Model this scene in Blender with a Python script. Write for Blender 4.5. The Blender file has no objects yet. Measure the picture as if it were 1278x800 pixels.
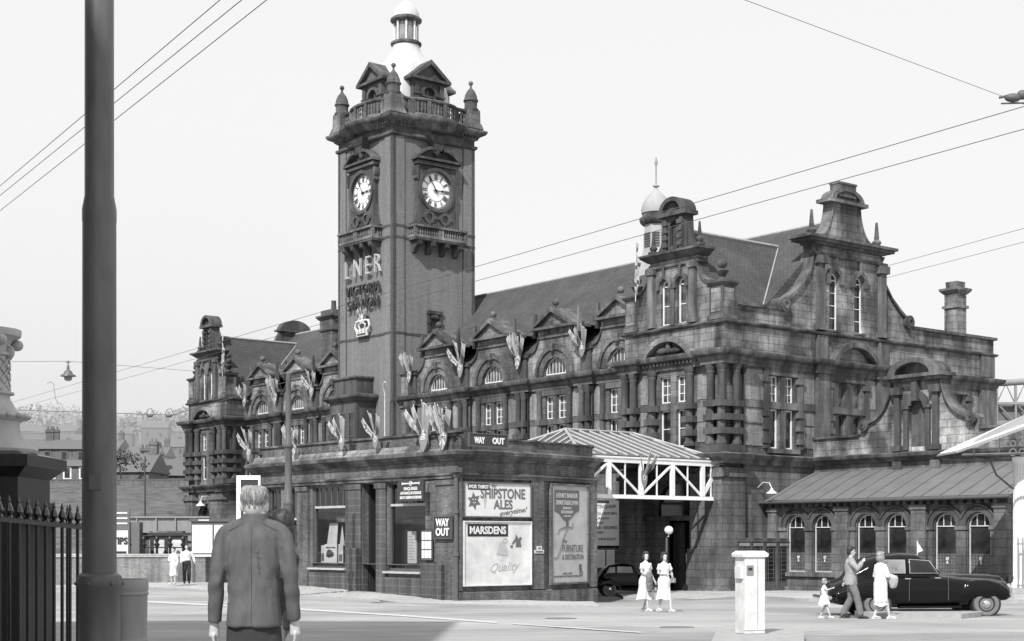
SUN, SKY_K, SKY_ADD, SKY_MAX = 5.2, .9, 7.6, 9.6
import bpy, bmesh, math, random
from mathutils import Vector, Matrix, geometry, noise
random.seed(7)
PI = math.pi
scene = bpy.context.scene
COL = scene.collection
F_PX, CX_PX, HY_PX, EYE = 1878.0, 639.0, 675.0, 2.5

# ------------------------------------------------------------------ materials (the photograph is monochrome, so every colour is a grey)
def nt(name):
    m = bpy.data.materials.new(name); m.use_nodes = True
    t = m.node_tree; b = t.nodes['Principled BSDF']
    return m, t, b
def N(t, kind, **kw):
    n = t.nodes.new(kind)
    for k, v in kw.items():
        if k in n.inputs: n.inputs[k].default_value = v
        else: setattr(n, k, v)
    return n
def g4(v): return (v, v, v, 1)
def ramp(t, src, stops):
    r = t.nodes.new('ShaderNodeValToRGB'); e = r.color_ramp.elements
    e[0].position, e[0].color = stops[0][0], g4(stops[0][1])
    e[1].position, e[1].color = stops[-1][0], g4(stops[-1][1])
    for p, v in stops[1:-1]:
        x = e.new(p); x.color = g4(v)
    t.links.new(src, r.inputs[0]); return r.outputs[0]
def mixc(t, a, b, fac, mode='MIX'):
    n = t.nodes.new('ShaderNodeMix'); n.data_type = 'RGBA'; n.blend_type = mode
    for i, val in ((0, fac), (6, a), (7, b)):
        if hasattr(val, 'is_output'): t.links.new(val, n.inputs[i])
        else: n.inputs[i].default_value = val if i == 0 else g4(val)
    return n.outputs[2]
def plain(name, v, rough=.7, metal=0., var=.12, scale=6., bump=.0, stretch=(1, 1, 1), coat=0.):
    m, t, b = nt(name)
    tc = t.nodes.new('ShaderNodeTexCoord'); mp = N(t, 'ShaderNodeMapping'); mp.inputs['Scale'].default_value = stretch
    t.links.new(tc.outputs['Object'], mp.inputs[0])
    no = N(t, 'ShaderNodeTexNoise', Scale=scale, Detail=6., Roughness=.6); t.links.new(mp.outputs[0], no.inputs['Vector'])
    c = ramp(t, no.outputs[0], [(.3, v * (1 - var)), (.7, v * (1 + var))])
    t.links.new(c, b.inputs['Base Color'])
    b.inputs['Roughness'].default_value = rough; b.inputs['Metallic'].default_value = metal
    b.inputs['Coat Weight'].default_value = coat; b.inputs['Coat Roughness'].default_value = .08
    if bump:
        bp = N(t, 'ShaderNodeBump', Strength=bump, Distance=.02); t.links.new(no.outputs[0], bp.inputs['Height']); t.links.new(bp.outputs[0], b.inputs['Normal'])
    return m
def masonry(name, dark, light, bw, bh, mortar_v, mortar=.012, lo=.42, hi=.62, streak=.35, nscale=.45, blockvar=.25, rough=.9, bump=.35, offset=.5, runs_=.35):
    """coursed blocks on the UV map (metres) under weather staining that runs down the wall"""
    m, t, b = nt(name)
    uv = t.nodes.new('ShaderNodeUVMap'); tc = t.nodes.new('ShaderNodeTexCoord')
    br = N(t, 'ShaderNodeTexBrick', Scale=1.0)
    br.inputs['Color1'].default_value = g4(1.); br.inputs['Color2'].default_value = g4(1 - blockvar); br.inputs['Mortar'].default_value = g4(mortar_v)
    br.inputs['Brick Width'].default_value = bw; br.inputs['Row Height'].default_value = bh; br.inputs['Mortar Size'].default_value = mortar
    br.inputs['Mortar Smooth'].default_value = .2; br.offset = offset
    t.links.new(uv.outputs[0], br.inputs['Vector'])
    mp = N(t, 'ShaderNodeMapping'); mp.inputs['Scale'].default_value = (1, 1, streak); t.links.new(tc.outputs['Object'], mp.inputs[0])
    n1 = N(t, 'ShaderNodeTexNoise', Scale=nscale, Detail=7., Roughness=.62); t.links.new(mp.outputs[0], n1.inputs['Vector'])
    n2 = N(t, 'ShaderNodeTexNoise', Scale=9., Detail=5., Roughness=.7); t.links.new(tc.outputs['Object'], n2.inputs['Vector'])
    stain = ramp(t, n1.outputs[0], [(lo, dark), ((lo + hi) / 2, dark * .55 + light * .45), (hi, light)])
    fine = ramp(t, n2.outputs[0], [(.3, .78), (.7, 1.18)])
    mp2 = N(t, 'ShaderNodeMapping'); mp2.inputs['Scale'].default_value = (1, 1, .09); t.links.new(tc.outputs['Object'], mp2.inputs[0])
    n4 = N(t, 'ShaderNodeTexNoise', Scale=2.6, Detail=5., Roughness=.6); t.links.new(mp2.outputs[0], n4.inputs['Vector'])
    runs = ramp(t, n4.outputs[0], [(.36, 1 - runs_), (.55, 1.), (.72, 1 + runs_ * .5)])
    c = mixc(t, stain, br.outputs[0], 1., 'MULTIPLY'); c = mixc(t, c, fine, 1., 'MULTIPLY'); c = mixc(t, c, runs, 1., 'MULTIPLY')
    t.links.new(c, b.inputs['Base Color']); b.inputs['Roughness'].default_value = rough; b.inputs['Specular IOR Level'].default_value = .3
    s = N(t, 'ShaderNodeMath', operation='SUBTRACT'); t.links.new(n2.outputs[0], s.inputs[0]); t.links.new(br.outputs['Fac'], s.inputs[1])
    bp = N(t, 'ShaderNodeBump', Strength=bump, Distance=.03); t.links.new(s.outputs[0], bp.inputs['Height']); t.links.new(bp.outputs[0], b.inputs['Normal'])
    return m
def glassy(name, v, rough=.06, lo=.0, spec=.6):
    m, t, b = nt(name)
    tc = t.nodes.new('ShaderNodeTexCoord'); no = N(t, 'ShaderNodeTexNoise', Scale=1.1, Detail=3.); t.links.new(tc.outputs['Object'], no.inputs['Vector'])
    t.links.new(ramp(t, no.outputs[0], [(.35, lo or v * .4), (.65, v * 1.6)]), b.inputs['Base Color'])
    b.inputs['Roughness'].default_value = rough; b.inputs['Specular IOR Level'].default_value = spec
    bp = N(t, 'ShaderNodeBump', Strength=.05, Distance=.05); t.links.new(no.outputs[0], bp.inputs['Height']); t.links.new(bp.outputs[0], b.inputs['Normal'])
    return m
def clear_glass(name):
    m = bpy.data.materials.new(name); m.use_nodes = True; t = m.node_tree; t.nodes.clear()
    o = t.nodes.new('ShaderNodeOutputMaterial'); tr = t.nodes.new('ShaderNodeBsdfTransparent'); gl = t.nodes.new('ShaderNodeBsdfGlossy'); mx = t.nodes.new('ShaderNodeMixShader')
    tr.inputs[0].default_value = g4(.82); gl.inputs['Roughness'].default_value = .02; gl.inputs[0].default_value = g4(.9)
    lw = N(t, 'ShaderNodeLayerWeight', Blend=.5); pw = N(t, 'ShaderNodeMath', operation='POWER'); t.links.new(lw.outputs['Facing'], pw.inputs[0]); pw.inputs[1].default_value = 3.
    ma = N(t, 'ShaderNodeMath', operation='MULTIPLY_ADD'); t.links.new(pw.outputs[0], ma.inputs[0]); ma.inputs[1].default_value = .7; ma.inputs[2].default_value = .06; t.links.new(ma.outputs[0], mx.inputs[0]); t.links.new(tr.outputs[0], mx.inputs[1]); t.links.new(gl.outputs[0], mx.inputs[2]); t.links.new(mx.outputs[0], o.inputs[0])
    return m
def asphalt(name, v, patch=.25):
    m, t, b = nt(name)
    tc = t.nodes.new('ShaderNodeTexCoord')
    n0 = N(t, 'ShaderNodeTexNoise', Scale=.18, Detail=5., Roughness=.6); n1 = N(t, 'ShaderNodeTexNoise', Scale=40., Detail=3.)
    mp = N(t, 'ShaderNodeMapping'); mp.inputs['Scale'].default_value = (.06, 1.0, 1); mp.inputs['Rotation'].default_value = (0, 0, .35)
    t.links.new(tc.outputs['Object'], mp.inputs[0]); n3 = N(t, 'ShaderNodeTexNoise', Scale=1.2, Detail=4.); t.links.new(mp.outputs[0], n3.inputs['Vector'])
    t.links.new(tc.outputs['Object'], n0.inputs['Vector']); t.links.new(tc.outputs['Object'], n1.inputs['Vector'])
    c = mixc(t, ramp(t, n0.outputs[0], [(.3, v * (1 - patch)), (.7, v * (1 + patch))]), ramp(t, n1.outputs[0], [(.3, .8), (.7, 1.2)]), 1., 'MULTIPLY')
    c = mixc(t, c, ramp(t, n3.outputs[0], [(.35, .86), (.6, 1.08)]), 1., 'MULTIPLY')
    vo = N(t, 'ShaderNodeTexVoronoi', Scale=.16); t.links.new(tc.outputs['Object'], vo.inputs['Vector']); vb = t.nodes.new('ShaderNodeRGBToBW'); t.links.new(vo.outputs['Color'], vb.inputs[0])
    c = mixc(t, c, ramp(t, vb.outputs[0], [(.2, .86), (.5, 1.), (.8, 1.06)]), 1., 'MULTIPLY')
    n5 = N(t, 'ShaderNodeTexNoise', Scale=.9, Detail=6., Roughness=.7); t.links.new(tc.outputs['Object'], n5.inputs['Vector'])
    c = mixc(t, c, ramp(t, n5.outputs[0], [(.3, .7), (.38, .97), (.7, 1.04)]), 1., 'MULTIPLY')
    t.links.new(c, b.inputs['Base Color']); b.inputs['Roughness'].default_value = .85
    bp = N(t, 'ShaderNodeBump', Strength=.3, Distance=.01); t.links.new(n1.outputs[0], bp.inputs['Height']); t.links.new(bp.outputs[0], b.inputs['Normal'])
    return m

M = {}
M['stone'] = masonry('sooty_ashlar', .098, .28, .8, .37, .45, mortar=.016, lo=.4, hi=.68, streak=.8, blockvar=.22)
M['stone_patchy'] = masonry('rain_washed_ashlar', .088, .5, .8, .37, .42, mortar=.016, lo=.42, hi=.72, nscale=.45, streak=.85, blockvar=.16)
M['stone_wing'] = masonry('rain_bleached_ashlar', .085, .62, .8, .37, .45, mortar=.018, lo=.38, hi=.62, nscale=.5, streak=.7, blockvar=.2)
M['stone_trim'] = masonry('soot_blackened_mouldings', .062, .2, 1.1, 3., .8, mortar=.006, lo=.4, hi=.66, nscale=.9, blockvar=.1)
M['stone_dark'] = masonry('soot_black_columns', .055, .15, 1.6, .5, .7, mortar=.006, lo=.38, hi=.7, nscale=.8, blockvar=.1)
M['brick_pale'] = masonry('pale_brick_panel', .2, .34, .23, .076, .7, mortar=.008, lo=.35, hi=.65, nscale=.9, bump=.2)
M['brick_tower'] = masonry('tower_brick', .185, .24, .23, .076, .75, mortar=.007, lo=.3, hi=.7, streak=.15, nscale=.35, bump=.2, blockvar=.18, runs_=.14)
M['brick_tower_band'] = masonry('tower_brick_band', .08, .11, .23, .076, .8, mortar=.007, bump=.2)
M['brick_mid'] = masonry('entrance_brick', .11, .25, .23, .076, .6, mortar=.009, lo=.35, hi=.65, nscale=.6, bump=.3, blockvar=.4)
M['tile_glazed'] = masonry('glazed_wall_tile', .08, .12, .46, .31, 2.2, mortar=.008, rough=.28, bump=.08, blockvar=.2, offset=0)
M['slate'] = masonry('roof_tile', .065, .1, .27, .2, .5, mortar=.014, lo=.3, hi=.7, streak=1, nscale=.5, bump=.3, blockvar=.14, runs_=.12)
M['ridge'] = plain('ridge_tile', .3, var=.2)
M['lead'] = plain('lead_white_dome', .52, .5, var=.14, scale=2, stretch=(1, 1, .2))
M['lead_grey'] = plain('weathered_lead', .34, .6, var=.2, scale=1.5, stretch=(1, 1, .3))
M['zinc_pale'] = plain('pale_sheet_roof', .3, .5, var=.25, scale=2.5, stretch=(.4, 3, 1))
M['zinc'] = plain('zinc_sheet_roof', .15, .55, var=.14, scale=1.2, bump=.1)
M['white'] = plain('white_paint', .78, .5, var=.06, scale=3)
M['white_old'] = plain('worn_white_paint', .62, .6, var=.16, scale=4)
M['frame_dark'] = plain('dark_window_paint', .09, .5)
M['black'] = plain('black_iron_paint', .018, .32, var=.3, scale=12, bump=.1)
M['black_gloss'] = plain('black_gloss_paint', .012, .12, var=.1, coat=.8)
M['car_black'] = plain('car_black_enamel', .004, .16, var=.1, scale=2)
M['car_black'].node_tree.nodes['Principled BSDF'].inputs['Specular IOR Level'].default_value = .28
M['glass_pale'] = glassy('pale_painted_glass', .22, lo=.16, rough=.12)  # pale base colour stands in for sky reflected in the car windows
M['chrome'] = plain('bright_metal', .75, .15, 1., var=.05)
M['tyre'] = plain('tyre_rubber', .16, .85, var=.2)
M['grey_paint'] = plain('mid_grey_pole_paint', .10, .42, var=.3, scale=4.5, stretch=(1, 1, .3), bump=.16)
M['bin_grey'] = plain('pale_grey_bin_paint', .25, .4, var=.15, scale=5, stretch=(1, 1, .3))
M['bin_paint'] = plain('grey_bin_paint', .24, .42, var=.12, scale=4, stretch=(1, 1, .3))
M['glass'] = glassy('dark_window_glass', .025)
M['glass_mid'] = glassy('curtained_window_glass', .10, lo=.03)
M['glass_roof'] = plain('dusty_roof_glazing', .11, .35, var=.2, scale=1)
M['glass_clear'] = clear_glass('clear_glass')
M['etched'] = masonry('leaded_light_glass', .16, .22, .14, .14, .25, mortar=.012, rough=.3, bump=0, offset=0)
M['dial'] = plain('white_clock_dial', .82, .4, var=.02)
M['ink'] = plain('black_lettering', .02, .6)
M['ink_grey'] = plain('grey_lettering', .12, .6)
M['soft_ink'] = plain('faded_lettering', .42, .7)
M['paper'] = plain('white_paper', .64, .7, var=.05)
M['paper_mid'] = plain('pale_grey_poster', .42, .6, var=.16, scale=1.5)
M['paper_aged'] = plain('weathered_poster', .6, .6, var=.24, scale=1.3)
M['sign_dark'] = plain('dark_sign_paint', .04, .4)
M['shield_mid'] = plain('shield_paint', .22, .6, var=.2)
M['cloth_white'] = plain('white_bunting_cloth', .36, .8, var=.1)
M['cloth_mid'] = plain('grey_bunting_cloth', .22, .85)
M['cloth_dark'] = plain('dark_bunting_cloth', .06, .85)
M['skin'] = plain('skin', .5, .5, var=.05)
M['hair_dark'] = plain('dark_hair', .025, .5, var=.5, scale=30, bump=.4)
M['wire'] = plain('overhead_wire_metal', .1, .6)
M['asphalt'] = asphalt('road_asphalt', .30)
M['paving'] = masonry('pavement_flags', .38, .5, .9, .6, .6, mortar=.014, lo=.3, hi=.7, streak=1, nscale=.4, bump=.1, blockvar=.14, runs_=.1)
M['kerb'] = plain('granite_kerb', .32, .8, var=.15)
M['marking'] = plain('road_line_paint', .5, .7, var=.2, scale=8)
M['far_wall'] = masonry('distant_brick', .15, .2, .4, .15, .9)
M['far_roof'] = plain('distant_slate', .12, .8)
M['earth'] = plain('rough_embankment', .085, .95, var=.6, scale=.9, bump=.5)
M['hill'] = plain('haze_paled_hillside', .27, 1., var=.22, scale=.03)  # distance haze is put into the pale base colour
M['leaf_far'] = plain('haze_paled_foliage', .30, .9, var=.3, scale=.4)  # leaf colour lightened to stand in for haze over distance
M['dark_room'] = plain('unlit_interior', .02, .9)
M['wood'] = plain('dark_stained_wood', .05, .45, var=.3, scale=3, stretch=(3, 3, .3))
M['monument'] = plain('painted_cast_column', .40, .6, var=.16, scale=5, bump=.2)

# ------------------------------------------------------------------ mesh builder
EACH = {'brick_bands': 'brick_band', 'pedestal_panel': 'pedestal_panel', 'roof_framing': 'roof_framing', 'column_ornament': 'column_ornament', 'tympanum_arch': 'tympanum_arch', 'step': 'step', 'banded_columns': 'column', 'columns': 'column', 'pier_columns': 'paired_column', 'brick_panel': 'brick_panel', 'obelisk_finials': 'obelisk', 'finials': 'finial', 'pedestal': 'pedestal', 'urn': 'urn',
        'rusticated_blocks': 'rusticated_block', 'pier': 'pier', 'corner_pilasters': 'corner_pilaster', 'consoles': 'console', 'coping': 'coping', 'side_mouldings': 'moulding', 'gable_mouldings': 'gable_moulding', 'gable_crown': 'gable_crown', 'gable_wall': 'gable_wall',
        'lantern_columns': 'lantern_column', 'lantern': 'lantern', 'oculi': 'oculus', 'pilaster': 'pilaster', 'window_sill': 'window_sill', 'notice': 'notice', 'bracket': 'bracket', 'arch_moulding': 'arch_moulding', 'leaded_motif': 'leaded_motif', 'niche': 'niche', 'parapet': 'parapet',
        'stone_bollard_pier': 'pier', 'tiled_dado': 'tiled_dado', 'flat_roof': 'flat_roof', 'rear_wall': 'rear_wall', 'attic_string': 'string_course', 'cornice': 'cornice', 'lower_cornice': 'lower_cornice', 'balcony_brackets': 'balcony_bracket', 'oriel': 'oriel', 'corner_wall': 'corner_wall',
        'door': 'door', 'door_recess': 'door_recess', 'fanlight_bars': 'fanlight_bar', 'window_surround': 'window_surround', 'pediment': 'pediment', 'band_course': 'band_course', 'weathering': 'weathering', 'arcade_wall': 'arcade_wall', 'eaves_brackets': 'eaves_bracket',
        'headlight': 'headlight', 'tail_light': 'tail_light', 'rivets': 'rivet', 'shoes': 'shoe', 'finger_post': 'finger_post', 'ears': 'ear', 'bumper': 'bumper', 'post_collars': 'collar', 'lamp_bracket': 'lamp_bracket', 'door_handle': 'door_handle', 'rail_post': 'rail_post'}
class MB:
    def __init__(s, M_=None):
        s.v = []; s.f = []; s.fm = []; s.M = M_ or Matrix(); s.mi = 0
    def add(s, vs, fs):
        b = len(s.v)
        s.v += [s.M @ Vector(p) for p in vs]
        for f in fs: s.f.append([i + b for i in f]); s.fm.append(s.mi)
        return s
    def box(s, x0, x1, y0, y1, z0, z1):
        return s.add([(x, y, z) for z in (z0, z1) for y in (y0, y1) for x in (x0, x1)],
              [(0, 2, 3, 1), (4, 5, 7, 6), (0, 1, 5, 4), (2, 6, 7, 3), (0, 4, 6, 2), (1, 3, 7, 5)])
    def frustum(s, cx, cy, z0, z1, a0, b0, a1, b1):      # half sizes a (x) and b (y) at bottom / top
        vs = [(cx + i * a, cy + j * b, z) for z, a, b in ((z0, a0, b0), (z1, a1, b1)) for j in (-1, 1) for i in (-1, 1)]
        return s.add(vs, [(0, 2, 3, 1), (4, 5, 7, 6), (0, 1, 5, 4), (2, 6, 7, 3), (0, 4, 6, 2), (1, 3, 7, 5)])
    def prism(s, poly, y0, y1):                          # polygon (u, z) extruded in depth
        n = len(poly)
        vs = [(u, y0, z) for u, z in poly] + [(u, y1, z) for u, z in poly]
        tri = geometry.tessellate_polygon([[Vector((u, z, 0)) for u, z in poly]])
        fs = [tuple(t) for t in tri] + [tuple(i + n for i in reversed(t)) for t in tri]
        fs += [(i, (i + 1) % n, (i + 1) % n + n, i + n) for i in range(n)]
        return s.add(vs, fs)
    def plan(s, poly, z0, z1):                           # polygon (x, y) extruded upwards
        n = len(poly)
        vs = [(x, y, z0) for x, y in poly] + [(x, y, z1) for x, y in poly]
        tri = geometry.tessellate_polygon([[Vector((x, y, 0)) for x, y in poly]])
        fs = [tuple(t) for t in tri] + [tuple(i + n for i in reversed(t)) for t in tri]
        fs += [(i, (i + 1) % n, (i + 1) % n + n, i + n) for i in range(n)]
        return s.add(vs, fs)
    def wall(s, outline, holes, y=0., reveal=.3, back=None):
        loops = [outline] + holes
        flat = [p for l in loops for p in l]
        tri = geometry.tessellate_polygon([[Vector((u, z, 0)) for u, z in l] for l in loops])
        s.add([(u, y, z) for u, z in flat], [tuple(t) for t in tri])
        for h in holes:
            n = len(h)
            s.add([(u, y, z) for u, z in h] + [(u, y + reveal, z) for u, z in h], [(i, (i + 1) % n, (i + 1) % n + n, i + n) for i in range(n)])
        if back is not None:
            s.add([(u, back, z) for u, z in flat], [tuple(reversed(t)) for t in tri])
            n = len(outline)
            s.add([(u, y, z) for u, z in outline] + [(u, back, z) for u, z in outline], [(i, (i + 1) % n, (i + 1) % n + n, i + n) for i in range(n)])
        return s
    def ring(s, cx, cz, r0, r1, y0, y1, a0=0., a1=PI, n=20, sq=1.):   # solid arch moulding in the wall plane
        vs = []; fs = []
        for i in range(n + 1):
            a = a0 + (a1 - a0) * i / n; c, d = math.cos(a), math.sin(a) * sq
            vs += [(cx + r0 * c, y0, cz + r0 * d), (cx + r1 * c, y0, cz + r1 * d), (cx + r1 * c, y1, cz + r1 * d), (cx + r0 * c, y1, cz + r0 * d)]
        for i in range(n):
            for k in range(4): fs.append((4 * i + k, 4 * i + (k + 1) % 4, 4 * i + 4 + (k + 1) % 4, 4 * i + 4 + k))
        if abs(a1 - a0) < 2 * PI - .01: fs += [(3, 2, 1, 0), (4 * n, 4 * n + 1, 4 * n + 2, 4 * n + 3)]
        return s.add(vs, fs)
    def disc(s, cx, cz, r, y0, y1, n=32):
        return s.prism([(cx + r * math.cos(2 * PI * i / n), cz + r * math.sin(2 * PI * i / n)) for i in range(n)], y0, y1)
    def lathe(s, prof, x=0., y=0., n=12, sq=1.):          # (r, z) profile round a vertical axis
        vs = []; fs = []; k = len(prof)
        for i in range(n):
            a = 2 * PI * (i + .5) / n
            for r, z in prof: vs.append((x + r * math.cos(a), y + r * sq * math.sin(a), z))
        for i in range(n):
            j = (i + 1) % n
            for q in range(k - 1): fs.append((i * k + q, j * k + q, j * k + q + 1, i * k + q + 1))
        fs.append(tuple(i * k for i in reversed(range(n)))); fs.append(tuple(i * k + k - 1 for i in range(n)))
        return s.add(vs, fs)
    def tube(s, pts, rad, n=8, flat=1.):
        pts = [Vector(p) for p in pts]; rad = rad if isinstance(rad, (list, tuple)) else [rad] * len(pts)
        vs = []; fs = []; ref = None
        for i, p in enumerate(pts):
            d = (pts[min(i + 1, len(pts) - 1)] - pts[max(i - 1, 0)]).normalized()
            if ref is None: ref = Vector((0, 0, 1)) if abs(d.z) < .9 else Vector((0, 1, 0))
            a = d.cross(ref).normalized(); b = a.cross(d).normalized(); ref = b
            for k in range(n):
                t = 2 * PI * k / n; vs.append(p + (a * math.cos(t) + b * math.sin(t) * flat) * rad[i])
        for i in range(len(pts) - 1):
            for k in range(n): fs.append((i * n + k, i * n + (k + 1) % n, (i + 1) * n + (k + 1) % n, (i + 1) * n + k))
        fs.append(tuple(reversed(range(n)))); fs.append(tuple((len(pts) - 1) * n + k for k in range(n)))
        return s.add(vs, fs)
    def ball(s, c, rx, ry=None, rz=None, n=12, m=8, R=None):
        ry = ry or rx; rz = rz or rx; vs = []; fs = []; c = Vector(c)
        for i in range(m + 1):
            a = PI * i / m
            for k in range(n):
                b = 2 * PI * k / n; p = Vector((rx * math.sin(a) * math.cos(b), ry * math.sin(a) * math.sin(b), rz * math.cos(a)))
                vs.append(c + (R @ p if R else p))
        for i in range(m):
            for k in range(n): fs.append((i * n + k, (i + 1) * n + k, (i + 1) * n + (k + 1) % n, i * n + (k + 1) % n))
        return s.add(vs, fs)
    def loft(s, rings, n=16, cap=True, power=2.):         # rings: (centre, rx, ry) horizontal ellipses
        vs = []; fs = []
        for c, rx, ry in rings:
            for k in range(n):
                t = 2 * PI * k / n; ct, st = math.cos(t), math.sin(t)
                e = 2. / power
                vs.append((c[0] + rx * math.copysign(abs(ct) ** e, ct), c[1] + ry * math.copysign(abs(st) ** e, st), c[2]))
        for i in range(len(rings) - 1):
            for k in range(n): fs.append((i * n + k, i * n + (k + 1) % n, (i + 1) * n + (k + 1) % n, (i + 1) * n + k))
        if cap: fs.append(tuple(reversed(range(n)))); fs.append(tuple((len(rings) - 1) * n + k for k in range(n)))
        return s.add(vs, fs)
    def sweep(s, path, prof, closed=False):               # profile (out, z) along a plan path; outward = right of travel
        P = [Vector(p) for p in path]; n = len(P); k = len(prof); vs = []; fs = []
        for i in range(n):
            def nrm(a, b): d = (b - a).normalized(); return Vector((d.y, -d.x))
            if closed: n0, n1 = nrm(P[i - 1], P[i]), nrm(P[i], P[(i + 1) % n])
            else: n0 = nrm(P[i - 1], P[i]) if i else nrm(P[0], P[1]); n1 = nrm(P[i], P[i + 1]) if i < n - 1 else n0
            mt = (n0 + n1); L = mt.length; mt = mt / L if L > 1e-6 else n0; sc = 1 / max(.35, mt.dot(n0))
            for o, z in prof: q = P[i] + mt * o * sc; vs.append((q.x, q.y, z))
        for i in range(n if closed else n - 1):
            j = (i + 1) % n
            for q in range(k): fs.append((i * k + q, j * k + q, j * k + (q + 1) % k, i * k + (q + 1) % k))
        if not closed: fs.append(tuple(reversed(range(k)))); fs.append(tuple((n - 1) * k + q for q in range(k)))
        return s.add(vs, fs)
    def mesh(s, name, mats):
        me = bpy.data.meshes.new(name)
        me.from_pydata([tuple(v) for v in s.v], [], s.f); mats = mats if isinstance(mats, (list, tuple)) else [mats]
        for m_ in mats: me.materials.append(m_)
        bm = bmesh.new(); bm.from_mesh(me)
        bm.faces.ensure_lookup_table()
        for f, mi in zip(bm.faces, s.fm): f.material_index = min(mi, len(mats) - 1); f.smooth = True
        bmesh.ops.recalc_face_normals(bm, faces=bm.faces)
        uv = bm.loops.layers.uv.new('UVMap')
        for f in bm.faces:
            nn = f.normal
            if abs(nn.z) > .8: tx = Vector((1, 0, 0)); ty = Vector((0, 1, 0))
            else:
                tx = Vector((-nn.y, nn.x, 0)).normalized(); ty = nn.cross(tx); ty = ty if ty.z > 0 else -ty
            for l in f.loops: l[uv].uv = (l.vert.co.dot(tx), l.vert.co.dot(ty) if abs(nn.z) > .2 else l.vert.co.z)
        bm.to_mesh(me); bm.free()
        me.set_sharp_from_angle(angle=math.radians(38))
        return me
    def pieces(s, gap=.05):
        """one builder per separate piece (solids whose boxes touch stay together)"""
        par = list(range(len(s.v)))
        def find(a):
            while par[a] != a: par[a] = par[par[a]]; a = par[a]
            return a
        for f in s.f:
            r = find(f[0])
            for i in f[1:]: par[find(i)] = r
        box = {}
        for i, v in enumerate(s.v):
            b = box.setdefault(find(i), [Vector(v), Vector(v)])
            for k in range(3): b[0][k] = min(b[0][k], v[k]); b[1][k] = max(b[1][k], v[k])
        cl = [[a, b, {r}] for r, (a, b) in box.items()]; ch = True
        while ch:
            ch = False; i = 0
            while i < len(cl):
                j = i + 1
                while j < len(cl):
                    A, B = cl[i], cl[j]
                    if all(A[0][k] - gap <= B[1][k] and B[0][k] - gap <= A[1][k] for k in range(3)):
                        for k in range(3): A[0][k] = min(A[0][k], B[0][k]); A[1][k] = max(A[1][k], B[1][k])
                        A[2] |= B[2]; cl.pop(j); ch = True
                    else: j += 1
                i += 1
        if len(cl) == 1: return [s]
        own = {}
        for q, c in enumerate(cl):
            for r in c[2]: own[r] = q
        out = [MB() for _ in cl]; mp = {}
        for i, v in enumerate(s.v): q = own[find(i)]; mp[i] = len(out[q].v); out[q].v.append(v)
        for f, m_ in zip(s.f, s.fm): q = own[find(f[0])]; out[q].f.append([mp[i] for i in f]); out[q].fm.append(m_)
        return out
    def build(s, name, mats, parent=None, loc=None, rz=None):
        if name in EACH and parent is not None:
            ps = s.pieces(); nm = EACH[name]
            return [link(nm, p.mesh(nm, mats), parent, loc, rz) for p in ps][0]
        return link(name, s.mesh(name, mats), parent, loc, rz)
def link(name, me, parent=None, loc=None, rz=None):
    o = bpy.data.objects.new(name, me); COL.objects.link(o)
    if parent: o.parent = parent
    if loc is not None: o.location = loc
    if rz is not None: o.rotation_euler = (0, 0, rz)
    return o
def tag(o, label, cat, group=None, kind=None):
    if label: o['label'] = label
    if cat: o['category'] = cat
    if group: o['group'] = group
    if kind: o['kind'] = kind
    return o
def thing(name, label, cat, loc=(0, 0, 0), rz=0., group=None):
    o = bpy.data.objects.new(name, None); COL.objects.link(o); o.empty_display_size = .3
    o.location = loc; o.rotation_euler = (0, 0, rz)
    return tag(o, label, cat, group)
def copy_tree(o, parent=None):
    c = o.copy(); COL.objects.link(c); c.parent = parent
    for ch in list(o.children): copy_tree(ch, c)
    return c
def structure(name, mb, mats):
    return tag(mb.build(name, mats), None, None, None, 'structure')
def arch(c, w, z0, zs, n=14, sq=1.):                      # opening outline: straight jambs, round head
    r = w / 2
    return [(c - r, z0), (c + r, z0)] + [(c + r * math.cos(PI * i / n), zs + r * sq * math.sin(PI * i / n)) for i in range(n + 1)]
def rect(u0, u1, z0, z1): return [(u0, z0), (u1, z0), (u1, z1), (u0, z1)]
def curve_in(x0, z0, x1, z1, n=8):                        # concave sweep: steep at (x0, z0), flat at (x1, z1)
    return [(x0 + (x1 - x0) * (1 - math.cos(PI / 2 * i / n)), z0 + (z1 - z0) * math.sin(PI / 2 * i / n)) for i in range(n + 1)]
RZ90 = Matrix.Rotation(PI / 2, 4, 'Z')
def TR(x, y, z=0.): return Matrix.Translation((x, y, z))

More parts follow.
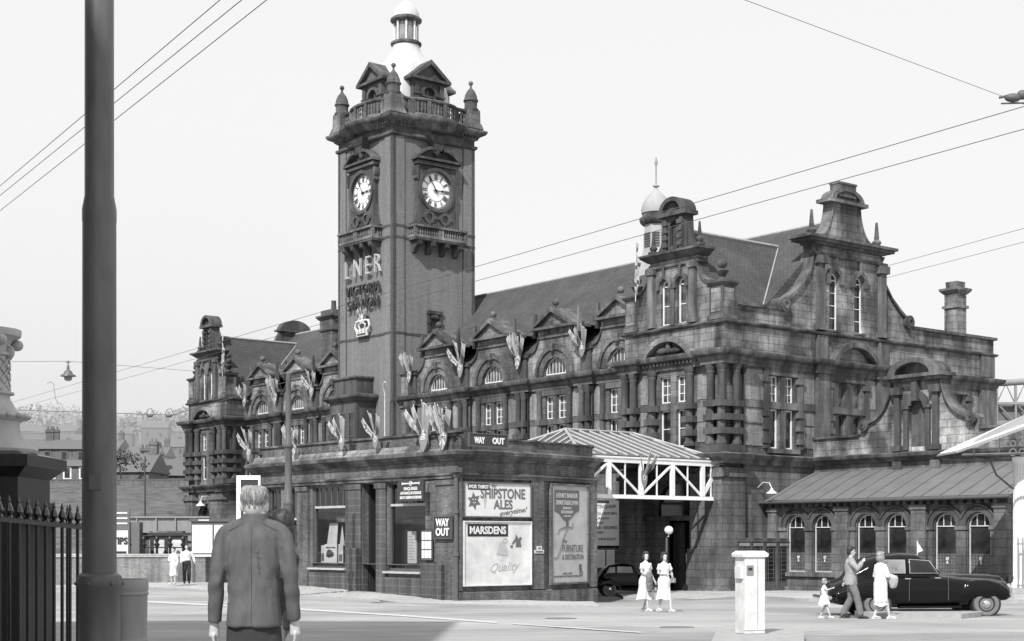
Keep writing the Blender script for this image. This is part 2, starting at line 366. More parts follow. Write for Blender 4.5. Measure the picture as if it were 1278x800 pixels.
_text = {}
def text_geo(s, size, shear=0., bold=0.):
    key = (s, size, shear, bold)
    if key in _text: return _text[key]
    cu = bpy.data.curves.new('lettering', 'FONT'); cu.body = s; cu.size = size; cu.shear = shear; cu.offset = bold
    cu.align_x = 'CENTER'; cu.align_y = 'CENTER'; cu.resolution_u = 3
    ob = bpy.data.objects.new('lettering', cu); COL.objects.link(ob)
    me = bpy.data.meshes.new_from_object(ob.evaluated_get(bpy.context.evaluated_depsgraph_get()))
    r = ([v.co.copy() for v in me.vertices], [tuple(p.vertices) for p in me.polygons])
    bpy.data.objects.remove(ob); bpy.data.curves.remove(cu); bpy.data.meshes.remove(me)
    _text[key] = r; return r
def letters(mb, s, u, z, size, y, width=None, depth=.012, shear=0., bold=0., rot=0.):
    """lettering standing in the wall plane (u, z) at depth y, extruded back by depth"""
    vs, fs = text_geo(s, size, shear, bold)
    if not vs: return
    w = max(v.x for v in vs) - min(v.x for v in vs); cx = (max(v.x for v in vs) + min(v.x for v in vs)) / 2; cy = (max(v.y for v in vs) + min(v.y for v in vs)) / 2
    k = width / w if width else 1.
    c, sn = math.cos(rot), math.sin(rot)
    P = [((v.x - cx) * k, v.y - cy) for v in vs]; P = [(u + a * c - b * sn, z + a * sn + b * c) for a, b in P]
    n = len(P)
    ed = {}
    for f in fs:
        for a, b in zip(f, f[1:] + f[:1]): ed[(a, b)] = 1
    side = [(a, b, b + n, a + n) for a, b in ed if (b, a) not in ed]
    mb.add([(a, y, b) for a, b in P] + [(a, y + depth, b) for a, b in P], [tuple(f) for f in fs] + [tuple(i + n for i in reversed(f)) for f in fs] + side)

# ------------------------------------------------------------------ windows (mesh shared between equal windows)
_win = {}
def window(parent, u, y, z, w, h, round_head=False, cols=2, rows=2, fm='white', gm='glass', rz=0., fw=.06, lower=None, name='window', open_=0.):
    key = (w, h, round_head, cols, rows, fm, gm, fw, lower)
    if key not in _win:
        fr = MB(); r = w / 2
        fr.box(-r, -r + fw, 0, .08, 0, h); fr.box(r - fw, r, 0, .08, 0, h); fr.box(-r + fw, r - fw, 0, .08, 0, fw)
        if round_head:
            fr.ring(0, h, r - fw, r, 0, .08, n=14); fr.box(-r + fw, r - fw, -.01, .07, h - fw / 2, h + fw / 2)
        else: fr.box(-r + fw, r - fw, 0, .08, h - fw, h)
        for i in range(1, cols):
            x = -r + w * i / cols; top = h + (math.sqrt(max(0, (r - fw) ** 2 - x * x)) if round_head else -fw)
            fr.box(x - .017, x + .017, .02, .06, fw, top)
        for j in range(1, rows):
            zz = h * j / rows; fr.box(-r + fw, r - fw, .025, .055, zz - .017, zz + .017)
        pn = MB(); pn.prism(arch(0, w - .02, .01, h - .01) if round_head else rect(-r + .01, r - .01, .01, h - .01), .045, .05)
        lm = None
        if lower:
            lo = MB(); lo.prism(rect(-r + fw, r - fw, fw, lower), .03, .04); lm = lo.mesh('leaded_light', M['etched'])
        _win[key] = (fr.mesh('window', M[fm]), pn.mesh('pane', M[gm]), lm)
    a, b, lm = _win[key]
    o = link(name, a, parent, (u, y, z), rz); link('pane', b, o)
    if lm: link('leaded_light', lm, o)
    return o

# ------------------------------------------------------------------ the lie of the land
_ctl = [(0, 0, .95), (-1.6, 9.4, 1.06), (3.9, 41, .56), (10.2, 37.7, .55), (-2.2, 60, .05), (-9.3, 68, .43), (-15.4, 70, .52), (3.6, 66, -.29), (10, 72, 0.), (4.5, 73, -.18),
        (20, 60, .3), (-30, 60, .8), (12, 55, .3), (18.5, 55, .45), (-6, 64, .25), (5.2, 28, .8)]
def _base(y): y = max(-5., min(75., y)); return .98 - .0125 * y
def ground(x, y):
    if y < 95:
        w = .012; a = 0.
        for cx, cy, cz in _ctl:
            k = 1 / (((x - cx) ** 2 + (y - cy) ** 2) + 6.) ; k *= k * 36; w += k; a += k * (cz - _base(cy))
        z = _base(y) + a / w
    else: z = _base(y)
    return z
def land(x, y):
    z = ground(x, y)
    # the railway cutting and the rising hillside beyond the bridge, on the left
    q_ = .245 if y < 118 else max(.12, .245 - (y - 118) * .003)
    k = max(0., min(1., (-q_ * y - x) / (2. + max(0, y - 80) * .05)))
    if y > 76.5 and k > 0:
        pts = [(76.5, .5), (79, -6.), (98, -6.), (112, 1.5), (125, 3.6), (165, 8.3), (215, 9.), (300, 14.), (450, 30.), (640, 47.), (900, 47.), (3000, 40.)]
        q = pts[-1][1]
        for (a, b), (c, d) in zip(pts, pts[1:]):
            if a <= y < c: q = b + (d - b) * (y - a) / (c - a); break
        q += (noise.noise(Vector((x * .03, y * .03, 0))) * 1.5 if y > 110 else 0)
        z = z * (1 - k) + q * k
    return z
def at(px, py, dz=0.):                                    # where the ground is at a given place in the view
    lo, hi = 3., 110.
    for _ in range(60):
        m_ = (lo + hi) / 2; z = EYE + (HY_PX - py) / F_PX * m_
        if z > ground((px - CX_PX) / F_PX * m_, m_) + dz: lo = m_
        else: hi = m_
    return Vector(((px - CX_PX) / F_PX * lo, lo, ground((px - CX_PX) / F_PX * lo, lo) + dz))
def spot(px, py, Y): return Vector(((px - CX_PX) / F_PX * Y, Y, EYE + (HY_PX - py) / F_PX * Y))

# ------------------------------------------------------------------ station building
ANG = math.atan2(-.7836, .6213)                            # its long front runs away to the left
SB = thing('station_building', 'long soot-blackened stone railway station with shaped gables and steep tiled roofs behind the clock tower', 'station', (10.12, 72., 0.), ANG)
ZC0, ZC1 = 11.37, 11.70                                    # main cornice
ZS = 13.05                                                 # attic string
CORN = [(0., 10.98), (.12, 10.98), (.12, 11.12), (.2, 11.22), (.2, 11.34), (.42, 11.42), (.5, 11.56), (.5, 11.66), (.1, 11.74), (0., 11.74)]
LOWC = [(0., 6.2), (.1, 6.2), (.14, 6.4), (.3, 6.5), (.36, 6.66), (.05, 6.74), (0., 6.74)]
STRG = [(0., 12.93), (.14, 12.97), (.2, 13.05), (.2, 13.1), (0., 13.16)]

def banded_column(mb, x, y, r=.19, blocks=True, z0=7.12, z1=10.98):
    mb.lathe([(r * 1.35, z0), (r * 1.35, z0 + .14), (r * 1.15, z0 + .2), (r, z0 + .26), (r * .92, z1 - .42), (r * 1.05, z1 - .36), (r * .95, z1 - .3), (r * 1.3, z1 - .16), (r * 1.35, z1)], x, y, 12)
    if blocks:
        for zb in (7.62, 8.28, 8.94): mb.frustum(x, y, zb, zb + .3, r * 1.3, r * 1.3, r * 1.3, r * 1.3)
def urn(mb, x, y, z, s=1.):
    mb.lathe([(a * s, z + b * s) for a, b in [(.3, 0), (.3, .1), (.16, .16), (.12, .26), (.2, .34), (.3, .5), (.34, .56), (.22, .62), (.12, .68), (.12, .72), (.22, .8), (.26, .92), (.22, 1.04), (.12, 1.12), (.02, 1.16)]], x, y, 14)
def obelisk(mb, x, y, z, h=1.1, r=.16):
    mb.frustum(x, y, z, z + .14, r * 1.2, r * 1.2, r * 1.2, r * 1.2)
    mb.lathe([(r * .7, z + .14), (r * 1.25, z + .26), (r * 1.3, z + .34), (r * .6, z + .46), (r * .7, z + .5), (r * .34, z + h), (.01, z + h + .04)], x, y, 8)
def pedestal(mb, pm, x, y, z0, z1, a):                     # panelled pier with cap
    mb.frustum(x, y, z0, z1 - .2, a, a, a, a); mb.frustum(x, y, z1 - .2, z1 - .08, a + .04, a + .04, a + .13, a + .13); mb.frustum(x, y, z1 - .08, z1, a + .13, a + .13, a + .13, a + .13)
    mb.frustum(x, y, z0, z0 + .22, a + .1, a + .1, a + .06, a + .06)
    for s_ in (-1, 1):
        pm.box(x - a + .12, x + a - .12, y + s_ * a - .025, y + s_ * a + .025, z0 + .36, z1 - .34)
        pm.box(x + s_ * a - .025, x + s_ * a + .025, y - a + .12, y + a - .12, z0 + .36, z1 - .34)

def light_pairs(c, off, w): return [(c - off, w), (c + off, w)]

def pavilion(x0, x1, near):
    c = (x0 + x1) / 2 + .06; yb = 1.5
    # lower walls
    wl = MB(); holes = []
    for u, w in light_pairs(c, .585, .74): holes += [rect(u - w / 2, u + w / 2, 7.15, 9.0), rect(u - w / 2, u + w / 2, 9.36, 10.67)]
    if near: holes += [rect(c - .55, c + 1.62, -1.2, 3.55), arch(c + .1, 2.7, 3.75, 4.35, sq=.8)]
    else: holes += [arch(c - .3, 2.0, 3.3, 4.2)]
    wl.wall(rect(x0, x1, -1.5, 11.0), holes, 0., .28)
    wl.add([(x0, 0, -1.5), (x0, yb, -1.5), (x0, yb, 11), (x0, 0, 11)], [(0, 1, 2, 3)])
    if not near: wl.add([(x1, 0, -1.5), (x1, yb, -1.5), (x1, yb, 11), (x1, 0, 11)], [(0, 1, 2, 3)])
    wl.build('wall', M['stone'], SB)
    for u, w in light_pairs(c, .585, .74):
        window(SB, u, .16, 7.15, w, 1.85, cols=1, rows=2, fm='white', fw=.07)
        window(SB, u, .16, 9.36, w, 1.31, cols=2, rows=3, fm='white', fw=.07, gm='glass_mid')
    if near:
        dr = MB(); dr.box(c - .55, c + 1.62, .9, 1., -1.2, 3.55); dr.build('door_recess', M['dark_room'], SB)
        d = MB(); d.box(c - .52, c + .28, .5, .58, -.9, 3.4)
        for zz in (.2, 1.3, 2.4): d.box(c - .42, c + .18, .47, .5, zz, zz + .85)
        d.build('door', M['wood'], SB)
        fan = MB(); fan.prism(arch(c + .1, 2.7, 3.75, 4.35, sq=.8), .2, .26); fan.build('fanlight', M['glass'], SB)
    else:
        fan = MB(); fan.prism(arch(c - .3, 2.0, 3.3, 4.2), .2, .24); fan.build('fanlight', M['glass'], SB)
    # rusticated entrance arch: long voussoirs
    vo = MB(); cc, rr = (c + .1, 1.36) if near else (c - .3, 1.)
    for i in range(9):
        a0 = PI * i / 9 + .02; a1 = PI * (i + 1) / 9 - .02; R_ = rr + (.62 if i % 2 == 0 else .4) * (1 if near else .6)
        vo.ring(cc, 4.35 if near else 4.2, rr, R_, -.16 - (.14 if i in (3, 5) else 0) - (.22 if i == 4 else 0), .02, a0, a1, 3, .8 if near else 1.)
    if near: vo.box(c - 1.9, c + 1.95, -.2, -.003, 3.5, 3.72)
    vo.build('voussoirs', M['stone_trim'], SB)
    # columns, blocks, corner cluster
    cm = MB()
    for s_ in (-1, 1): banded_column(cm, c + s_ * 1.32, -.2, .21)
    tr_ = MB()
    tr_.box(c - 1.08, c + 1.08, -.1, -.003, 9.02, 9.34); tr_.box(c - .2, c + .2, -.08, -.005, 7.16, 9.0); tr_.box(c - .2, c + .2, -.08, -.005, 9.36, 10.66)
    tr_.box(c - 1.08, c + 1.08, -.12, -.003, 10.68, 10.97); tr_.box(x0 + .05, x1 - .05, -.14, -.003, 6.76, 7.1)
    pts = [(x1 - .62, -.24), (x1 + .08, -.24)] + ([(x1 + .24, .62)] if near else [(x1 + .2, .55)]); pts += [(x0 + .3, -.24), (x0 + .88, -.24)]
    for (x, y) in pts: banded_column(cm, x, y, .2)
    cm.build('banded_columns', M['stone_dark'], SB)
    bk = MB()
    for zb in (7.62, 8.28, 8.94):
        bk.box(x1 - .9, x1 + .36, -.46, -.02, zb, zb + .3); bk.box(x0 + .02, x0 + 1.15, -.46, -.02, zb, zb + .3); bk.box(x1 + .01, x1 + .44, -.02, .95, zb, zb + .3)
        for s_ in (-1, 1): bk.box(c + s_ * 1.32 - .36, c + s_ * 1.32 + .36, -.42, -.02, zb, zb + .3)
    bk.box(x1 - .95, x1 + .38, -.5, -.02, 6.76, 7.1); bk.box(x1 + .01, x1 + .5, -.02, 1., 6.765, 7.1)
    bk.build('rusticated_blocks', M['stone_dark'], SB)
    # pale brick panels between the stone
    bp = MB()
    for (a, b) in ((c + 1.68, x1 - 1.02), (x0 + 1.2, c - 1.68)):
        for z0, z1 in ((7.3, 8.24), (8.3, 8.98), (9.38, 10.6)): bp.box(a, b, -.03, -.002, z0, z1)
    bp.build('brick_panel', M['brick_pale'], SB)
    # ground floor piers at the sides of the entrance
    gp_ = MB()
    for (a, b) in ((x1 - 1.85, x1 + .0), (x0 + .0, x0 + 1.5)):
        e = .3 if (near and a > c) else 0.
        gp_.box(a, b + e, -.42, -.004, -1.5, 6.0); gp_.box(a - .12, b + e + .12, -.56, -.43, -1.5, 1.9); gp_.box(a - .2, b + e + .2, -.64, -.003, .0 if near else -.5, .22)
        gp_.box(a - .08, b + e + .1, -.52, -.424, 1.9, 2.12); gp_.box(a - .08, b + e + .1, -.54, -.003, 5.55, 5.75)
    if near: gp_.box(x1 + .004, x1 + .3, -.003, 1.2, -1.5, 6.); gp_.box(x1 + .304, x1 + .42, -.43, 1.3, -1.5, 1.9); gp_.box(x1 + .3, x1 + .4, -.424, 1.25, 5.55, 5.75); gp_.box(x1 + .3, x1 + .4, -.42, 1.25, 1.9, 2.12)
    gp_.build('pier', M['stone'], SB)
    # attic storey with shaped gable
    hb = 1.66; bl, br = c - hb, c + hb; w2 = .62
    left = curve_in(bl, 16.2, x0 + .93, 14.95); right = list(reversed(curve_in(br, 16.2, x1 - .93, 14.95)))
    out = [(x0, 11.0), (x1, 11.0), (x1, 13.95), (x1 - .93, 13.95), (x1 - .93, 14.95)] + [(u, z) for u, z in right[1:]] + [(br, 16.6), (bl, 16.6)] + left[0:-1] + [(x0 + .93, 14.95), (x0 + .93, 13.95), (x0, 13.95)]
    hs = [arch(c - .58, w2, 13.25, 15.2), arch(c + .58, w2, 13.25, 15.2)]
    g = MB(); g.wall(out, hs, 0., .3, back=.6); g.build('gable_wall', M['stone_patchy'], SB)
    for s_ in (-.58, .58): window(SB, c + s_, .16, 13.25, w2, 1.95, round_head=True, cols=1, rows=2, fm='white', fw=.07, gm='glass_mid')
    t_ = MB()
    for s_ in (-1, 1):
        t_.box(c + s_ * 1.45 - .2, c + s_ * 1.45 + .2, -.22, -.003, 13.2, 16.0); t_.box(c + s_ * 1.45 - .28, c + s_ * 1.45 + .28, -.3, -.003, 15.85, 16.15); t_.box(c + s_ * 1.45 - .26, c + s_ * 1.45 + .26, -.28, -.003, 13.17, 13.4)
        t_.ring(c + s_ * .58, 15.2, .33, .52, -.12, -.003, n=14); t_.box(c + s_ * .58 - .54, c + s_ * .58 - .33, -.14, -.003, 15.02, 15.2); t_.box(c + s_ * .58 + .33, c + s_ * .58 + .54, -.141, -.003, 15.02, 15.2)
        t_.box(c + s_ * .58 - .07, c + s_ * .58 + .07, -.18, -.125, 15.55, 16.15)
    t_.box(c - .13, c + .13, -.1, -.002, 13.2, 15.0)
    t_.sweep([(bl - .02, .6), (bl - .02, 0.), (br + .02, 0.), (br + .02, .6)], [(0, 16.1), (.12, 16.12), (.12, 16.25), (0, 16.27)])
    t_.sweep([(bl - .02, .75), (bl - .02, 0.), (br + .02, 0.), (br + .02, .75)], [(0, 16.45), (.1, 16.5), (.3, 16.66), (.45, 16.74), (.45, 16.84), (0, 16.95)])
    t_.box(bl + .05, br - .05, .02, .7, 16.6, 16.93)
    # coping on the sweeps
    for pts_, sg in ((left, -1), ([(2 * c - u, z) for u, z in left], 1)):
        for (a, b), (a2, b2) in zip(pts_, pts_[1:]):
            t_.add([(a, -.1, b), (a2, -.1, b2), (a2, .7, b2), (a, .7, b), (a, -.1, b + .16), (a2, -.1, b2 + .16), (a2, .7, b2 + .16), (a, .7, b + .16)], [(0, 1, 2, 3), (4, 5, 6, 7), (0, 1, 5, 4), (3, 2, 6, 7), (0, 3, 7, 4), (1, 2, 6, 5)])
    t_.build('gable_mouldings', M['stone_trim'], SB)
    # crowning aedicule with niche and arched pediment
    a_ = MB(); uc = c
    a_.wall([(uc - .9, 16.94), (uc + .9, 16.94), (uc + .78, 18.75), (uc - .78, 18.75)], [arch(uc, .62, 17.15, 18.1)], .04, .2, back=.6)
    a_.prism(rect(uc - .3, uc + .3, 17.15, 18.4), .26, .3)
    for s_ in (-1, 1):
        sw = curve_in(uc + s_ * .8, 18.6, uc + s_ * 1.45, 16.95); a_.prism([(uc + s_ * .8, 16.95)] + sw, .15, .5)
        a_.box(uc + s_ * .58 - .12, uc + s_ * .58 + .12, -.08, .04, 16.95, 18.5)
        for q in range(4): a_.box(uc + s_ * .5 - .17, uc + s_ * .5 + .17, -.14, -.082, 17.1 + q * .36, 17.3 + q * .36)
    a_.box(uc - .98, uc + .98, -.2, .75, 18.62, 18.82)
    a_.ring(uc, 18.82, .62, .86, -.2, .75, n=16, sq=.85); a_.prism([(uc - .62, 18.83), (uc + .62, 18.83)] + [(uc + .62 * math.cos(PI * i / 12), 18.83 + .52 * math.sin(PI * i / 12)) for i in range(1, 12)], .05, .6)
    a_.build('gable_crown', M['stone_dark'], SB)
    fin = MB(); obelisk(fin, uc - 1.62, .2, 16.95, 1.15); obelisk(fin, uc + 1.62, .2, 16.95, 1.15); fin.build('obelisk_finials', M['stone_trim'], SB)
    # pedestals with urns
    pd = MB(); pm = MB(); ur = MB()
    spots_ = [(x0 + .47, .42), (x1 - .47, .42)]
    for x, y in spots_: pedestal(pd, pm, x, y, 13.16, 15., .44); urn(ur, x, y, 15., .95)
    pd.build('pedestal', M['stone_dark'], SB); pm.build('pedestal_panel', M['stone_patchy'], SB); ur.build('urn', M['stone_trim'], SB)
    fk = MB(); fk.box(x1 - .55, x1 - .003, .6, 2.6, 11.0, 13.9); fk.build('flank_wall', M['stone_patchy'], SB)
    # segmental tympanum breaking the attic, with a carved figure
    ty = MB(); tc_ = c - .15; hw = 1.75
    R0 = (hw * hw + .95 * .95) / (2 * .95); a0 = math.asin(hw / R0); zc = 12.65 - R0
    ty.ring(tc_, zc, R0 - .28, R0, -.42, -.003, PI / 2 - a0, PI / 2 + a0, 16); ty.build('tympanum_arch', M['stone_patchy'], SB)
    f = MB(); seg = [(tc_ + (R0 - .3) * math.cos(PI / 2 - a0 + 2 * a0 * i / 12), zc + (R0 - .3) * math.sin(PI / 2 - a0 + 2 * a0 * i / 12)) for i in range(13)]
    f.prism([(u, max(z, 11.76)) for u, z in seg], -.06, -.004)
    f.ball((tc_, -.2, 12.3), .12, .12, .15); f.ball((tc_, -.2, 12.05), .16, .14, .26); f.ball((tc_ - .45, -.16, 11.95), .42, .12, .16); f.ball((tc_ + .45, -.16, 11.92), .42, .12, .14); f.ball((tc_, -.16, 12.62), .1, .16, .2)
    f.build('carving', M['stone_dark'], SB)
    # cross roof
    rf = MB(); rz_, ez = 18.0, 13.75; xa, xb = x0 + .35, x1 - .35; cr = (xa + xb) / 2
    rf.add([(xa, .6, ez), (cr, .6, rz_), (xb, .6, ez), (xa, 8.4, ez), (cr, 8.4, rz_), (xb, 8.4, ez)], [(0, 1, 4, 3), (1, 2, 5, 4), (0, 2, 1), (3, 4, 5)])
    rf.build('roof', M['slate'], SB)
    rg = MB(); rg.tube([(cr, .6, rz_ + .03), (cr, 7.75, rz_ + .03)], .1, 6); rg.tube([(cr, 7.8, rz_ + .02), (xb, 3.05, ez + .05)], .045, 5); rg.tube([(cr, 7.8, rz_ + .02), (xa, 3.05, ez + .05)], .045, 5); rg.build('ridge_tiles', M['ridge'], SB)
    return c
cN = pavilion(-6.93, 0., True)
cF = pavilion(-56.5, -50.3, False)

# middle ranges on either side of the tower ---------------------------------------------------
Y1 = 1.5
BAYS_R = [-25.45, -19.95, -14.25, -8.9]; BAYS_L = [-47.55, -42.5, -37.5]
def top_outline(x0, x1, bays):
    pts = []
    for b in bays:
        h = 1.42
        L_ = curve_in(b - h, 14.0, b - h - .75, 13.1); R_ = curve_in(b + h, 14.0, b + h + .75, 13.1)
        pts += list(reversed(L_)) + [(b - h, 14.35), (b + h, 14.35)] + R_
    pts = [(u, z) for u, z in pts if x0 <= u <= x1]
    return [(x0, 13.1 if pts[0][1] < 13.5 else pts[0][1])] + pts + [(x1, pts[-1][1])]
def mid_range(x0, x1, bays):
    holes = []; up = []
    for b in bays:
        for s_ in (-.52, .52):
            if x0 < b + s_ - .4 and b + s_ + .4 < x1: holes += [rect(b + s_ - .37, b + s_ + .37, 7.15, 9.0), rect(b + s_ - .37, b + s_ + .37, 9.34, 10.63)]
        if b - 1.0 > x0 and b + 1.0 < x1: up.append([(b + .98, 11.8)] + [(b + .98 * math.cos(PI * i / 16), 11.82 + .98 * math.sin(PI * i / 16)) for i in range(17)] + [(b - .98, 11.8)])
    w = MB(); w.wall(rect(x0, x1, -1.5, 11.0), holes, Y1, .28); w.build('wall', M['stone'], SB)
    w = MB(); o = [(x0, 11.0)] + [(x1, 11.0)] + list(reversed(top_outline(x0, x1, bays))); w.wall(o, up, Y1, .45, back=Y1 + .6); w.build('parapet_wall', M['stone_patchy'], SB)
    for b in bays:
        for s_ in (-.52, .52):
            if x0 < b + s_ - .4 and b + s_ + .4 < x1:
                window(SB, b + s_, Y1 + .14, 7.15, .74, 1.85, cols=2, rows=2, fw=.06); window(SB, b + s_, Y1 + .14, 9.34, .74, 1.29, cols=2, rows=3, fw=.06, gm='glass_mid')
        if b + 1. < x1 and b - 1 > x0: window(SB, b, Y1 + .12, 11.8, 1.94, .05, round_head=True, cols=7, rows=1, fm='white_old', gm='glass_mid', fw=.07)
        ar = MB(); y = Y1
        if b + 1.7 < x1 + .6:
            ar.ring(b, 11.78, 1.42, 1.64, y - .2, y - .003, n=20); ar.ring(b, 11.78, 1.0, 1.4, y - .1, y - .004, n=20); ar.frustum(b, y - .2, 13.1, 13.5, .1, .14, .17, .2)
            ar.build('arch_moulding', M['stone'], SB)
        pdm = MB()
        pdm.prism([(b - 1.85, 14.35), (b + 1.85, 14.35), (b + 1.85, 14.5), (b - 1.85, 14.5)], y - .4, y + 1.)
        pdm.prism([(b - 1.85, 14.5), (b - 1.52, 14.5), (b, 15.3), (b + 1.52, 14.5), (b + 1.85, 14.5), (b, 15.55)], y - .4, y + 1.)
        pdm.box(b - 1.5, b + 1.5, y - .1, y - .003, 13.9, 14.06); pdm.build('pediment', M['stone_trim'], SB)
        tp = MB(); tp.prism([(b - 1.5, 14.502), (b + 1.5, 14.502), (b, 15.28)], y - .16, y + .9); tp.build('pediment_panel', M['stone_patchy'], SB)
        rr_ = MB(); rr_.prism([(b - 1.75, 14.48), (b + 1.75, 14.48), (b, 15.5)], y + 1.0, y + 3.6); rr_.build('dormer_roof', M['slate'], SB)
        fn = MB(); fn.frustum(b, y, 15.4, 15.62, .16, .16, .14, .14); fn.ball((b, y, 15.82), .2)
        for s_ in (-1, 1):
            if b + s_ * 1.95 < x1: fn.frustum(b + s_ * 1.9, y + .1, 14.0, 15.4, .13, .13, .07, .07)
        fn.build('finials', M['stone_trim'], SB)
        tm = MB()
        tm.box(b - .15, b + .15, y - .06, y - .005, 7.16, 10.66); tm.box(b - 1.1, b + 1.1, y - .1, y - .003, 9.01, 9.33); tm.box(b - 1.1, b + 1.1, y - .1, y - .003, 10.65, 10.96); tm.box(b - 1.1, b + 1.1, y - .16, y - .003, 6.95, 7.14)
        tm.build('window_surround', M['stone_trim'], SB)
        cm = MB(); bp = MB()
        for s_ in (-1, 1):
            if x0 < b + s_ * 1.3 < x1: banded_column(cm, b + s_ * 1.3, y - .12, .16, False); cm.box(b + s_ * 1.3 - .19, b + s_ * 1.3 + .19, y - .3, y - .004, 9.0, 9.32)
            a, e = sorted((b + s_ * 1.5, b + s_ * 2.26))
            if a > x0 and e < x1:
                for z0, z1 in ((7.2, 8.98), (9.36, 10.85)): bp.box(a, e, y - .03, y - .002, z0, z1)
        cm.build('columns', M['stone_dark'], SB); bp.build('brick_panel', M['brick_pale'], SB)
    piers = [(a + e) / 2 for a, e in zip(bays, bays[1:])] + [b for b in (bays[0] - 2.75, bays[-1] + 2.75) if x0 + .4 < b < x1 - .4]
    for p in piers:
        cm = MB()
        for s_ in (-.24, .24): banded_column(cm, p + s_, y - .2, .17, False); cm.frustum(p + s_, y - .2, 7.6, 7.9, .25, .25, .25, .25); cm.frustum(p + s_, y - .2, 8.3, 8.6, .25, .25, .25, .25)
        cm.box(p - .46, p + .46, y - .4, y - .004, 9.0, 9.32); cm.box(p - .5, p + .5, y - .44, y - .004, 6.76, 7.12); cm.box(p - .62, p + .62, y - .32, y - .003, 11.0, 11.34)
        cm.box(p - .42, p + .42, y - .16, y - .003, 11.76, 12.95); cm.box(p - .55, p + .55, y - .26, y + .7, 12.95, 13.2)
        cm.build('pier_columns', M['stone_dark'], SB)
    cp = MB(); tl = top_outline(x0, x1, bays)
    for (a, b), (a2, b2) in zip(tl, tl[1:]):
        if b > 14.01 and b2 > 14.01: continue
        if abs(a2 - a) < .02: continue
        cp.add([(a, y - .14, b), (a2, y - .14, b2), (a2, y + .7, b2), (a, y + .7, b), (a, y - .14, b + .12), (a2, y - .14, b2 + .12), (a2, y + .7, b2 + .12), (a, y + .7, b + .12)], [(0, 1, 2, 3), (4, 5, 6, 7), (0, 1, 5, 4), (3, 2, 6, 7), (0, 3, 7, 4), (1, 2, 6, 5)])
    cp.build('coping', M['stone_trim'], SB)
mid_range(-30.2, -6.93, BAYS_R)
mid_range(-50.3, -35.4, BAYS_L)
# ground floor of the range to the left of the entrance, mostly behind the booking hall
gf = MB()
for x in (-12.6, -8.0): gf.box(x - .5, x + .5, Y1 - .3, Y1 - .003, -1.5, 6.0); gf.box(x - .6, x + .6, Y1 - .4, Y1 - .302, -1.5, 1.2)
gf.box(-13.2, -6.95, Y1 - .36, Y1 - .304, 2.0, 2.2); gf.build('pier', M['stone_dark'], SB)

# side front (faces the right) ------------------------------------------------------------------
GC = 9.1; END = 22.1
sw_ = MB(RZ90); holes = []
SIDE_W = [(3.65, .55), (4.72, .55), (8.5, .72), (9.8, .72), (17.6, .7), (18.7, .7)]
for u, w in ((3.6, .62), (4.75, .62), (8.55, .86), (9.85, .86), (17.6, .8), (18.8, .8)):
    holes += [rect(u - w / 2, u + w / 2, 7.05, 9.0), rect(u - w / 2, u + w / 2, 9.34, 10.63)]
sw_.wall(rect(0, END, -1.5, 11.0), holes, 0., .28); sw_.build('wall', M['stone'], SB)
for i, (u, w) in enumerate(((3.6, .62), (4.75, .62), (8.55, .86), (9.85, .86), (17.6, .8), (18.8, .8))):
    fm = 'white' if i < 2 else 'frame_dark'
    window(SB, -.14, u, 7.05, w, 1.95, cols=1, rows=1, fm=fm, rz=PI / 2, fw=.08); window(SB, -.14, u, 9.34, w, 1.29, cols=2 if i < 2 else 1, rows=3 if i < 2 else 1, fm=fm, rz=PI / 2, gm='glass_mid')
st = MB(RZ90)
for a, b in ((6.62, 7.6), (11.5, 12.5), (20.6, END)): st.box(a, b, -.22, -.003, 6.8, 11.0); st.box(a + .1, b - .1, -.16, -.004, 11.76, 12.92)
for a in (4.175, 9.2, 18.2):
    wd = 1.05 if a < 5 else 1.25
    st.box(a - wd, a + wd, -.12, -.003, 9.01, 9.33); st.box(a - wd, a + wd, -.12, -.003, 10.65, 10.97); st.box(a - .16, a + .16, -.08, -.004, 7.06, 10.64); st.box(a - wd - .1, a + wd + .1, -.2, -.003, 6.82, 7.04)
    for s_ in (-1, 1):
        st.box(a + s_ * (wd + .22) - .16, a + s_ * (wd + .22) + .16, -.14, -.005, 7.06, 10.97)
        for zb in (7.3, 7.96, 8.62, 10.3): st.box(a + s_ * (wd + .2) - .26, a + s_ * (wd + .2) + .26, -.2, -.006, zb, zb + .26)
st.build('side_mouldings', M['stone_trim'], SB)
bp = MB(RZ90)
for a, b in ((1.35, 2.75), (5.75, 6.55), (7.65, 7.9), (10.95, 11.45), (12.6, 16.4), (20.0, 20.55)):
    for z0, z1 in ((7.15, 8.2), (8.28, 8.98), (9.38, 10.85)): bp.box(a, b, -.035, -.002, z0, z1)
bp.build('brick_panel', M['brick_pale'], SB)
bands = MB(RZ90); bands.box(.9, 6.6, -.09, -.003, 9.0, 9.36); bands.box(1.2, 3.0, -.08, -.004, 8.21, 8.27); bands.build('band_course', M['stone_trim'], SB)
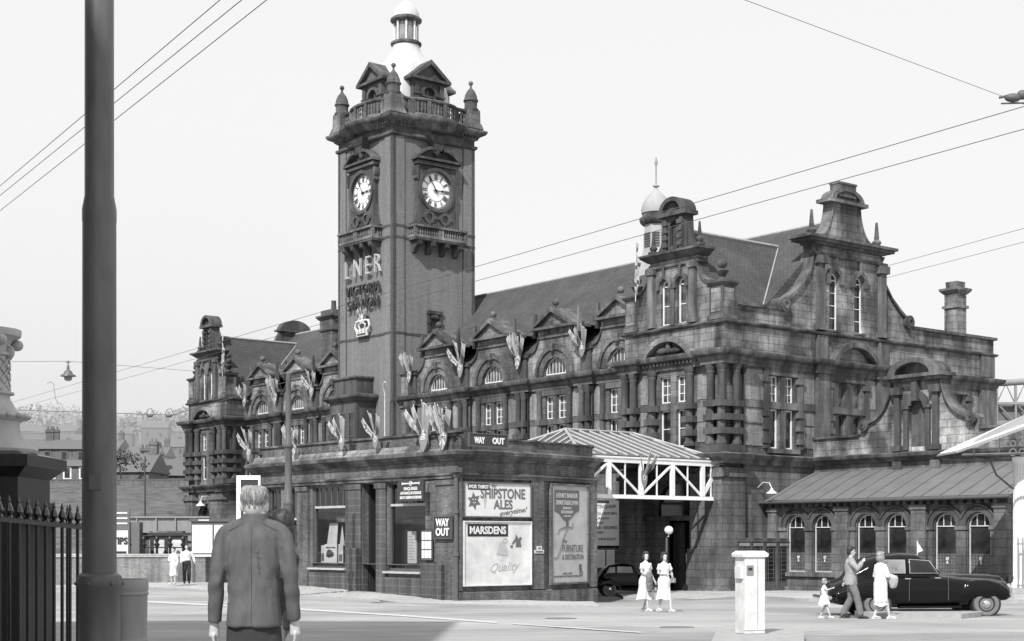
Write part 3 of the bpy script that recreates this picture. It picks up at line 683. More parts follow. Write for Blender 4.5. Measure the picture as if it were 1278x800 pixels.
# attic and gable
ga = MB(RZ90)
lc = [(6.45, 16.9), (6.2, 16.0), (5.6, 15.25), (4.9, 14.7), (4.2, 14.25)]; rc = [(2 * GC + .15 - u, z) for u, z in lc]
hl = [arch(GC - .98, .72, 13.28, 15.85), arch(GC + 1.0, .72, 13.28, 15.85)]
out = [(0.0, 11.0), (END, 11.0), (END, 13.9), (rc[-1][0], 13.9)] + list(reversed(rc)) + [(12.3, 17.5), (5.95 + .5, 17.5)] + lc + [(lc[-1][0], 13.9), (0.0, 13.9)]
ga.wall(out, hl, .002, .3, back=.6); ga.build('gable_wall', M['stone_patchy'], SB)
for u in (GC - .98, GC + 1.0): window(SB, -.16, u, 13.28, .72, 2.57, round_head=True, cols=1, rows=4, fm='white', rz=PI / 2, fw=.06)
gm_ = MB(RZ90)
for a in (6.95, 11.9):
    gm_.box(a - .24, a + .24, -.22, -.002, 13.17, 17.0); gm_.box(a - .38, a + .38, -.34, -.003, 16.55, 16.95); gm_.box(a - .4, a + .4, -.34, -.003, 13.17, 13.45)
for u in (GC - .98, GC + 1.0):
    gm_.ring(u, 15.85, .4, .66, -.14, -.002, n=14); gm_.box(u - .75, u - .38, -.16, -.003, 15.62, 15.85); gm_.box(u + .38, u + .75, -.161, -.003, 15.62, 15.85); gm_.box(u - .09, u + .09, -.2, -.145, 16.3, 17.0)
    gm_.box(u - .45, u + .45, -.12, -.003, 13.17, 13.27)
gm_.box(6.5, 12.35, -.14, -.003, 17.0, 17.14)
gm_.box(6.3, 12.0, -.3, .7, 17.5, 17.62); gm_.box(5.75, 12.45, -.5, .8, 17.62, 17.76); gm_.box(5.6, 12.6, -.62, .9, 17.76, 17.9)
for pts_ in (lc, rc):
    for (a, b), (a2, b2) in zip(pts_, pts_[1:]):
        gm_.add([(a, -.14, b), (a2, -.14, b2), (a2, .7, b2), (a, .7, b), (a, -.14, b + .17), (a2, -.14, b2 + .17), (a2, .7, b2 + .17), (a, .7, b + .17)], [(0, 1, 2, 3), (4, 5, 6, 7), (0, 1, 5, 4), (3, 2, 6, 7), (0, 3, 7, 4), (1, 2, 6, 5)])
    gm_.ring(pts_[-1][0], 14.22, .0, .36, -.24, .7, 0, 2 * PI, 18); gm_.ring(pts_[-1][0], 14.22, .12, .24, -.3, -.24, 0, 2 * PI, 14)
# tympanum over the middle window
tcx = 9.45; hw = 1.85; R0 = (hw * hw + 1.05 ** 2) / 2.1; a0 = math.asin(hw / R0); zc = 12.72 - R0
gm_.ring(tcx, zc, R0 - .26, R0, -.5, -.002, PI / 2 - a0, PI / 2 + a0, 18)
gm_.build('gable_mouldings', M['stone_trim'], SB)
nk = MB(RZ90); cl = curve_in(8.0, 19.86, 6.9, 17.92); cr_ = [(2 * GC - .02 - u, z) for u, z in cl]
nk.prism([(8.0, 19.86)] + cl[1:] + [(2 * GC - .02 - 6.9, 17.92)] + list(reversed(cr_))[1:], .0, .5); nk.build('gable_neck', M['stone_patchy'], SB)
ct = MB(RZ90); ct.box(7.55, 10.6, -.25, .7, 19.82, 20.0)
for pts_ in (cl, cr_):
    for (a, b), (a2, b2) in zip(pts_, pts_[1:]): ct.add([(a, -.08, b), (a2, -.08, b2), (a2, .6, b2), (a, .6, b), (a, -.08, b + .12), (a2, -.08, b2 + .12), (a2, .6, b2 + .12), (a, .6, b + .12)], [(0, 1, 2, 3), (4, 5, 6, 7), (0, 1, 5, 4), (3, 2, 6, 7), (0, 3, 7, 4), (1, 2, 6, 5)])
ct.ring(GC, 20.0, .98, 1.3, -.16, .6, n=16, sq=.5); ct.prism([(GC + 1.0 * math.cos(PI * i / 12), 20.0 + .5 * math.sin(PI * i / 12)) for i in range(13)], 0, .5)
ct.box(GC - .68, GC + .68, -.1, .5, 20.2, 20.85); ct.box(GC - .72, GC + .72, -.14, .54, 20.85, 20.95)
obelisk(ct, 6.5, .1, 17.9, 1.35, .2); obelisk(ct, 11.7, .1, 17.9, 1.35, .2)
ct.build('gable_crown', M['stone'], SB)
pc = MB(RZ90); pc.box(.95, 4.2, -.16, .7, 13.9, 14.05); pc.box(14.1, END + .15, -.16, .7, 13.9, 14.05); pc.build('coping', M['stone_trim'], SB)
# cornice, lower cornice and string round the whole front
def pav_path(x0, x1, near):
    p = [(x0, 1.5)] if not near else []
    p += [(x0, -.32), (x0 + 1.2, -.32), (x0 + 1.2, 0.), (x1 - 1.0, 0.), (x1 - 1.0, -.32), (x1 + .3, -.32)]
    p += [(x1 + .3, 1.0), (x1, 1.0)] if near else [(x1 + .3, 1.5)]
    return p
pR = pav_path(-6.93, 0., True); pL = pav_path(-56.5, -50.3, False)
def mid_path(x0, x1, piers):
    p = [(x0, 1.5)]
    for q in piers: p += [(q - .65, 1.5), (q - .65, 1.28), (q + .65, 1.28), (q + .65, 1.5)]
    return p + [(x1, 1.5)]
side_path = [(0., 6.55), (.2, 6.55), (.2, 7.65), (0., 7.65), (0., 11.45), (.2, 11.45), (.2, 12.55), (0., 12.55), (0., END), (-3., END)]
paths = [mid_path(-29.6, -6.93, [-22.7, -17.1, -11.58]) + pR + side_path, [(-56.5, 22.1)] + pL[0:] + mid_path(-50., -35.9, [-45., -40.])]
co = MB()
for p in paths:
    p = [q for i, q in enumerate(p) if i == 0 or (Vector(q) - Vector(p[i - 1])).length > .05]
    co.sweep(p, CORN)
co.build('cornice', M['stone_trim'], SB)
lo = MB(); lo.sweep([(-29.6, 1.5), (-6.93, 1.5), (-6.93, -.36), (-5.5, -.36), (-5.5, -.1), (-1.5, -.1), (-1.5, -.5), (.45, -.5), (.45, 1.1), (0.02, 1.1), (0.02, END)], LOWC)
lo.sweep([(-56.5, 22.), (-56.5, -.36), (-54.9, -.36), (-54.9, -.1), (-52.2, -.1), (-52.2, -.5), (-50.1, -.5), (-50.1, 1.5), (-35.9, 1.5)], LOWC); lo.build('lower_cornice', M['stone_trim'], SB)
sg = MB(); sg.sweep([(-6.93, 1.5), (-6.93, 0.), (0., 0.), (0., END), (-3., END)], STRG); sg.sweep([(-56.5, 22.), (-56.5, 0.), (-50.3, 0.), (-50.3, 1.5)], STRG); sg.build('attic_string', M['stone_trim'], SB)
# dentils under the main cornice of the near pavilion
dn = MB()
x = -5.6
while x < -1.1: dn.box(x, x + .12, -.3, -.2, 11.22, 11.36); x += .26
dn.build('dentils', M['stone_dark'], SB)
# rest of the body: ends, back
bd = MB(); bd.box(-56.5, -56.2, .0, 22.1, -1.5, 13.9); bd.box(-56.4, -.02, 21.7, 22.1, -1.5, 13.2); bd.box(-29.5, -.3, 1.9, 21.6, -1.5, -1.); bd.build('rear_wall', M['stone'], SB)
# main roof
RR = 19.1
rf = MB()
def mroof(x0, x1): rf.add([(x0, 1.9, 12.75), (x1, 1.9, 12.75), (x1, GC, RR), (x0, GC, RR), (x0, 16.3, 12.75), (x1, 16.3, 12.75)], [(0, 1, 2, 3), (3, 2, 5, 4), (0, 3, 4), (1, 5, 2)])
mroof(-56.2, -.5); rf.build('roof', M['slate'], SB)
fl = MB(); fl.box(-56.3, -.4, 16.2, 21.8, 12.6, 12.8); fl.box(-56.3, -.4, 1.7, 2.2, 12.4, 12.74); fl.build('flat_roof', M['lead_grey'], SB)
rg = MB(); rg.tube([(-56.2, GC, RR + .03), (-.3, GC, RR + .03)], .1, 6); rg.build('ridge_tiles', M['ridge'], SB)
# far end gable showing over the roof
fg = MB(RZ90 @ Matrix.Identity(4)); fg.prism([(6.3, 14.), (11.9, 14.), (11.9, 17.7), (11.2, 18.), (10.5, 19.4), (7.8, 19.4), (7.0, 18.), (6.3, 17.7)], 55.9, 56.3)
fg.ring(9.1, 19.4, .0, 1.4, 55.8, 56.5, n=16, sq=.62); fg.box(7.55, 10.65, 55.7, 56.6, 19.3, 19.45); fg.build('far_gable', M['stone_dark'], SB)
# chimneys
def chimney(x, y, z0, z1, a, b, mat):
    c_ = MB(); c_.frustum(x, y, z0, z1 - .7, a, b, a, b); c_.frustum(x, y, z1 - .7, z1 - .5, a + .04, b + .04, a + .22, b + .22); c_.frustum(x, y, z1 - .5, z1 - .38, a + .22, b + .22, a + .22, b + .22); c_.frustum(x, y, z1 - .38, z1, a - .06, b - .06, a - .04, b - .04)
    c_.frustum(x, y, z1 - 1.5, z1 - 1.35, a + .1, b + .1, a + .1, b + .1); o_ = c_.build('chimney', mat, SB); return o_
chimney(-.9, 19.75, 13.2, 17.1, .42, .44, M['stone_patchy'])
o_ = chimney(-43.5, 5.0, 14.8, 19.2, .85, .6, M['stone'])
pt = MB(); pt.lathe([(.2, 19.2), (.17, 19.85), (.2, 19.9)], -43.4, 5, 10); pt.build('chimney_pot', M['stone_trim'], o_)
# ventilation turret on the ridge
cu = MB(); X_, Y_ = -14.1, GC
cu.lathe([(1.35, 18.0), (1.0, 19.0), (.82, 19.45), (.82, 19.6), (.74, 19.62), (.72, 21.1), (.8, 21.15)], X_, Y_, 8); tur = cu.build('ridge_turret', M['lead_grey'], SB)
lv = MB()
for k in range(8):
    T_ = TR(X_, Y_) @ Matrix.Rotation(2 * PI * k / 8, 4, 'Z'); lv.M = T_
    for q in range(6): lv.box(-.22, .22, -.72, -.68, 19.75 + q * .15, 19.83 + q * .15)
lv.build('louvres', M['stone_dark'], tur)
cu = MB(); cu.lathe([(.8, 21.1), (.95, 21.25), (1.0, 21.4), (.98, 21.5), (.84, 21.55), (.82, 21.75), (.86, 21.8)], X_, Y_, 16); cu.build('turret_cornice', M['stone_trim'], tur)
cu = MB(); cu.lathe([(.86, 21.78), (.88, 22.0), (.8, 22.35), (.62, 22.7), (.36, 22.95), (.14, 23.15), (.08, 23.35), (.2, 23.38), (.2, 23.44), (.05, 23.5), (.045, 24.6), (.1, 24.75), (.09, 24.88), (.02, 25.15)], X_, Y_, 20); cu.build('turret_dome', M['lead_grey'], tur)
# rainwater pipes
def downpipe(parent, x, y, z0, z1, r=.055, mat='black'):
    p = MB(); p.tube([(x, y, z0), (x, y, z1)], r, 8); p.frustum(x, y, z1 - .05, z1 + .28, r, r, r * 2.6, r * 2.6); z = z0 + .5
    while z < z1: p.lathe([(r * 1.35, z), (r * 1.35, z + .12)], x, y, 8); z += 2.2
    return p.build('downpipe', M[mat], parent)
for x in (-11.0 - 5.55, -11.0, -22.0): downpipe(SB, x, Y1 - .12, 2., 10.6)
downpipe(SB, .12, 1.25, 2., 10.6); downpipe(SB, -49.6, Y1 - .1, 2., 10.6)
# low-level bulkhead lamp on its bracket beside the entrance
lb = MB(); lb.tube([(.05, 2.35, 5.1), (.4, 2.35, 5.35), (.8, 2.35, 5.3), (.95, 2.35, 5.05)], .025, 6); lb.lathe([(.05, 5.05), (.09, 4.95), (.26, 4.82), (.27, 4.78)], .95, 2.35, 14)
tag(lb.build('wall_lamp', M['white_old'], None, (10.12, 72., 0.), ANG), 'small white enamel lamp on a curved bracket by the telephone boxes', 'lamp')
lb = MB(); lb.tube([(-52.3, -.05, 5.6), (-52.3, -.5, 5.85), (-52.3, -1.0, 5.8), (-52.3, -1.1, 5.5)], .03, 6); lb.lathe([(.05, 5.5), (.1, 5.35), (.34, 5.15), (.35, 5.1)], -52.3, -1.1, 14)
tag(lb.build('wall_lamp', M['white_old'], None, (10.12, 72., 0.), ANG), 'white enamel lamp on a curved bracket above the arched doorway of the far pavilion', 'lamp')
# oriel at the foot of the tower front
orl = MB(); orl.box(-34.9, -31.6, -.55, 1.0, 6.8, 11.6); orl.box(-34.6, -31.9, -.4, 1.0, 11.9, 13.0)
orl.sweep([(-34.9, 1.), (-34.9, -.55), (-31.6, -.55), (-31.6, 1.)], [(0, 11.5), (.15, 11.55), (.35, 11.75), (.35, 11.9), (0, 12.)]); orl.sweep([(-34.6, 1.), (-34.6, -.4), (-31.9, -.4), (-31.9, 1.)], [(0, 12.9), (.12, 13.), (.12, 13.1), (0, 13.15)]); orl.build('oriel', M['stone_dark'], SB)
for u in (-34.3, -33.25, -32.2): window(SB, u, -.6, 9.2, .72, 1.6, cols=1, rows=2, fm='frame_dark')

# ------------------------------------------------------------------ clock tower
TO = Vector((10.12, 72., 0.)) + Matrix.Rotation(ANG, 3, 'Z') @ Vector((-29.63, .91, 0.))
CT = thing('clock_tower', 'tall square brick clock tower with white lead dome, stone balustrade and two white clock dials', 'clock tower', TO, ANG)
TW = 6.4; H = TW / 2; TCX, TCY = -H, H
def face(k): return TR(TCX, TCY) @ Matrix.Rotation(k * PI / 2, 4, 'Z')
sh = MB(); sh.box(-TW, 0, 0, TW, -1.5, 28.5); shaft = sh.build('shaft', M['brick_tower'], CT)
pl = MB(); bn = MB(); jt = MB()
for k in range(4):
    pl.M = bn.M = jt.M = face(k)
    for s_ in (-1, 1):
        a, b = sorted((s_ * (H + .07), s_ * (H - .85))); pl.box(a, b, -H - .07, -H + .2, -1.4, 28.45)
        jt.box(s_ * (H - .88) - .03, s_ * (H - .88) + .03, -H - .02, -H + .05, -1.4, 28.45)
        for z in (22.55, 21.82, 15.7): bn.box(a - (.012 if s_ < 0 else 0), b + (.012 if s_ > 0 else 0), -H - .085, -H + .1, z, z + .17)
    for z in (22.55, 21.82, 15.7): bn.box(-H + .86, H - .86, -H - .03, -H + .1, z, z + .15)
pl.build('corner_pilasters', M['brick_tower'], CT); bn.build('brick_bands', M['brick_tower_band'], CT); jt.build('pilaster_joints', M['brick_tower_band'], CT)
def bulge(h, amt=.55, w=1.75):
    """closed plan of the tower head, each side bowing out over its clock"""
    P = []
    for k in range(4):
        side = [(-h, -h), (-w, -h)] + [(w * -math.cos(PI * i / 10), -h - amt * math.sin(PI * i / 10)) for i in range(1, 10)] + [(w, -h)]
        for u, v in side:
            q = Matrix.Rotation(k * PI / 2, 4, 'Z') @ Vector((u, v, 0)); P.append((q.x + TCX, q.y + TCY))
    return P
e = MB(); e.sweep(bulge(H, .25), [(-.8, 28.35), (.08, 28.35), (.2, 28.45), (.2, 28.6), (.05, 28.62), (.05, 29.0), (-.8, 29.0)], True); e.build('frieze', M['stone_dark'], CT)
e = MB(); e.sweep(bulge(H), [(-.9, 28.98), (.08, 28.98), (.25, 29.1), (.3, 29.2), (.58, 29.34), (.68, 29.48), (.68, 29.6), (.2, 29.7), (-.9, 29.72)], True); e.plan(bulge(H - .3), 29.3, 29.7); e.build('cornice', M['stone_trim'], CT)
dn = MB()
for k in range(4):
    dn.M = face(k)
    for i in range(24):
        u = -3.1 + i * .27
        if abs(u) > 1.75: dn.box(u - .06, u + .06, -H - .42, -H - .2, 29.1, 29.24)
    # console under the bow
    dn.frustum(0, -H - .3, 28.2, 28.6, .45, .3, .95, .5); dn.frustum(0, -H - .25, 27.75, 28.2, .28, .25, .45, .32)
dn.build('consoles', M['stone_dark'], CT)
e = MB(); e.sweep(bulge(H - .12, .5), [(-.25, 29.7), (.12, 29.7), (.12, 29.95), (.04, 30.05), (-.25, 30.05)], True); e.build('balustrade_plinth', M['stone'], CT)
e = MB(); e.sweep(bulge(H - .12, .5), [(-.2, 30.85), (.1, 30.85), (.13, 30.95), (.08, 31.02), (-.2, 31.02)], True); e.build('balustrade_rail', M['stone_trim'], CT)
for k in range(4):
    b_ = MB(face(k)); pth = [(-2.6 + .245 * i) for i in range(22)]
    for u in pth:
        hh = H - .16; v = -hh - (.5 * math.sqrt(max(0, 1 - (u / 1.75) ** 2)) if abs(u) < 1.75 else 0)
        if min(abs(abs(u) - 1.75), abs(abs(u) - .62)) < .13: b_.frustum(u, v, 30.03, 30.87, .13, .12, .13, .12)
        else: b_.lathe([(.07, 30.04), (.05, 30.15), (.085, 30.32), (.05, 30.45), (.045, 30.5), (.085, 30.62), (.05, 30.75), (.07, 30.86)], u, v, 6)
    b_.build('balusters', M['stone'], CT)
for sx in (-1, 1):
    for sy in (-1, 1):
        x, y = TCX + sx * (H - .12), TCY + sy * (H - .12)
        p = MB(); p.frustum(x, y, 29.72, 30.1, .62, .62, .5, .5); p.frustum(x, y, 30.1, 31.0, .46, .46, .44, .44); p.lathe([(.5, 31.), (.52, 31.1), (.42, 31.16), (.42, 31.55), (.5, 31.62), (.5, 31.7), (.44, 31.76), (.4, 32.0), (.28, 32.28), (.13, 32.45), (.07, 32.55), (.07, 32.68), (.05, 32.7)], x, y, 16); p.ball((x, y, 32.83), .16)
        p.build('pinnacle', M['stone'], CT)
# lead dome: square with rounded corners, drawn in to the lantern
dm = MB(); rings = []
for z, r, pw in [(29.72, 2.3, 8), (31.0, 2.3, 7), (32.0, 2.25, 6), (32.8, 2.1, 5), (33.5, 1.82, 4), (34.1, 1.5, 3), (34.6, 1.2, 2.5), (35.0, 1.02, 2), (35.3, .92, 2), (35.5, .9, 2)]: rings.append((z, r, pw))
vs = []; fs = []; n = 48
for z, r, pw in rings:
    for k in range(n):
        t = 2 * PI * k / n; c_, s_ = math.cos(t), math.sin(t); e_ = 2 / pw
        vs.append((TCX + r * math.copysign(abs(c_) ** e_, c_), TCY + r * math.copysign(abs(s_) ** e_, s_), z))
for i in range(len(rings) - 1):
    for k in range(n): fs.append((i * n + k, i * n + (k + 1) % n, (i + 1) * n + (k + 1) % n, (i + 1) * n + k))
dm.add(vs, fs); dm.build('dome', M['lead'], CT)
ln = MB(); ln.lathe([(.9, 35.4), (1.02, 35.5), (1.04, 35.62), (.92, 35.7), (.6, 35.72)], TCX, TCY, 24); ln.lathe([(.6, 36.95), (.92, 36.98), (1.05, 37.1), (1.05, 37.22), (.9, 37.32), (.86, 37.36)], TCX, TCY, 24); lant = ln.build('lantern', M['stone_trim'], CT)
ln = MB()
for k in range(8): a = 2 * PI * k / 8 + .2; ln.lathe([(.075, 35.7), (.06, 36.3), (.075, 36.98)], TCX + .78 * math.cos(a), TCY + .78 * math.sin(a), 8)
ln.build('lantern_columns', M['white_old'], lant)
ln = MB(); ln.lathe([(.68, 35.7), (.68, 36.98)], TCX, TCY, 16); ln.build('lantern_glazing', M['glass_pale'], lant)
ln = MB(); ln.lathe([(.88, 37.34), (.86, 37.6), (.7, 37.95), (.42, 38.25), (.14, 38.45), (.08, 38.8), (.03, 39.8)], TCX, TCY, 24); ln.build('lantern_cap', M['lead'], lant)
# dormers round the dome
for k in range(4):
    d = MB(face(k)); y0 = -2.62
    d.wall(rect(-1.22, 1.22, 29.7, 32.45), [arch(0, 1.0, 30.3, 31.55)], y0, .3, back=None); d.box(-1.22, -1.0, y0 + .01, y0 + 1.9, 29.7, 32.45); d.box(1.0, 1.22, y0 + .01, y0 + 1.9, 29.7, 32.45)
    d.ring(0, 31.55, .5, .7, y0 - .1, y0 - .003, n=14)
    for s_ in (-1, 1): d.box(s_ * .98 - .16, s_ * .98 + .16, y0 - .12, y0 - .004, 29.72, 32.3); d.box(s_ * .98 - .22, s_ * .98 + .22, y0 - .18, y0 - .004, 31.5, 31.62)
    d.prism([(-1.6, 32.45), (1.6, 32.45), (1.6, 32.62), (-1.6, 32.62)], y0 - .32, y0 + 1.9)
    d.prism([(-1.6, 32.62), (-1.22, 32.62), (0, 33.55), (1.22, 32.62), (1.6, 32.62), (0, 33.85)], y0 - .32, y0 + 1.9); d.prism([(-1.2, 32.61), (1.2, 32.61), (0, 33.52)], y0 - .05, y0 + 1.8)
    dd = d.build('dormer', M['stone_dark'], CT)
    g = MB(face(k)); g.prism(arch(0, 1.0, 29.75, 31.55), y0 + .26, y0 + .31); g.box(-.03, .03, y0 + .12, y0 + .19, 30.3, 32.0); g.box(-.5, .5, y0 + .12, y0 + .19, 31.5, 31.58); g.build('dormer_window', M['glass_mid'], dd)
# clocks
for k in range(4):
    Fk = face(k); y0 = -H
    s = MB(Fk)
    s.wall(rect(-1.5, 1.5, 22.75, 27.05), [[(1.27 * math.cos(2 * PI * i / 32), 25.2 + 1.27 * math.sin(2 * PI * i / 32)) for i in range(32)]], y0 - .3, .22); s.box(-1.5, -1.46, y0 - .299, y0, 22.75, 27.05); s.box(1.46, 1.5, y0 - .299, y0, 22.75, 27.05)
    s.ring(0, 25.2, 1.23, 1.44, y0 - .42, y0 - .28, 0, 2 * PI, 36)
    s.box(-1.62, 1.62, y0 - .48, y0, 26.75, 26.95); s.box(-1.75, 1.75, y0 - .6, y0, 27.05, 27.2)
    # broken curved pediment
    for s_ in (-1, 1):
        pts = [(s_ * (1.78 - 1.3 * i / 8), 27.2 + .72 * math.sin(PI / 2 * i / 8)) for i in range(9)]
        s.prism(pts + [(u, z - .2) for u, z in reversed(pts)], y0 - .62, y0); s.prism([(s_ * 1.6, 27.19)] + [(u, z - .19) for u, z in pts[1:]] + [(s_ * .3, 27.7), (0, 27.5), (0, 27.19)], y0 - .2, y0)
        # side scroll brackets and lower wings
        s.prism([(s_ * 1.5, 26.6), (s_ * 1.72, 26.55), (s_ * 1.72, 26.2), (s_ * 1.6, 26.0), (s_ * 1.64, 25.8), (s_ * 1.5, 25.7)], y0 - .4, y0)
        s.prism([(s_ * 1.5, 24.2)] + curve_in(s_ * 1.55, 24.1, s_ * 1.98, 22.85) + [(s_ * 1.98, 22.7), (s_ * 1.5, 22.7)], y0 - .26, y0)
        # oculus with lugged frame
        s.ring(s_ * .62, 23.4, .24, .42, y0 - .4, y0 - .3, 0, 2 * PI, 20); s.box(s_ * .62 - .55, s_ * .62 + .55, y0 - .36, y0 - .3, 22.86, 22.98)
        for a in range(4): s.box(s_ * .62 - .08 + .46 * math.cos(a * PI / 2), s_ * .62 + .08 + .46 * math.cos(a * PI / 2), y0 - .42, y0 - .3, 23.32 + .46 * math.sin(a * PI / 2), 23.48 + .46 * math.sin(a * PI / 2))
    s.ball((0, y0 - .3, 27.72), .26, .2, .38)
    s.build('clock_surround', M['stone_dark'], CT)
    oc = MB(Fk); oc.disc(.62, 23.4, .24, y0 - .33, y0 - .303, 16); oc.disc(-.62, 23.4, .24, y0 - .33, y0 - .303, 16); oc.build('oculi', M['glass'], CT)
    dl = MB(Fk); dl.disc(0, 25.2, 1.26, y0 - .18, y0 - .1, 40); dial = dl.build('clock_face', M['dial'], CT)
    nu = MB(Fk); yy = y0 - .2
    for r_, w_ in ((1.2, .02), (1.1, .01), (.68, .007)): nu.ring(0, 25.2, r_ - w_, r_ + w_, yy, yy + .015, 0, 2 * PI, 40)
    for i, t_ in enumerate(['XII', 'I', 'II', 'III', 'IIII', 'V', 'VI', 'VII', 'VIII', 'IX', 'X', 'XI']):
        a = PI / 2 - i * PI / 6; wd = {1: .07, 2: .13, 3: .2, 4: .3}.get(len(t_), .2) + (.06 if 'V' in t_ or 'X' in t_ else 0)
        letters(nu, t_, .89 * math.cos(a), 25.2 + .89 * math.sin(a), .46, yy, width=wd * 1.05, depth=.015, bold=.012, rot=a - PI / 2)
    for i in range(60):
        a = 2 * PI * i / 60; nu.M = Fk; nu.ring(0, 25.2, 1.12, 1.18, yy, yy + .015, a - .012, a + .012, 1)
    nu.build('numerals', M['ink'], dial)
    def hand(name, ang, L_, w_, y):
        h_ = MB(Fk); c_, s_ = math.cos(ang), math.sin(ang)
        P = [(-.2, -w_ * .6), (-.2, w_ * .6), (0, w_ * .8), (L_ * .55, w_ * .5), (L_ * .72, w_ * 1.5), (L_, 0), (L_ * .72, -w_ * 1.5), (L_ * .55, -w_ * .5), (0, -w_ * .8)]
        h_.prism([(a * c_ - b * s_, 25.2 + a * s_ + b * c_) for a, b in P], y, y + .02); h_.disc(0, 25.2, .09, y - .01, y + .021, 14); h_.build(name, M['ink'], dial)
    hand('minute_hand', math.radians(90 + 32), 1.06, .045, yy - .08); hand('hour_hand', math.radians(90 - 88), .7, .055, yy - .05)
    # balcony below
    b_ = MB(Fk); b_.box(-2.05, 2.05, y0 - .85, y0, 21.92, 22.08); b_.box(-2.0, 2.0, y0 - .8, y0, 21.8, 21.92)
    b_.box(-2.08, 2.08, y0 - .9, y0 - .62, 22.6, 22.72); b_.box(-2.08, -1.8, y0 - .62, y0, 22.6, 22.72); b_.box(1.8, 2.08, y0 - .62, y0, 22.6, 22.72)
    for u in [-1.98, -.12, .12, 1.98]: b_.frustum(u, y0 - .75, 22.06, 22.62, .09, .09, .09, .09)
    for u in [-1.98 + .19 + i * .185 for i in range(9)] + [.3 + .1 + i * .185 for i in range(9)]: b_.lathe([(.05, 22.06), (.035, 22.15), (.06, 22.3), (.035, 22.48), (.05, 22.62)], u, y0 - .75, 6)
    for s_ in (-1, 1):
        for v in (.12, .34, .55): b_.lathe([(.05, 22.06), (.035, 22.15), (.06, 22.3), (.035, 22.48), (.05, 22.62)], s_ * 1.94, y0 - v, 6)
    b_.build('balcony', M['stone'], CT)
    b_ = MB(Fk)
    for u in (-1.6, -.55, .55, 1.6):
        b_.M = Fk @ TR(u, 0) @ Matrix.Identity(4)
        q = [(0., 21.0), (-.2, 21.05), (-.34, 21.3), (-.72, 21.5), (-.78, 21.8), (0, 21.8)]
        vs = [(-.18, y0 + a, z) for a, z in q] + [(.18, y0 + a, z) for a, z in q]; nq = len(q)
        b_.add(vs, [tuple(range(nq)), tuple(reversed(range(nq, 2 * nq)))] + [(i, (i + 1) % nq, (i + 1) % nq + nq, i + nq) for i in range(nq)])
    b_.build('balcony_brackets', M['stone_dark'], CT)
# window low on the right-hand face
w_ = MB(face(1)); y0 = -H
w_.box(-.55, -.38, y0 - .1, y0, 14.4, 17.3); w_.box(.38, .55, y0 - .1, y0, 14.4, 17.3); w_.box(-.62, .62, y0 - .16, y0, 17.2, 17.42); w_.ball((0, y0 - .1, 17.0), .35, .12, .16)
for q in range(5): w_.box(-.62, -.36, y0 - .14, y0 - .102, 14.5 + q * .52, 14.76 + q * .52); w_.box(.36, .62, y0 - .14, y0 - .102, 14.5 + q * .52, 14.76 + q * .52)
w_.build('window_surround', M['stone_dark'], CT)
w_ = MB(face(1)); w_.box(-.37, .37, y0 - .05, y0 - .01, 14.4, 17.2); w_.build('window', M['glass'], CT)
# lettering on the front face
def wall_letters(name, label, txt, u, z, size, width, mats, depth=.16, out=.22, bold_=.012):
    mb = MB(face(0)); letters(mb, txt, u, z, size, -H - .07 - out, width=width, depth=depth, bold=bold_)
    for i in range(5): mb.box(u - width / 2 + width * (i + .5) / 5 - .02, u - width / 2 + width * (i + .5) / 5 + .02, -H - .1 - out + depth, -H - .03, z - .05, z + .05)
    o = mb.build(name, mats, None, TO, ANG); return tag(o, label, 'sign')
wall_letters('letter_sign', 'tall white raised letters LNER on the left face of the clock tower', 'L N E R', .02, 20.4, 1.75, 4.2, M['monument'], bold_=-.02)
wall_letters('letter_sign', 'dark raised letters VICTORIA on the clock tower below the large LNER', 'VICTORIA', .02, 18.92, .92, 4.1, M['sign_dark'], bold_=-.008)
wall_letters('letter_sign', 'dark raised letters STATION on the clock tower just above the white crown', 'STATION', .02, 17.98, .92, 3.7, M['sign_dark'], bold_=-.008)
# crown
cr = thing('crown_emblem', 'white openwork royal crown fixed to the tower front beneath the lettering', 'emblem', TO, ANG)
c_ = MB(face(0)); y = -H - .32; zc = 15.85
c_.box(-.62, .62, y, y + .12, zc, zc + .24)
for i, u in enumerate((-.56, -.19, .19, .56)): c_.box(u - .07, u + .07, y, y + .12, zc + .24, zc + .5); c_.box(u - .13, u + .13, y + .001, y + .121, zc + .33, zc + .42)
for s_ in (-1, 1):
    pts = [(s_ * .58, zc + .3), (s_ * .86, zc + .62), (s_ * .72, zc + .98), (s_ * .3, zc + 1.02), (0, zc + .86)]
    c_.tube([(u, y + .06, z) for u, z in pts], .075, 6); c_.tube([(s_ * .22, y + .05, zc + .35), (s_ * .4, y + .05, zc + .75), (0, y + .05, zc + .9)], .05, 6)
c_.ball((0, y + .06, zc + 1.0), .13); c_.box(-.04, .04, y + .02, y + .1, zc + 1.1, zc + 1.4); c_.box(-.14, .14, y + .021, y + .101, zc + 1.2, zc + 1.28)
c_.box(-.03, .03, y + .12, -H - .06, zc + .1, zc + .16); c_.build('crown', M['white_old'], cr)
c_ = MB(face(0)); c_.box(-.5, .5, y - .02, y - .003, zc + .06, zc + .18); c_.build('crown_band', M['cloth_dark'], cr)

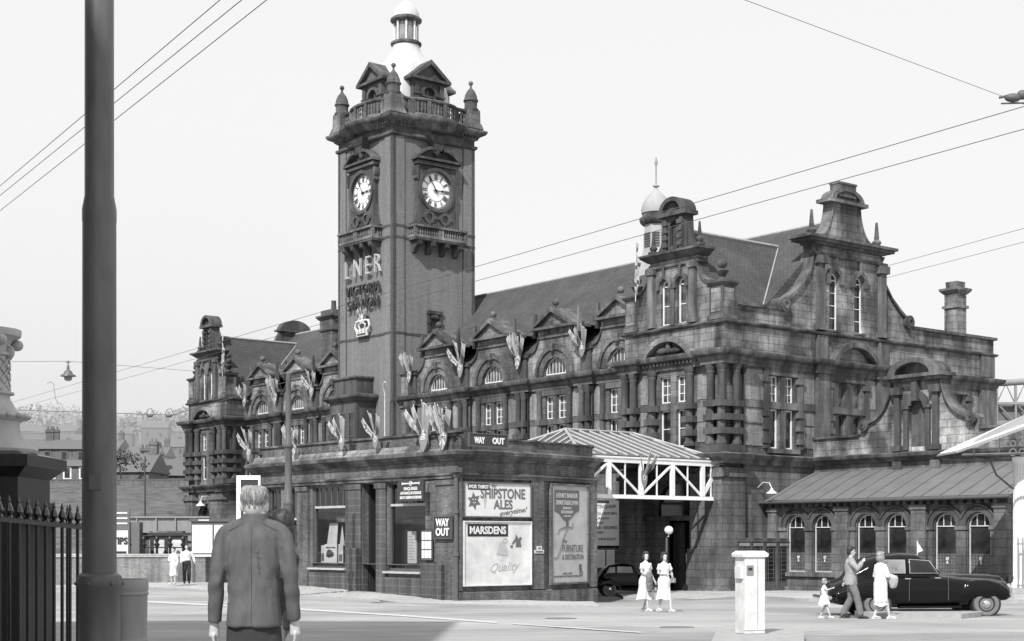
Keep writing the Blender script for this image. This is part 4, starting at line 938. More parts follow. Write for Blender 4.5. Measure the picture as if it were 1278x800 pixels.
fs_ = thing('flag_spray', 'small spray of flags fanned out above the white crown on the tower', 'flags', TO, ANG)
for i, a_ in enumerate((-.5, -.18, .16, .48)):
    m = MB(face(0)); b0 = Vector((0, -H - .2, 16.75)); d_ = Vector((math.sin(a_), -.1, math.cos(a_))); m.tube([b0, b0 + d_ * 1.05], .02, 5); pf_ = m.build('flagstaff', M['white_old'], fs_)
    m = MB(face(0)); t0 = b0 + d_ * 1.0
    vs = []
    for v in range(7):
        f = v / 6; p = t0.lerp(b0, f * .6)
        for u in range(3): vs.append(tuple(p + Vector((.09 * u * (1 if a_ > 0 else -1), -.03 * math.sin(u * 2 + f * 5) - .03, -.1 * u - .04 * f * u))))
    m.add(vs, []); 
    for v in range(6):
        for u in range(2): k = v * 3 + u; m.f.append([k, k + 1, k + 4, k + 3]); m.fm.append((u + v // 2 + i) % 3)
    m.build('flag', [M['cloth_white'], M['cloth_mid'], M['cloth_dark']], pf_)

# ------------------------------------------------------------------ booking hall with shops at the street corner
AE = math.atan2(-.7534, .6575); E0 = Vector((-2.17, 60., 0.))
EB = thing('booking_hall', 'single-storey brick shop block with a rounded corner and heavy cornice before the tower', 'building', E0, AE)
EI = (TR(*E0) @ Matrix.Rotation(AE, 4, 'Z')).inverted()
dB1 = Vector((.7836, .6213, 0)); dB2 = Vector((.614, .789, 0)); dB3 = Vector((-.05, .9987, 0))
Q1 = E0 + dB1 * 4.15; Q2 = Q1 + dB2 * 4.1; Q3 = Q2 + dB3 * .8
def eloc(p): q = EI @ p; return (q.x, q.y)
q0, q1, q2, q3 = (0, 0), eloc(Q1), eloc(Q2), eloc(Q3)
A1 = math.atan2(q1[1], q1[0]); A2 = math.atan2(q2[1] - q1[1], q2[0] - q1[0])
F1 = Matrix.Rotation(A1, 4, 'Z'); F2 = TR(*q1) @ Matrix.Rotation(A2, 4, 'Z')
plan_ = [(-15.6, 0), q0, q1, q2, q3]
# street front
HO = [rect(-10.37, -7.69, 1.33, 4.95), rect(-6.5, -5.42, .05, 4.95), rect(-4.66, -2.0, 1.25, 4.95), rect(-14.05, -13.0, .3, 4.95), rect(-12.3, -11.6, 2.1, 4.95)]
w = MB(); w.wall(rect(-15.6, 0, 1.5, 6.1), [[(u, max(z, 1.52)) for u, z in h] for h in HO], 0, .32); w.build('wall', M['brick_mid'], EB)
w = MB(); w.wall(rect(-15.6, 0, -1.5, 1.5), [rect(-10.37, -7.69, 1.33, 1.499), rect(-6.5, -5.42, -1., 1.499), rect(-4.66, -2.0, 1.25, 1.499), rect(-14.05, -13.0, -.3, 1.499)], -.02, .32)
w.box(-7.66, -6.52, -.1, -.023, -1.5, 4.9); w.box(-5.4, -4.7, -.1, -.023, -1.5, 4.9); w.box(-2.22, -1.24, -.16, -.023, -1.2, 1.62)
w.box(-7.72, -6.46, -.16, -.104, 4.72, 4.95); w.box(-5.46, -4.64, -.16, -.104, 4.72, 4.95)
w.box(-10.5, -7.6, -.12, -.024, -1.5, 1.1); w.box(-4.7, -2.3, -.13, -.024, -1.5, .98); w.build('tiled_dado', M['tile_glazed'], EB)
w = MB(); w.box(-1.98, -1.26, -.08, -.003, 1.64, 4.95); w.build('plastered_pier', M['stone'], EB)
w = MB(); w.box(-1.22, -.68, -.3, -.023, -1.3, 1.56); w.box(-7.1, -6.5, -.36, -.105, -.9, 2.2); w.build('stone_bollard_pier', M['tile_glazed'], EB)
w = MB(); w.box(-10.5, -7.6, -.22, -.003, 1.22, 1.3); w.box(-4.75, -2.2, -.24, -.003, 1.14, 1.22); w.build('window_sill', M['monument'], EB)
for (a, b) in ((-15.6, -14.7), (-11.5, -10.6), (-1.24, -.03)):
    w = MB(); w.box(a, b, -.12, -.003, -1.4, 4.95); w.box(a - .05, b + .02, -.18, -.121, 4.75, 4.95); w.build('pilaster', M['brick_mid'], EB)
# corner fronts
w = MB(F1); w.wall(rect(0, 4.15, -1.8, 6.1), [], 0, .1); w.M = F2; w.wall(rect(0, 4.1, -1.8, 6.1), [], 0, .1); w.M = Matrix()
w.add([(q2[0], q2[1], -1.8), (q3[0], q3[1], -1.8), (q3[0], q3[1], 6.1), (q2[0], q2[1], 6.1)], [(0, 1, 2, 3)])
w.add([(q3[0], q3[1], -1.8), (q3[0] - 6, q3[1] + 3.5, -1.8), (q3[0] - 6, q3[1] + 3.5, 6.1), (q3[0], q3[1], 6.1)], [(0, 1, 2, 3)])
w.add([(-15.6, 0, -1.5), (-15.6, 7, -1.5), (-15.6, 7, 6.1), (-15.6, 0, 6.1)], [(0, 1, 2, 3)]); w.build('corner_wall', M['brick_mid'], EB)
w = MB(); w.sweep([q0, q1, q2, q3], [(0, -1.8), (.14, -1.8), (.14, .42), (0, .48)]); w.build('plinth', M['brick_mid'], EB)
w = MB(F1)
for (a, b) in ((3.72, 4.4),): w.box(a, b, -.1, -.002, .5, 5.0)
w.M = F2; w.box(3.55, 4.15, -.12, -.002, .5, 5.05); w.M = F1; w.box(.0, .14, -.14, -.002, .5, 5.)
w.build('pilaster', M['brick_mid'], EB)
# entablature all round
w = MB(); w.sweep(plan_, [(0, 5.0), (.14, 5.0), (.14, 5.1), (.2, 5.14), (.2, 5.2), (0, 5.24)]); w.build('architrave', M['stone_trim'], EB)
w = MB(); w.sweep(plan_, [(0, 5.7), (.08, 5.71), (.1, 5.78), (.22, 5.84), (.26, 5.9), (.4, 5.95), (.42, 6.08), (.1, 6.16), (-.4, 6.16), (-.4, 5.7)]); w.build('cornice', M['stone_trim'], EB)
w = MB(); w.sweep([(-15.4, 0), (-.9, 0)], [(0, 6.14), (.2, 6.14), (.02, 6.42), (-.05, 6.42)]); w.build('weathering', M['stone_patchy'], EB)
w = MB(); w.sweep([(-15.3, .3), (.05, .3)] , [(0, 6.16), (.0, 6.86), (-.3, 6.86), (-.3, 6.16)]); w.sweep([(-.35, .0), (.1, .1), (F1 @ Vector((.9, .12, 0)))[:2], (F1 @ Vector((4.1, .12, 0)))[:2], (F2 @ Vector((4.1, .12, 0)))[:2], (q3[0] - .2, q3[1] + .2)], [(.0, 6.16), (.0, 6.6), (-.3, 6.6), (-.3, 6.16)])
w.box(-1.7, -.2, -.12, .3, 6.16, 6.68); w.build('parapet', M['brick_mid'], EB)
w = MB(); w.sweep([(-15.3, .3), (.05, .3)], [(.08, 6.861), (.08, 6.95), (-.36, 6.95), (-.36, 6.861)]); w.sweep([(F1 @ Vector((.0, .12, 0)))[:2], (F1 @ Vector((4.1, .12, 0)))[:2], (F2 @ Vector((4.1, .12, 0)))[:2], (q3[0] - .2, q3[1] + .2)], [(.08, 6.601), (.08, 6.67), (-.36, 6.67), (-.36, 6.601)]); w.box(-1.8, -.12, -.2, .22, 6.683, 6.78)
w.build('coping', M['stone_trim'], EB)
w = MB(); w.plan([(-15.5, .2), (0, .3), (F1 @ Vector((4.1, .3, 0)))[:2], (F2 @ Vector((4.0, .3, 0)))[:2], (q3[0] - 6, q3[1] + 3.4), (-15.5, 14)], 5.9, 6.05); w.build('roof', M['lead_grey'], EB)
# shop windows: frames, glass, what stands inside
def shopfront(u0, u1, z0, z1, zt, nm):
    f = MB(); c = (u0 + u1) / 2
    f.box(u0, u0 + .1, .1, .2, z0, z1); f.box(u1 - .1, u1, .1, .2, z0, z1); f.box(u0 + .1, u1 - .1, .1, .2, z0, z0 + .1); f.box(u0 + .1, u1 - .1, .1, .2, z1 - .08, z1)
    for i in range(1, nm): x = u0 + (u1 - u0) * i / nm; f.box(x - .025, x + .025, .12, .18, zt + .06, z1 - .08)
    o = f.build('window', M['frame_dark'], EB); t_ = MB(); t_.box(u0 + .1, u1 - .1, .06, .17, zt - .05, zt + .05); t_.build('transom', M['monument'], o)
    p = MB(); p.add([(u0 + .02, .148, z0 + .02), (u1 - .02, .148, z0 + .02), (u1 - .02, .148, z1 - .02), (u0 + .02, .148, z1 - .02)], [(0, 1, 2, 3)]); p.build('pane', M['glass_clear'], o)
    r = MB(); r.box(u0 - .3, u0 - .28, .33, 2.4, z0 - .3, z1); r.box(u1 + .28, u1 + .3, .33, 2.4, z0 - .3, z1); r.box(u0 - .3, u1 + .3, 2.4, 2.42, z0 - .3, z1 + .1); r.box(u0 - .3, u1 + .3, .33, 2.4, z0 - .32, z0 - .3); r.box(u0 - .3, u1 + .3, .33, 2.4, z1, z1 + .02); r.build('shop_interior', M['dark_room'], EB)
    return o
shopfront(-10.37, -7.69, 1.33, 4.95, 4.0, 6); shopfront(-4.66, -2.0, 1.25, 4.95, 4.0, 5)
for (a, b, z0, nm) in ((-12.3, -11.6, 2.1, 2), (-14.05, -13.0, .3, 3)): shopfront(a, b, z0, 4.95, 3.5, nm)
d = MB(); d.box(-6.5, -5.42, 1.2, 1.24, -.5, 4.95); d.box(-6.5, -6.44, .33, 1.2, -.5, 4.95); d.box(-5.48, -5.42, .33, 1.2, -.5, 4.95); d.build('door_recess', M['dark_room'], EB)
d = MB(); d.box(-6.3, -5.95, .7, .76, -.2, 3.6); d.box(-5.9, -5.48, .9, .94, -.1, 3.6); d.box(-6.45, -5.45, .8, .86, 3.6, 3.75); d.build('door', M['wood'], EB)
d = MB(); d.box(-14.0, -13.05, -.06, -.004 + .1, .3, 3.3); 
for z in (.5, 1.5, 2.4): d.box(-13.85, -13.2, -.09, -.062, z, z + .7)
d.build('door', M['wood'], EB)
# displays behind the glass
def item(name, label, cat, mb, mats, group=None): return tag(mb.build(name, mats, None, E0, AE), label, cat, group)
p = MB(); p.add([(-10.15, .5, 1.5), (-9.25, .5, 1.5), (-9.45, .75, 3.3), (-10.1, .75, 3.3)], [(0, 1, 2, 3)]); item('display_cloth', 'pale cloth drape hanging in the left shop window', 'cloth', p, M['paper_aged'])
p = MB(); p.box(-9.85, -8.9, .3, .33, 1.45, 2.35); p.mi = 1
p.prism([(-9.7, 1.8), (-9.5, 1.75), (-9.15, 1.82), (-9.1, 1.95), (-9.35, 2.08), (-9.55, 2.12), (-9.68, 2.0)], .28, .298); letters(p, 'TRAVEL BY TRAIN', -9.38, 2.2, .1, .285, width=.75, depth=.01)
item('travel_poster', 'white placard with a dark picture of an engine in the left shop window', 'poster', p, [M['paper'], M['ink']])
p = MB(); p.box(-10.22, -9.9, .36, .38, 1.5, 2.3); p.mi = 1; p.box(-10.18, -9.98, .345, .358, 1.6, 1.95); item('travel_poster', 'narrow placard at the left end of the left shop window', 'poster', p, [M['paper_aged'], M['ink_grey']])
p = MB(); p.box(-8.86, -8.5, .36, .38, 1.5, 2.35); p.mi = 1; p.box(-8.8, -8.55, .345, .358, 1.6, 1.9); item('travel_poster', 'narrow placard to the right of the engine picture in the left shop window', 'poster', p, [M['paper_aged'], M['ink_grey']])
p = MB(); p.add([(-9.1, .6, 2.3), (-8.7, .6, 2.3), (-8.9, .6, 3.2)], [(0, 1, 2)]); item('display_pennant', 'pale triangular pennant in the left shop window', 'pennant', p, M['paper_aged'])
p = MB(); p.box(-4.7, -3.1, .9, .98, 1.25, 3.4); p.mi = 1; p.box(-4.5, -3.2, .86, .9, 3.0, 3.3); item('inner_door', 'dark inner door seen through the right shop window', 'door', p, [M['wood'], M['sign_dark']])
p = MB(); p.box(-4.35, -3.75, .8, .86, 1.55, 2.9); p.mi = 1
for q in range(9): p.box(-4.27, -3.83 - .08 * (q % 3), .79, .798, 1.7 + q * .12, 1.73 + q * .12)
item('timetable_poster', 'tall white timetable on the inner door behind the right shop window', 'poster', p, [M['paper'], M['soft_ink']])
p = MB(); p.box(-9.7, -8.6, .8, .84, 3.3, 3.62); p.mi = 1; letters(p, 'TICKETS', -9.15, 3.43, .2, .785, depth=.01); item('ticket_sign', 'dark ticket sign hung inside the left shop window', 'sign', p, [M['sign_dark'], M['soft_ink']])
# notice frame on the pier
p = MB(); p.box(-2.06, -1.36, -.24, -.17, 1.72, 2.92); nbd = thing('notice_case', 'small glazed case of white notices on the pier beside the right shop window', 'notice case', E0, AE)
p.build('case', M['frame_dark'], nbd); p = MB()
for i in range(3):
    for j in range(3): p.box(-2.0 + i * .215, -1.82 + i * .215, -.26, -.242, 1.8 + j * .37, 2.12 + j * .37)
p.build('notice', M['paper'], nbd)
# hanging enquiry sign
hs_ = thing('enquiry_sign', 'dark enquiries and seat reservations sign hanging out over the right shop window', 'sign', E0, AE)
p = MB(); p.box(-3.1, -1.42, -.62, -.54, 4.12, 5.0); p.build('board', M['sign_dark'], hs_)
p = MB()
for u in (-2.9, -1.6): p.tube([(u, -.1, 5.08), (u, -.58, 5.08), (u, -.58, 5.0)], .02, 6)
p.build('bracket', M['black'], hs_)
p = MB()
for t_, z, sz, wd in (('ENQUIRIES', 4.62, .17, .9), ('ADVANCE BOOKINGS', 4.45, .15, 1.4), ('SEAT RESERVATIONS', 4.27, .15, 1.45)): letters(p, t_, -2.26, z, sz, -.635, width=wd, depth=.012, bold=.006)
p.ring(-2.26, 4.84, .07, .1, -.635, -.62, 0, 2 * PI, 16); p.box(-2.75, -1.77, -.64, -.622, 4.81, 4.87); p.prism([(-2.85, 4.9), (-2.7, 4.84), (-2.85, 4.78)], -.635, -.622); p.prism([(-1.67, 4.9), (-1.82, 4.84), (-1.67, 4.78)], -.635, -.622)
p.build('lettering', M['white_old'], hs_)
p = MB(); p.box(-3.45, -3.12, -.4, -.3, 4.1, 4.9); item('blind_box', 'dark box fixed behind the enquiry sign over the right shop window', 'box', p, M['sign_dark'])
# WAY OUT signs
def way_out(label, Fm, lines, u0, u1, z0, z1, y, size, board='sign_dark'):
    t_ = thing('way_out_sign', label, 'sign', E0, AE)
    p = MB(Fm); p.box(u0, u1, y, y + .1, z0, z1); p.build('board', M[board], t_)
    p = MB(Fm); p.box(u0 - .04, u1 + .04, y - .03, y + .05, z1, z1 + .04); p.box(u0 - .04, u1 + .04, y - .03, y + .05, z0 - .04, z0); p.box(u0 - .04, u0, y - .03, y + .05, z0, z1); p.box(u1, u1 + .04, y - .03, y + .05, z0, z1); p.build('frame', M['frame_dark'], t_)
    p = MB(Fm)
    for s_, u, z, wd in lines: letters(p, s_, u, z, size, y - .02, width=wd, depth=.018, bold=.012)
    p.build('lettering', M['white'], t_); return t_
way_out('long dark WAY OUT sign with white letters on the parapet at the corner', F1, [('WAY', .55, 6.5, .52), ('OUT', 1.5, 6.5, .6)], .05, 1.95, 6.28, 6.74, -.72, .34)
way_out('square WAY OUT sign on the brick pier left of the beer posters', Matrix(), [('WAY', -.66, 3.24, .86), ('OUT', -.66, 2.86, .86)], -1.2, -.1, 2.62, 3.46, -.24, .42)
tb = MB(); tb.tube([(-1.15, -.1, 3.3), (-1.15, -.16, 3.3)], .03, 6)
# drainpipe at the corner
dp = MB(); dp.tube([(.06, -.12, .0), (.06, -.12, 5.2)], .09, 8)
for z in (.05, 1.9, 3.6, 5.05): dp.lathe([(.13, z), (.13, z + .16)], .06, -.12, 10)
dp.box(-.05, .3, -.34, -.0, 5.22, 5.42); dp.lathe([(.12, 0), (.15, -.3), (.15, -1)], .06, -.12, 10); dp.build('drainpipe', M['frame_dark'], EB)
# posters on the corner walls
def poster(name, label, Fm, u0, u1, z0, z1, mat, fr='frame_dark', fw=.05):
    t_ = thing(name, label, 'poster', E0, AE)
    p = MB(Fm); p.box(u0 + fw, u1 - fw, -.13, -.05, z0 + fw, z1 - fw); p.build('sheet', M[mat], t_)
    p = MB(Fm); p.box(u0, u1, -.19, -.04, z1 - fw, z1); p.box(u0, u1, -.19, -.04, z0, z0 + fw); p.box(u0, u0 + fw, -.19, -.04, z0 + fw, z1 - fw); p.box(u1 - fw, u1, -.19, -.04, z0 + fw, z1 - fw); p.build('frame', M[fr], t_)
    return t_
Y_ = -.145
t_ = poster('beer_poster', 'wide white SHIPSTONE ALES poster on the corner wall', F1, .18, 3.68, 3.44, 4.88, 'paper')
p = MB(F1); p.box(.42, 1.5, Y_, Y_ + .012, 4.56, 4.8); p.build('title_panel', M['ink'], t_)
p = MB(F1); letters(p, 'IVOR THIRST', .96, 4.68, .2, Y_ - .012, width=1.0, bold=.008); p.build('white_lettering', M['paper'], t_)
p = MB(F1); letters(p, 'SHIPSTONE', 2.2, 4.42, .56, Y_, width=2.3, bold=.012); letters(p, 'ALES', 2.2, 3.98, .52, Y_, width=.98, bold=.012); p.build('lettering', M['ink_grey'], t_)
p = MB(F1); letters(p, 'for', 1.75, 4.74, .22, Y_, shear=.4); letters(p, 'everytime!', 2.75, 3.68, .3, Y_, width=1.45, shear=.5, rot=.14); p.build('script', M['ink_grey'], t_)
st_ = []
for i in range(12): a = PI / 2 + .15 + 2 * PI * i / 12; r = .36 if i % 2 == 0 else .19; st_.append((.72 + r * .95 * math.cos(a), 4.1 + r * math.sin(a)))
p = MB(F1); p.prism(st_, Y_, Y_ + .012); p.build('star', M['ink_grey'], t_)
p = MB(F1); p.disc(.66, 4.16, .025, Y_ - .012, Y_, 10); p.disc(.78, 4.16, .025, Y_ - .012, Y_, 10); p.ring(.72, 4.08, .06, .08, Y_ - .012, Y_, PI * 1.1, PI * 1.9, 8); p.build('star_face', M['paper'], t_)
p = MB(F1); p.prism([(1.18, 4.3), (1.36, 4.3), (1.3, 4.0), (1.28, 3.88), (1.32, 3.84), (1.22, 3.84), (1.26, 3.88), (1.24, 4.0)], Y_, Y_ + .01); p.build('glass_picture', M['soft_ink'], t_)
t_ = poster('beer_poster', 'large weathered MARSDENS poster under the Shipstone one', F1, .18, 3.68, .68, 3.3, 'paper_aged', 'white_old', .04)
p = MB(F1); p.box(.4, 2.45, Y_, Y_ + .01, 2.68, 3.18); p.build('title_panel', M['ink'], t_)
p = MB(F1); letters(p, 'MARSDENS', 1.42, 2.93, .42, Y_ - .01, width=1.85, bold=.014); p.build('white_lettering', M['paper'], t_)
p = MB(F1); p.prism([(1.85, 1.95), (2.45, 1.9), (2.42, 2.15), (2.3, 2.38), (2.2, 2.5), (2.08, 2.45), (1.92, 2.25)], Y_, Y_ + .01); p.ring(2.3, 2.52, .06, .12, Y_, Y_ + .01, 0, 2 * PI, 14); p.build('picture', M['soft_ink'], t_)
p = MB(F1); p.prism([(2.85, 2.25), (3.15, 2.25), (3.1, 2.5), (3.18, 2.62), (3.1, 2.66), (3.0, 2.58), (2.86, 2.78), (2.84, 2.62), (2.66, 2.4), (2.7, 2.34), (2.88, 2.5)], Y_, Y_ + .01); p.box(2.58, 2.7, Y_, Y_ + .01, 2.22, 2.32); p.build('figure_picture', M['ink_grey'], t_)
p = MB(F1); letters(p, 'Quality', 2.3, 1.4, .5, Y_, width=1.5, shear=.5, rot=.06); p.build('script', M['soft_ink'], t_)
t_ = poster('furniture_poster', 'tall pale grey HENRY BARKER furniture poster on the corner wall', F2, .7, 3.45, .66, 4.92, 'paper_mid', 'brick_mid', .08)
p = MB(F2); p.prism([(.98, 3.75), (1.3, 3.65), (1.6, 3.4), (1.8, 3.32), (1.95, 3.32), (2.2, 3.5), (2.5, 3.72), (2.75, 3.8), (2.75, 4.65), (.98, 4.65)], Y_, Y_ + .01); p.box(1.8, 1.98, Y_, Y_ + .01, 3.1, 3.32); p.build('plug_shape', M['ink_grey'], t_)
p = MB(F2)
for s_, z, sz, wd in (('HENRY BARKER', 4.42, .27, 1.55), ('SMART&BROWN', 4.12, .27, 1.6), ('Limited of', 3.9, .16, .6), ('NOTTINGHAM', 3.72, .17, .85), ('estab. 1904', 3.55, .1, .5)): letters(p, s_, 1.87, z, sz, Y_ - .01, width=wd, bold=.006)
p.build('white_lettering', M['paper_mid'], t_)
p = MB(F2)
for s_, z, sz, wd in (('for', 2.5, .2, .3), ('FURNITURE', 2.18, .44, 1.5), ('& DECORATION', 1.82, .32, 1.55)): letters(p, s_, 2.3 if s_ != 'for' else 1.75, z, sz, Y_, width=wd)
letters(p, 'ANGEL ROW', 1.9, 1.12, .1, Y_, width=.7); letters(p, 'MILTON STREET NOTTINGHAM TELEPHONE', 1.9, 1.0, .09, Y_, width=1.9)
p.ring(2.9, 1.12, .06, .13, Y_, Y_ + .01, 0, 2 * PI, 16); p.box(2.75, 2.95, Y_, Y_ + .01, 1.25, 1.5); p.build('lettering', M['ink_grey'], t_)
p = MB(F2); cur = [(.95, 1.75), (1.15, 1.8), (1.35, 2.05), (1.55, 2.5), (1.75, 2.85), (1.95, 3.1), (2.2, 3.05), (2.3, 3.25)]
cur = [(u, Y_ + .004, z) for u, z in cur]; p.tube(cur, .02, 6); p.tube([(1.2, Y_ + .004, 2.8), (1.3, Y_ + .004, 2.98), (1.6, Y_ + .004, 3.05), (1.85, Y_ + .004, 3.1)], .02, 6); p.build('cable_picture', M['ink_grey'], t_)
t_ = thing('no_waiting_notice', 'tiny white NO PARKING notice on the brick pier between the posters', 'notice', E0, AE)
p = MB(F1); p.box(3.86, 4.36, -.14, -.11, 1.98, 2.12); p.box(3.98, 4.24, -.14, -.11, 2.13, 2.28); p.build('plate', M['paper'], t_); p = MB(F1); letters(p, 'PARKING', 4.11, 2.05, .1, -.155, width=.4); letters(p, 'NO', 4.11, 2.2, .1, -.155); p.build('lettering', M['ink'], t_)

# ------------------------------------------------------------------ refreshment-room wing at the right
WG = thing('station_wing', 'low stone wing with curved shaped gable above a sloping lead awning roof and arched windows', 'building wing', (10.12, 72., 0.), ANG)
WY = 6.5; WX1 = 15.0; gc = 6.35
l_ = curve_in(gc - 1.4, 10.1, 3.3, 8.15); r_ = [(2 * gc - u, z) for u, z in l_]
w = MB(); w.wall([(.02, 6.7), (WX1, 6.7), (WX1, 7.6), (9.7, 7.6), (9.7, 8.15)] + list(reversed(r_)) + [(gc + 1.4, 10.3), (gc - 1.4, 10.3)] + l_ + [(3.0, 8.15), (3.0, 7.6), (.02, 7.6)], [arch(gc, 1.0, 6.95, 8.9)], WY, .22, back=WY + .5); w.build('parapet_wall', M['stone_wing'], WG)
w = MB(); w.prism(rect(gc - .5, gc + .5, 6.95, 9.4), WY + .2, WY + .26); w.ring(gc, 8.9, .34, .66, WY - .14, WY - .003, n=14)
for s_ in (-1, 1):
    w.box(gc + s_ * 1.08 - .15, gc + s_ * 1.08 + .15, WY - .2, WY - .003, 6.95, 9.8); w.box(gc + s_ * 1.08 - .27, gc + s_ * 1.08 + .27, WY - .33, WY - .004, 9.45, 9.8); w.box(gc + s_ * 1.08 - .27, gc + s_ * 1.08 + .27, WY - .33, WY - .004, 6.76, 7.0)
    w.box(gc + s_ * .62 - .13, gc + s_ * .62 + .13, WY - .14, WY - .004, 6.8, 8.85); w.box(gc + s_ * .62 - .18, gc + s_ * .62 + .18, WY - .2, WY - .005, 8.75, 8.9)
w.box(gc - .16, gc + .16, WY - .32, WY - .01, 9.1, 10.1)
w.build('niche', M['stone_dark'], WG)
w = MB(); w.box(gc - 1.5, gc + 1.5, WY - .3, WY + .6, 10.05, 10.2); w.box(gc - 1.65, gc + 1.65, WY - .5, WY + .7, 10.2, 10.36)
w.ring(gc, 10.36, .98, 1.38, WY - .5, WY + .7, n=18, sq=.55); w.prism([(gc + 1.0 * math.cos(PI * i / 12), 10.36 + .56 * math.sin(PI * i / 12)) for i in range(13)], WY - .05, WY + .5)
for pts in (l_, r_):
    for (a, b), (a2, b2) in zip(pts, pts[1:]): w.add([(a, WY - .2, b), (a2, WY - .2, b2), (a2, WY + .6, b2), (a, WY + .6, b), (a, WY - .2, b + .16), (a2, WY - .2, b2 + .16), (a2, WY + .6, b2 + .16), (a, WY + .6, b + .16)], [(0, 1, 2, 3), (4, 5, 6, 7), (0, 1, 5, 4), (3, 2, 6, 7), (0, 3, 7, 4), (1, 2, 6, 5)])
    u = pts[-1][0]; w.ring(u, 8.1, .0, .27, WY - .24, WY + .55, 0, 2 * PI, 18); w.ring(u, 8.1, .08, .16, WY - .28, WY - .24, 0, 2 * PI, 14)
w.box(.02, 2.95, WY - .12, WY + .6, 7.6, 7.72); w.box(9.75, WX1, WY - .12, WY + .6, 7.6, 7.72); w.build('gable_mouldings', M['stone_trim'], WG)
w = MB(); w.wall(rect(.02, WX1, 4.8, 6.7), [], WY, .1)
for u in (gc - 1.08, gc + 1.08): w.box(u - .25, u + .25, WY - .2, WY - .003, 5.8, 6.3)
w.build('wall', M['stone'], WG)
w = MB(); w.sweep([(.02, WY), (WX1, WY)], [(0, 6.28), (.12, 6.3), (.18, 6.42), (.4, 6.52), (.46, 6.66), (.1, 6.74), (0, 6.74)]); w.build('cornice', M['stone_trim'], WG)
w = MB(); w.box(.1, WX1, WY + .5, WY + 14, 6.3, 6.6); w.box(WX1 - .3, WX1, WY + .3, WY + 14, -1, 7.6); w.build('flat_roof', M['lead_grey'], WG)
# lean-to
LY = 3.0; LX0, LX1 = .06, 13.5
pf = [(LY - .35, 4.4), (LY + .2, 4.62), (LY + 1.0, 4.95), (LY + 2.0, 5.4), (WY, 5.95)]
w = MB()
vs = []; fs = []
for x in (LX0, LX1 + .3):
    vs += [(x, y, z) for y, z in pf] + [(x, y, z - .1) for y, z in pf]
for i in range(4): fs += [(i, i + 1, 10 + i + 1, 10 + i), (5 + i, 5 + i + 1, 15 + i + 1, 15 + i)]
fs += [(0, 5, 15, 10)]
w.add(vs, fs); lean = w.build('awning_roof', M['zinc'], WG)
w = MB(); x = LX0 + .35
while x < LX1: w.tube([(x + .0, y, z + .03) for y, z in pf], .03, 5); x += .98
w.build('roof_seams', M['zinc'], lean)
w = MB(); w.box(LX0 - .15, LX1 + .4, LY - .48, LY - .35, 4.28, 4.46); w.tube([(LX0 - .15, LY - .52, 4.36), (LX1 + .4, LY - .52, 4.36)], .07, 8); w.build('gutter', M['frame_dark'], WG)
WN = [1.95, 3.57, 6.12, 7.8, 10.4, 12.1]; ww = 1.12
w = MB(); w.wall(rect(LX0, LX1, -1.2, 4.3), [arch(c, ww, 1.02, 3.14) for c in WN], LY, .25)
w.add([(LX1, LY, -1.2), (LX1, WY, -1.2), (LX1, WY, 4.6), (LX1, LY, 4.6)], [(0, 1, 2, 3)]); w.build('arcade_wall', M['stone'], WG)
w = MB()
for c in WN: w.ring(c, 3.14, .6, .82, LY - .12, LY - .003, n=18); w.ring(c, 3.14, .86, .94, LY - .15, LY - .004, n=18)
w.build('arch_moulding', M['stone_dark'], WG)
w = MB()
for a, b in ((.3, .85), (4.45, 5.2), (8.72, 9.5), (12.95, 13.5)): w.box(a, b, LY - .22, LY - .003, -1., 4.1); w.box(a - .06, b + .06, LY - .28, LY - .004, 3.9, 4.1); w.box(a - .05, b + .05, LY - .3, LY - .004, -1., .7)
for a, b in ((.9, 1.32), (2.55, 2.98), (4.16, 4.42), (5.25, 5.52), (6.72, 7.2), (8.4, 8.7), (9.55, 9.8), (11.0, 11.5), (12.7, 12.92)): w.box(a, b, LY - .1, LY - .0035, .95, 3.0); w.box(a - .04, b + .04, LY - .16, LY - .0035, 2.98, 3.14)
w.box(LX0, LX1, LY - .14, LY - .0025, .8, .98); w.box(LX0, LX1, LY - .2, LY - .0025, -1.2, .3); w.build('pilaster', M['stone'], WG)
w = MB(); x = .4
while x < 13.4: w.box(x, x + .16, LY - .3, LY - .005, 4.12, 4.27); x += .42
w.build('eaves_brackets', M['stone_dark'], WG)
for c in WN: window(WG, c, LY + .12, 1.02, ww, 2.12, round_head=True, cols=1, rows=1, fm='white_old', fw=.036, lower=.92)
fb = MB()
for c in WN:
    for s_ in (-.19, .19): fb.box(c + s_ - .014, c + s_ + .014, LY + .13, LY + .17, 3.12, 3.62)
fb.build('fanlight_bars', M['white_old'], WG)
em = MB()
for c in WN: em.ring(c, 1.72, .035, .075, LY + .12, LY + .15, 0, 2 * PI, 10); em.box(c - .03, c + .03, LY + .12, LY + .15, 1.5, 1.62)
em.build('leaded_motif', M['white_old'], WG)

# ------------------------------------------------------------------ glazed entrance canopy
CN = thing('entrance_canopy', 'white-framed canopy with a hipped striped glass roof over the station entrance', 'canopy', (10.12, 72., 0.), ANG)
T = MB(RZ90); yA, yB = -9.6, 0.0; O_ = .32                       # the long lattice side looks right: wall depth y = -x
T.M = RZ90 @ TR(0, O_, 0)
T.box(yA, yB, -.06, .06, 6.05, 6.25); T.box(yA, yB, -.1, .1, 6.251, 6.33); T.box(yA, yB, -.06, .06, 4.48, 4.6); T.box(yA, yB, -.1, .1, 4.42, 4.479)
n_ = 4; L_ = 2.0; u = yB - 1.1
def bar(a, b, th=.055):
    (u0, z0), (u1, z1) = a, b; d = Vector((u1 - u0, z1 - z0)).normalized(); q = Vector((-d.y, d.x)) * th
    T.prism([(u0 - q.x, z0 - q.y), (u1 - q.x, z1 - q.y), (u1 + q.x, z1 + q.y), (u0 + q.x, z0 + q.y)], -.03, .03)
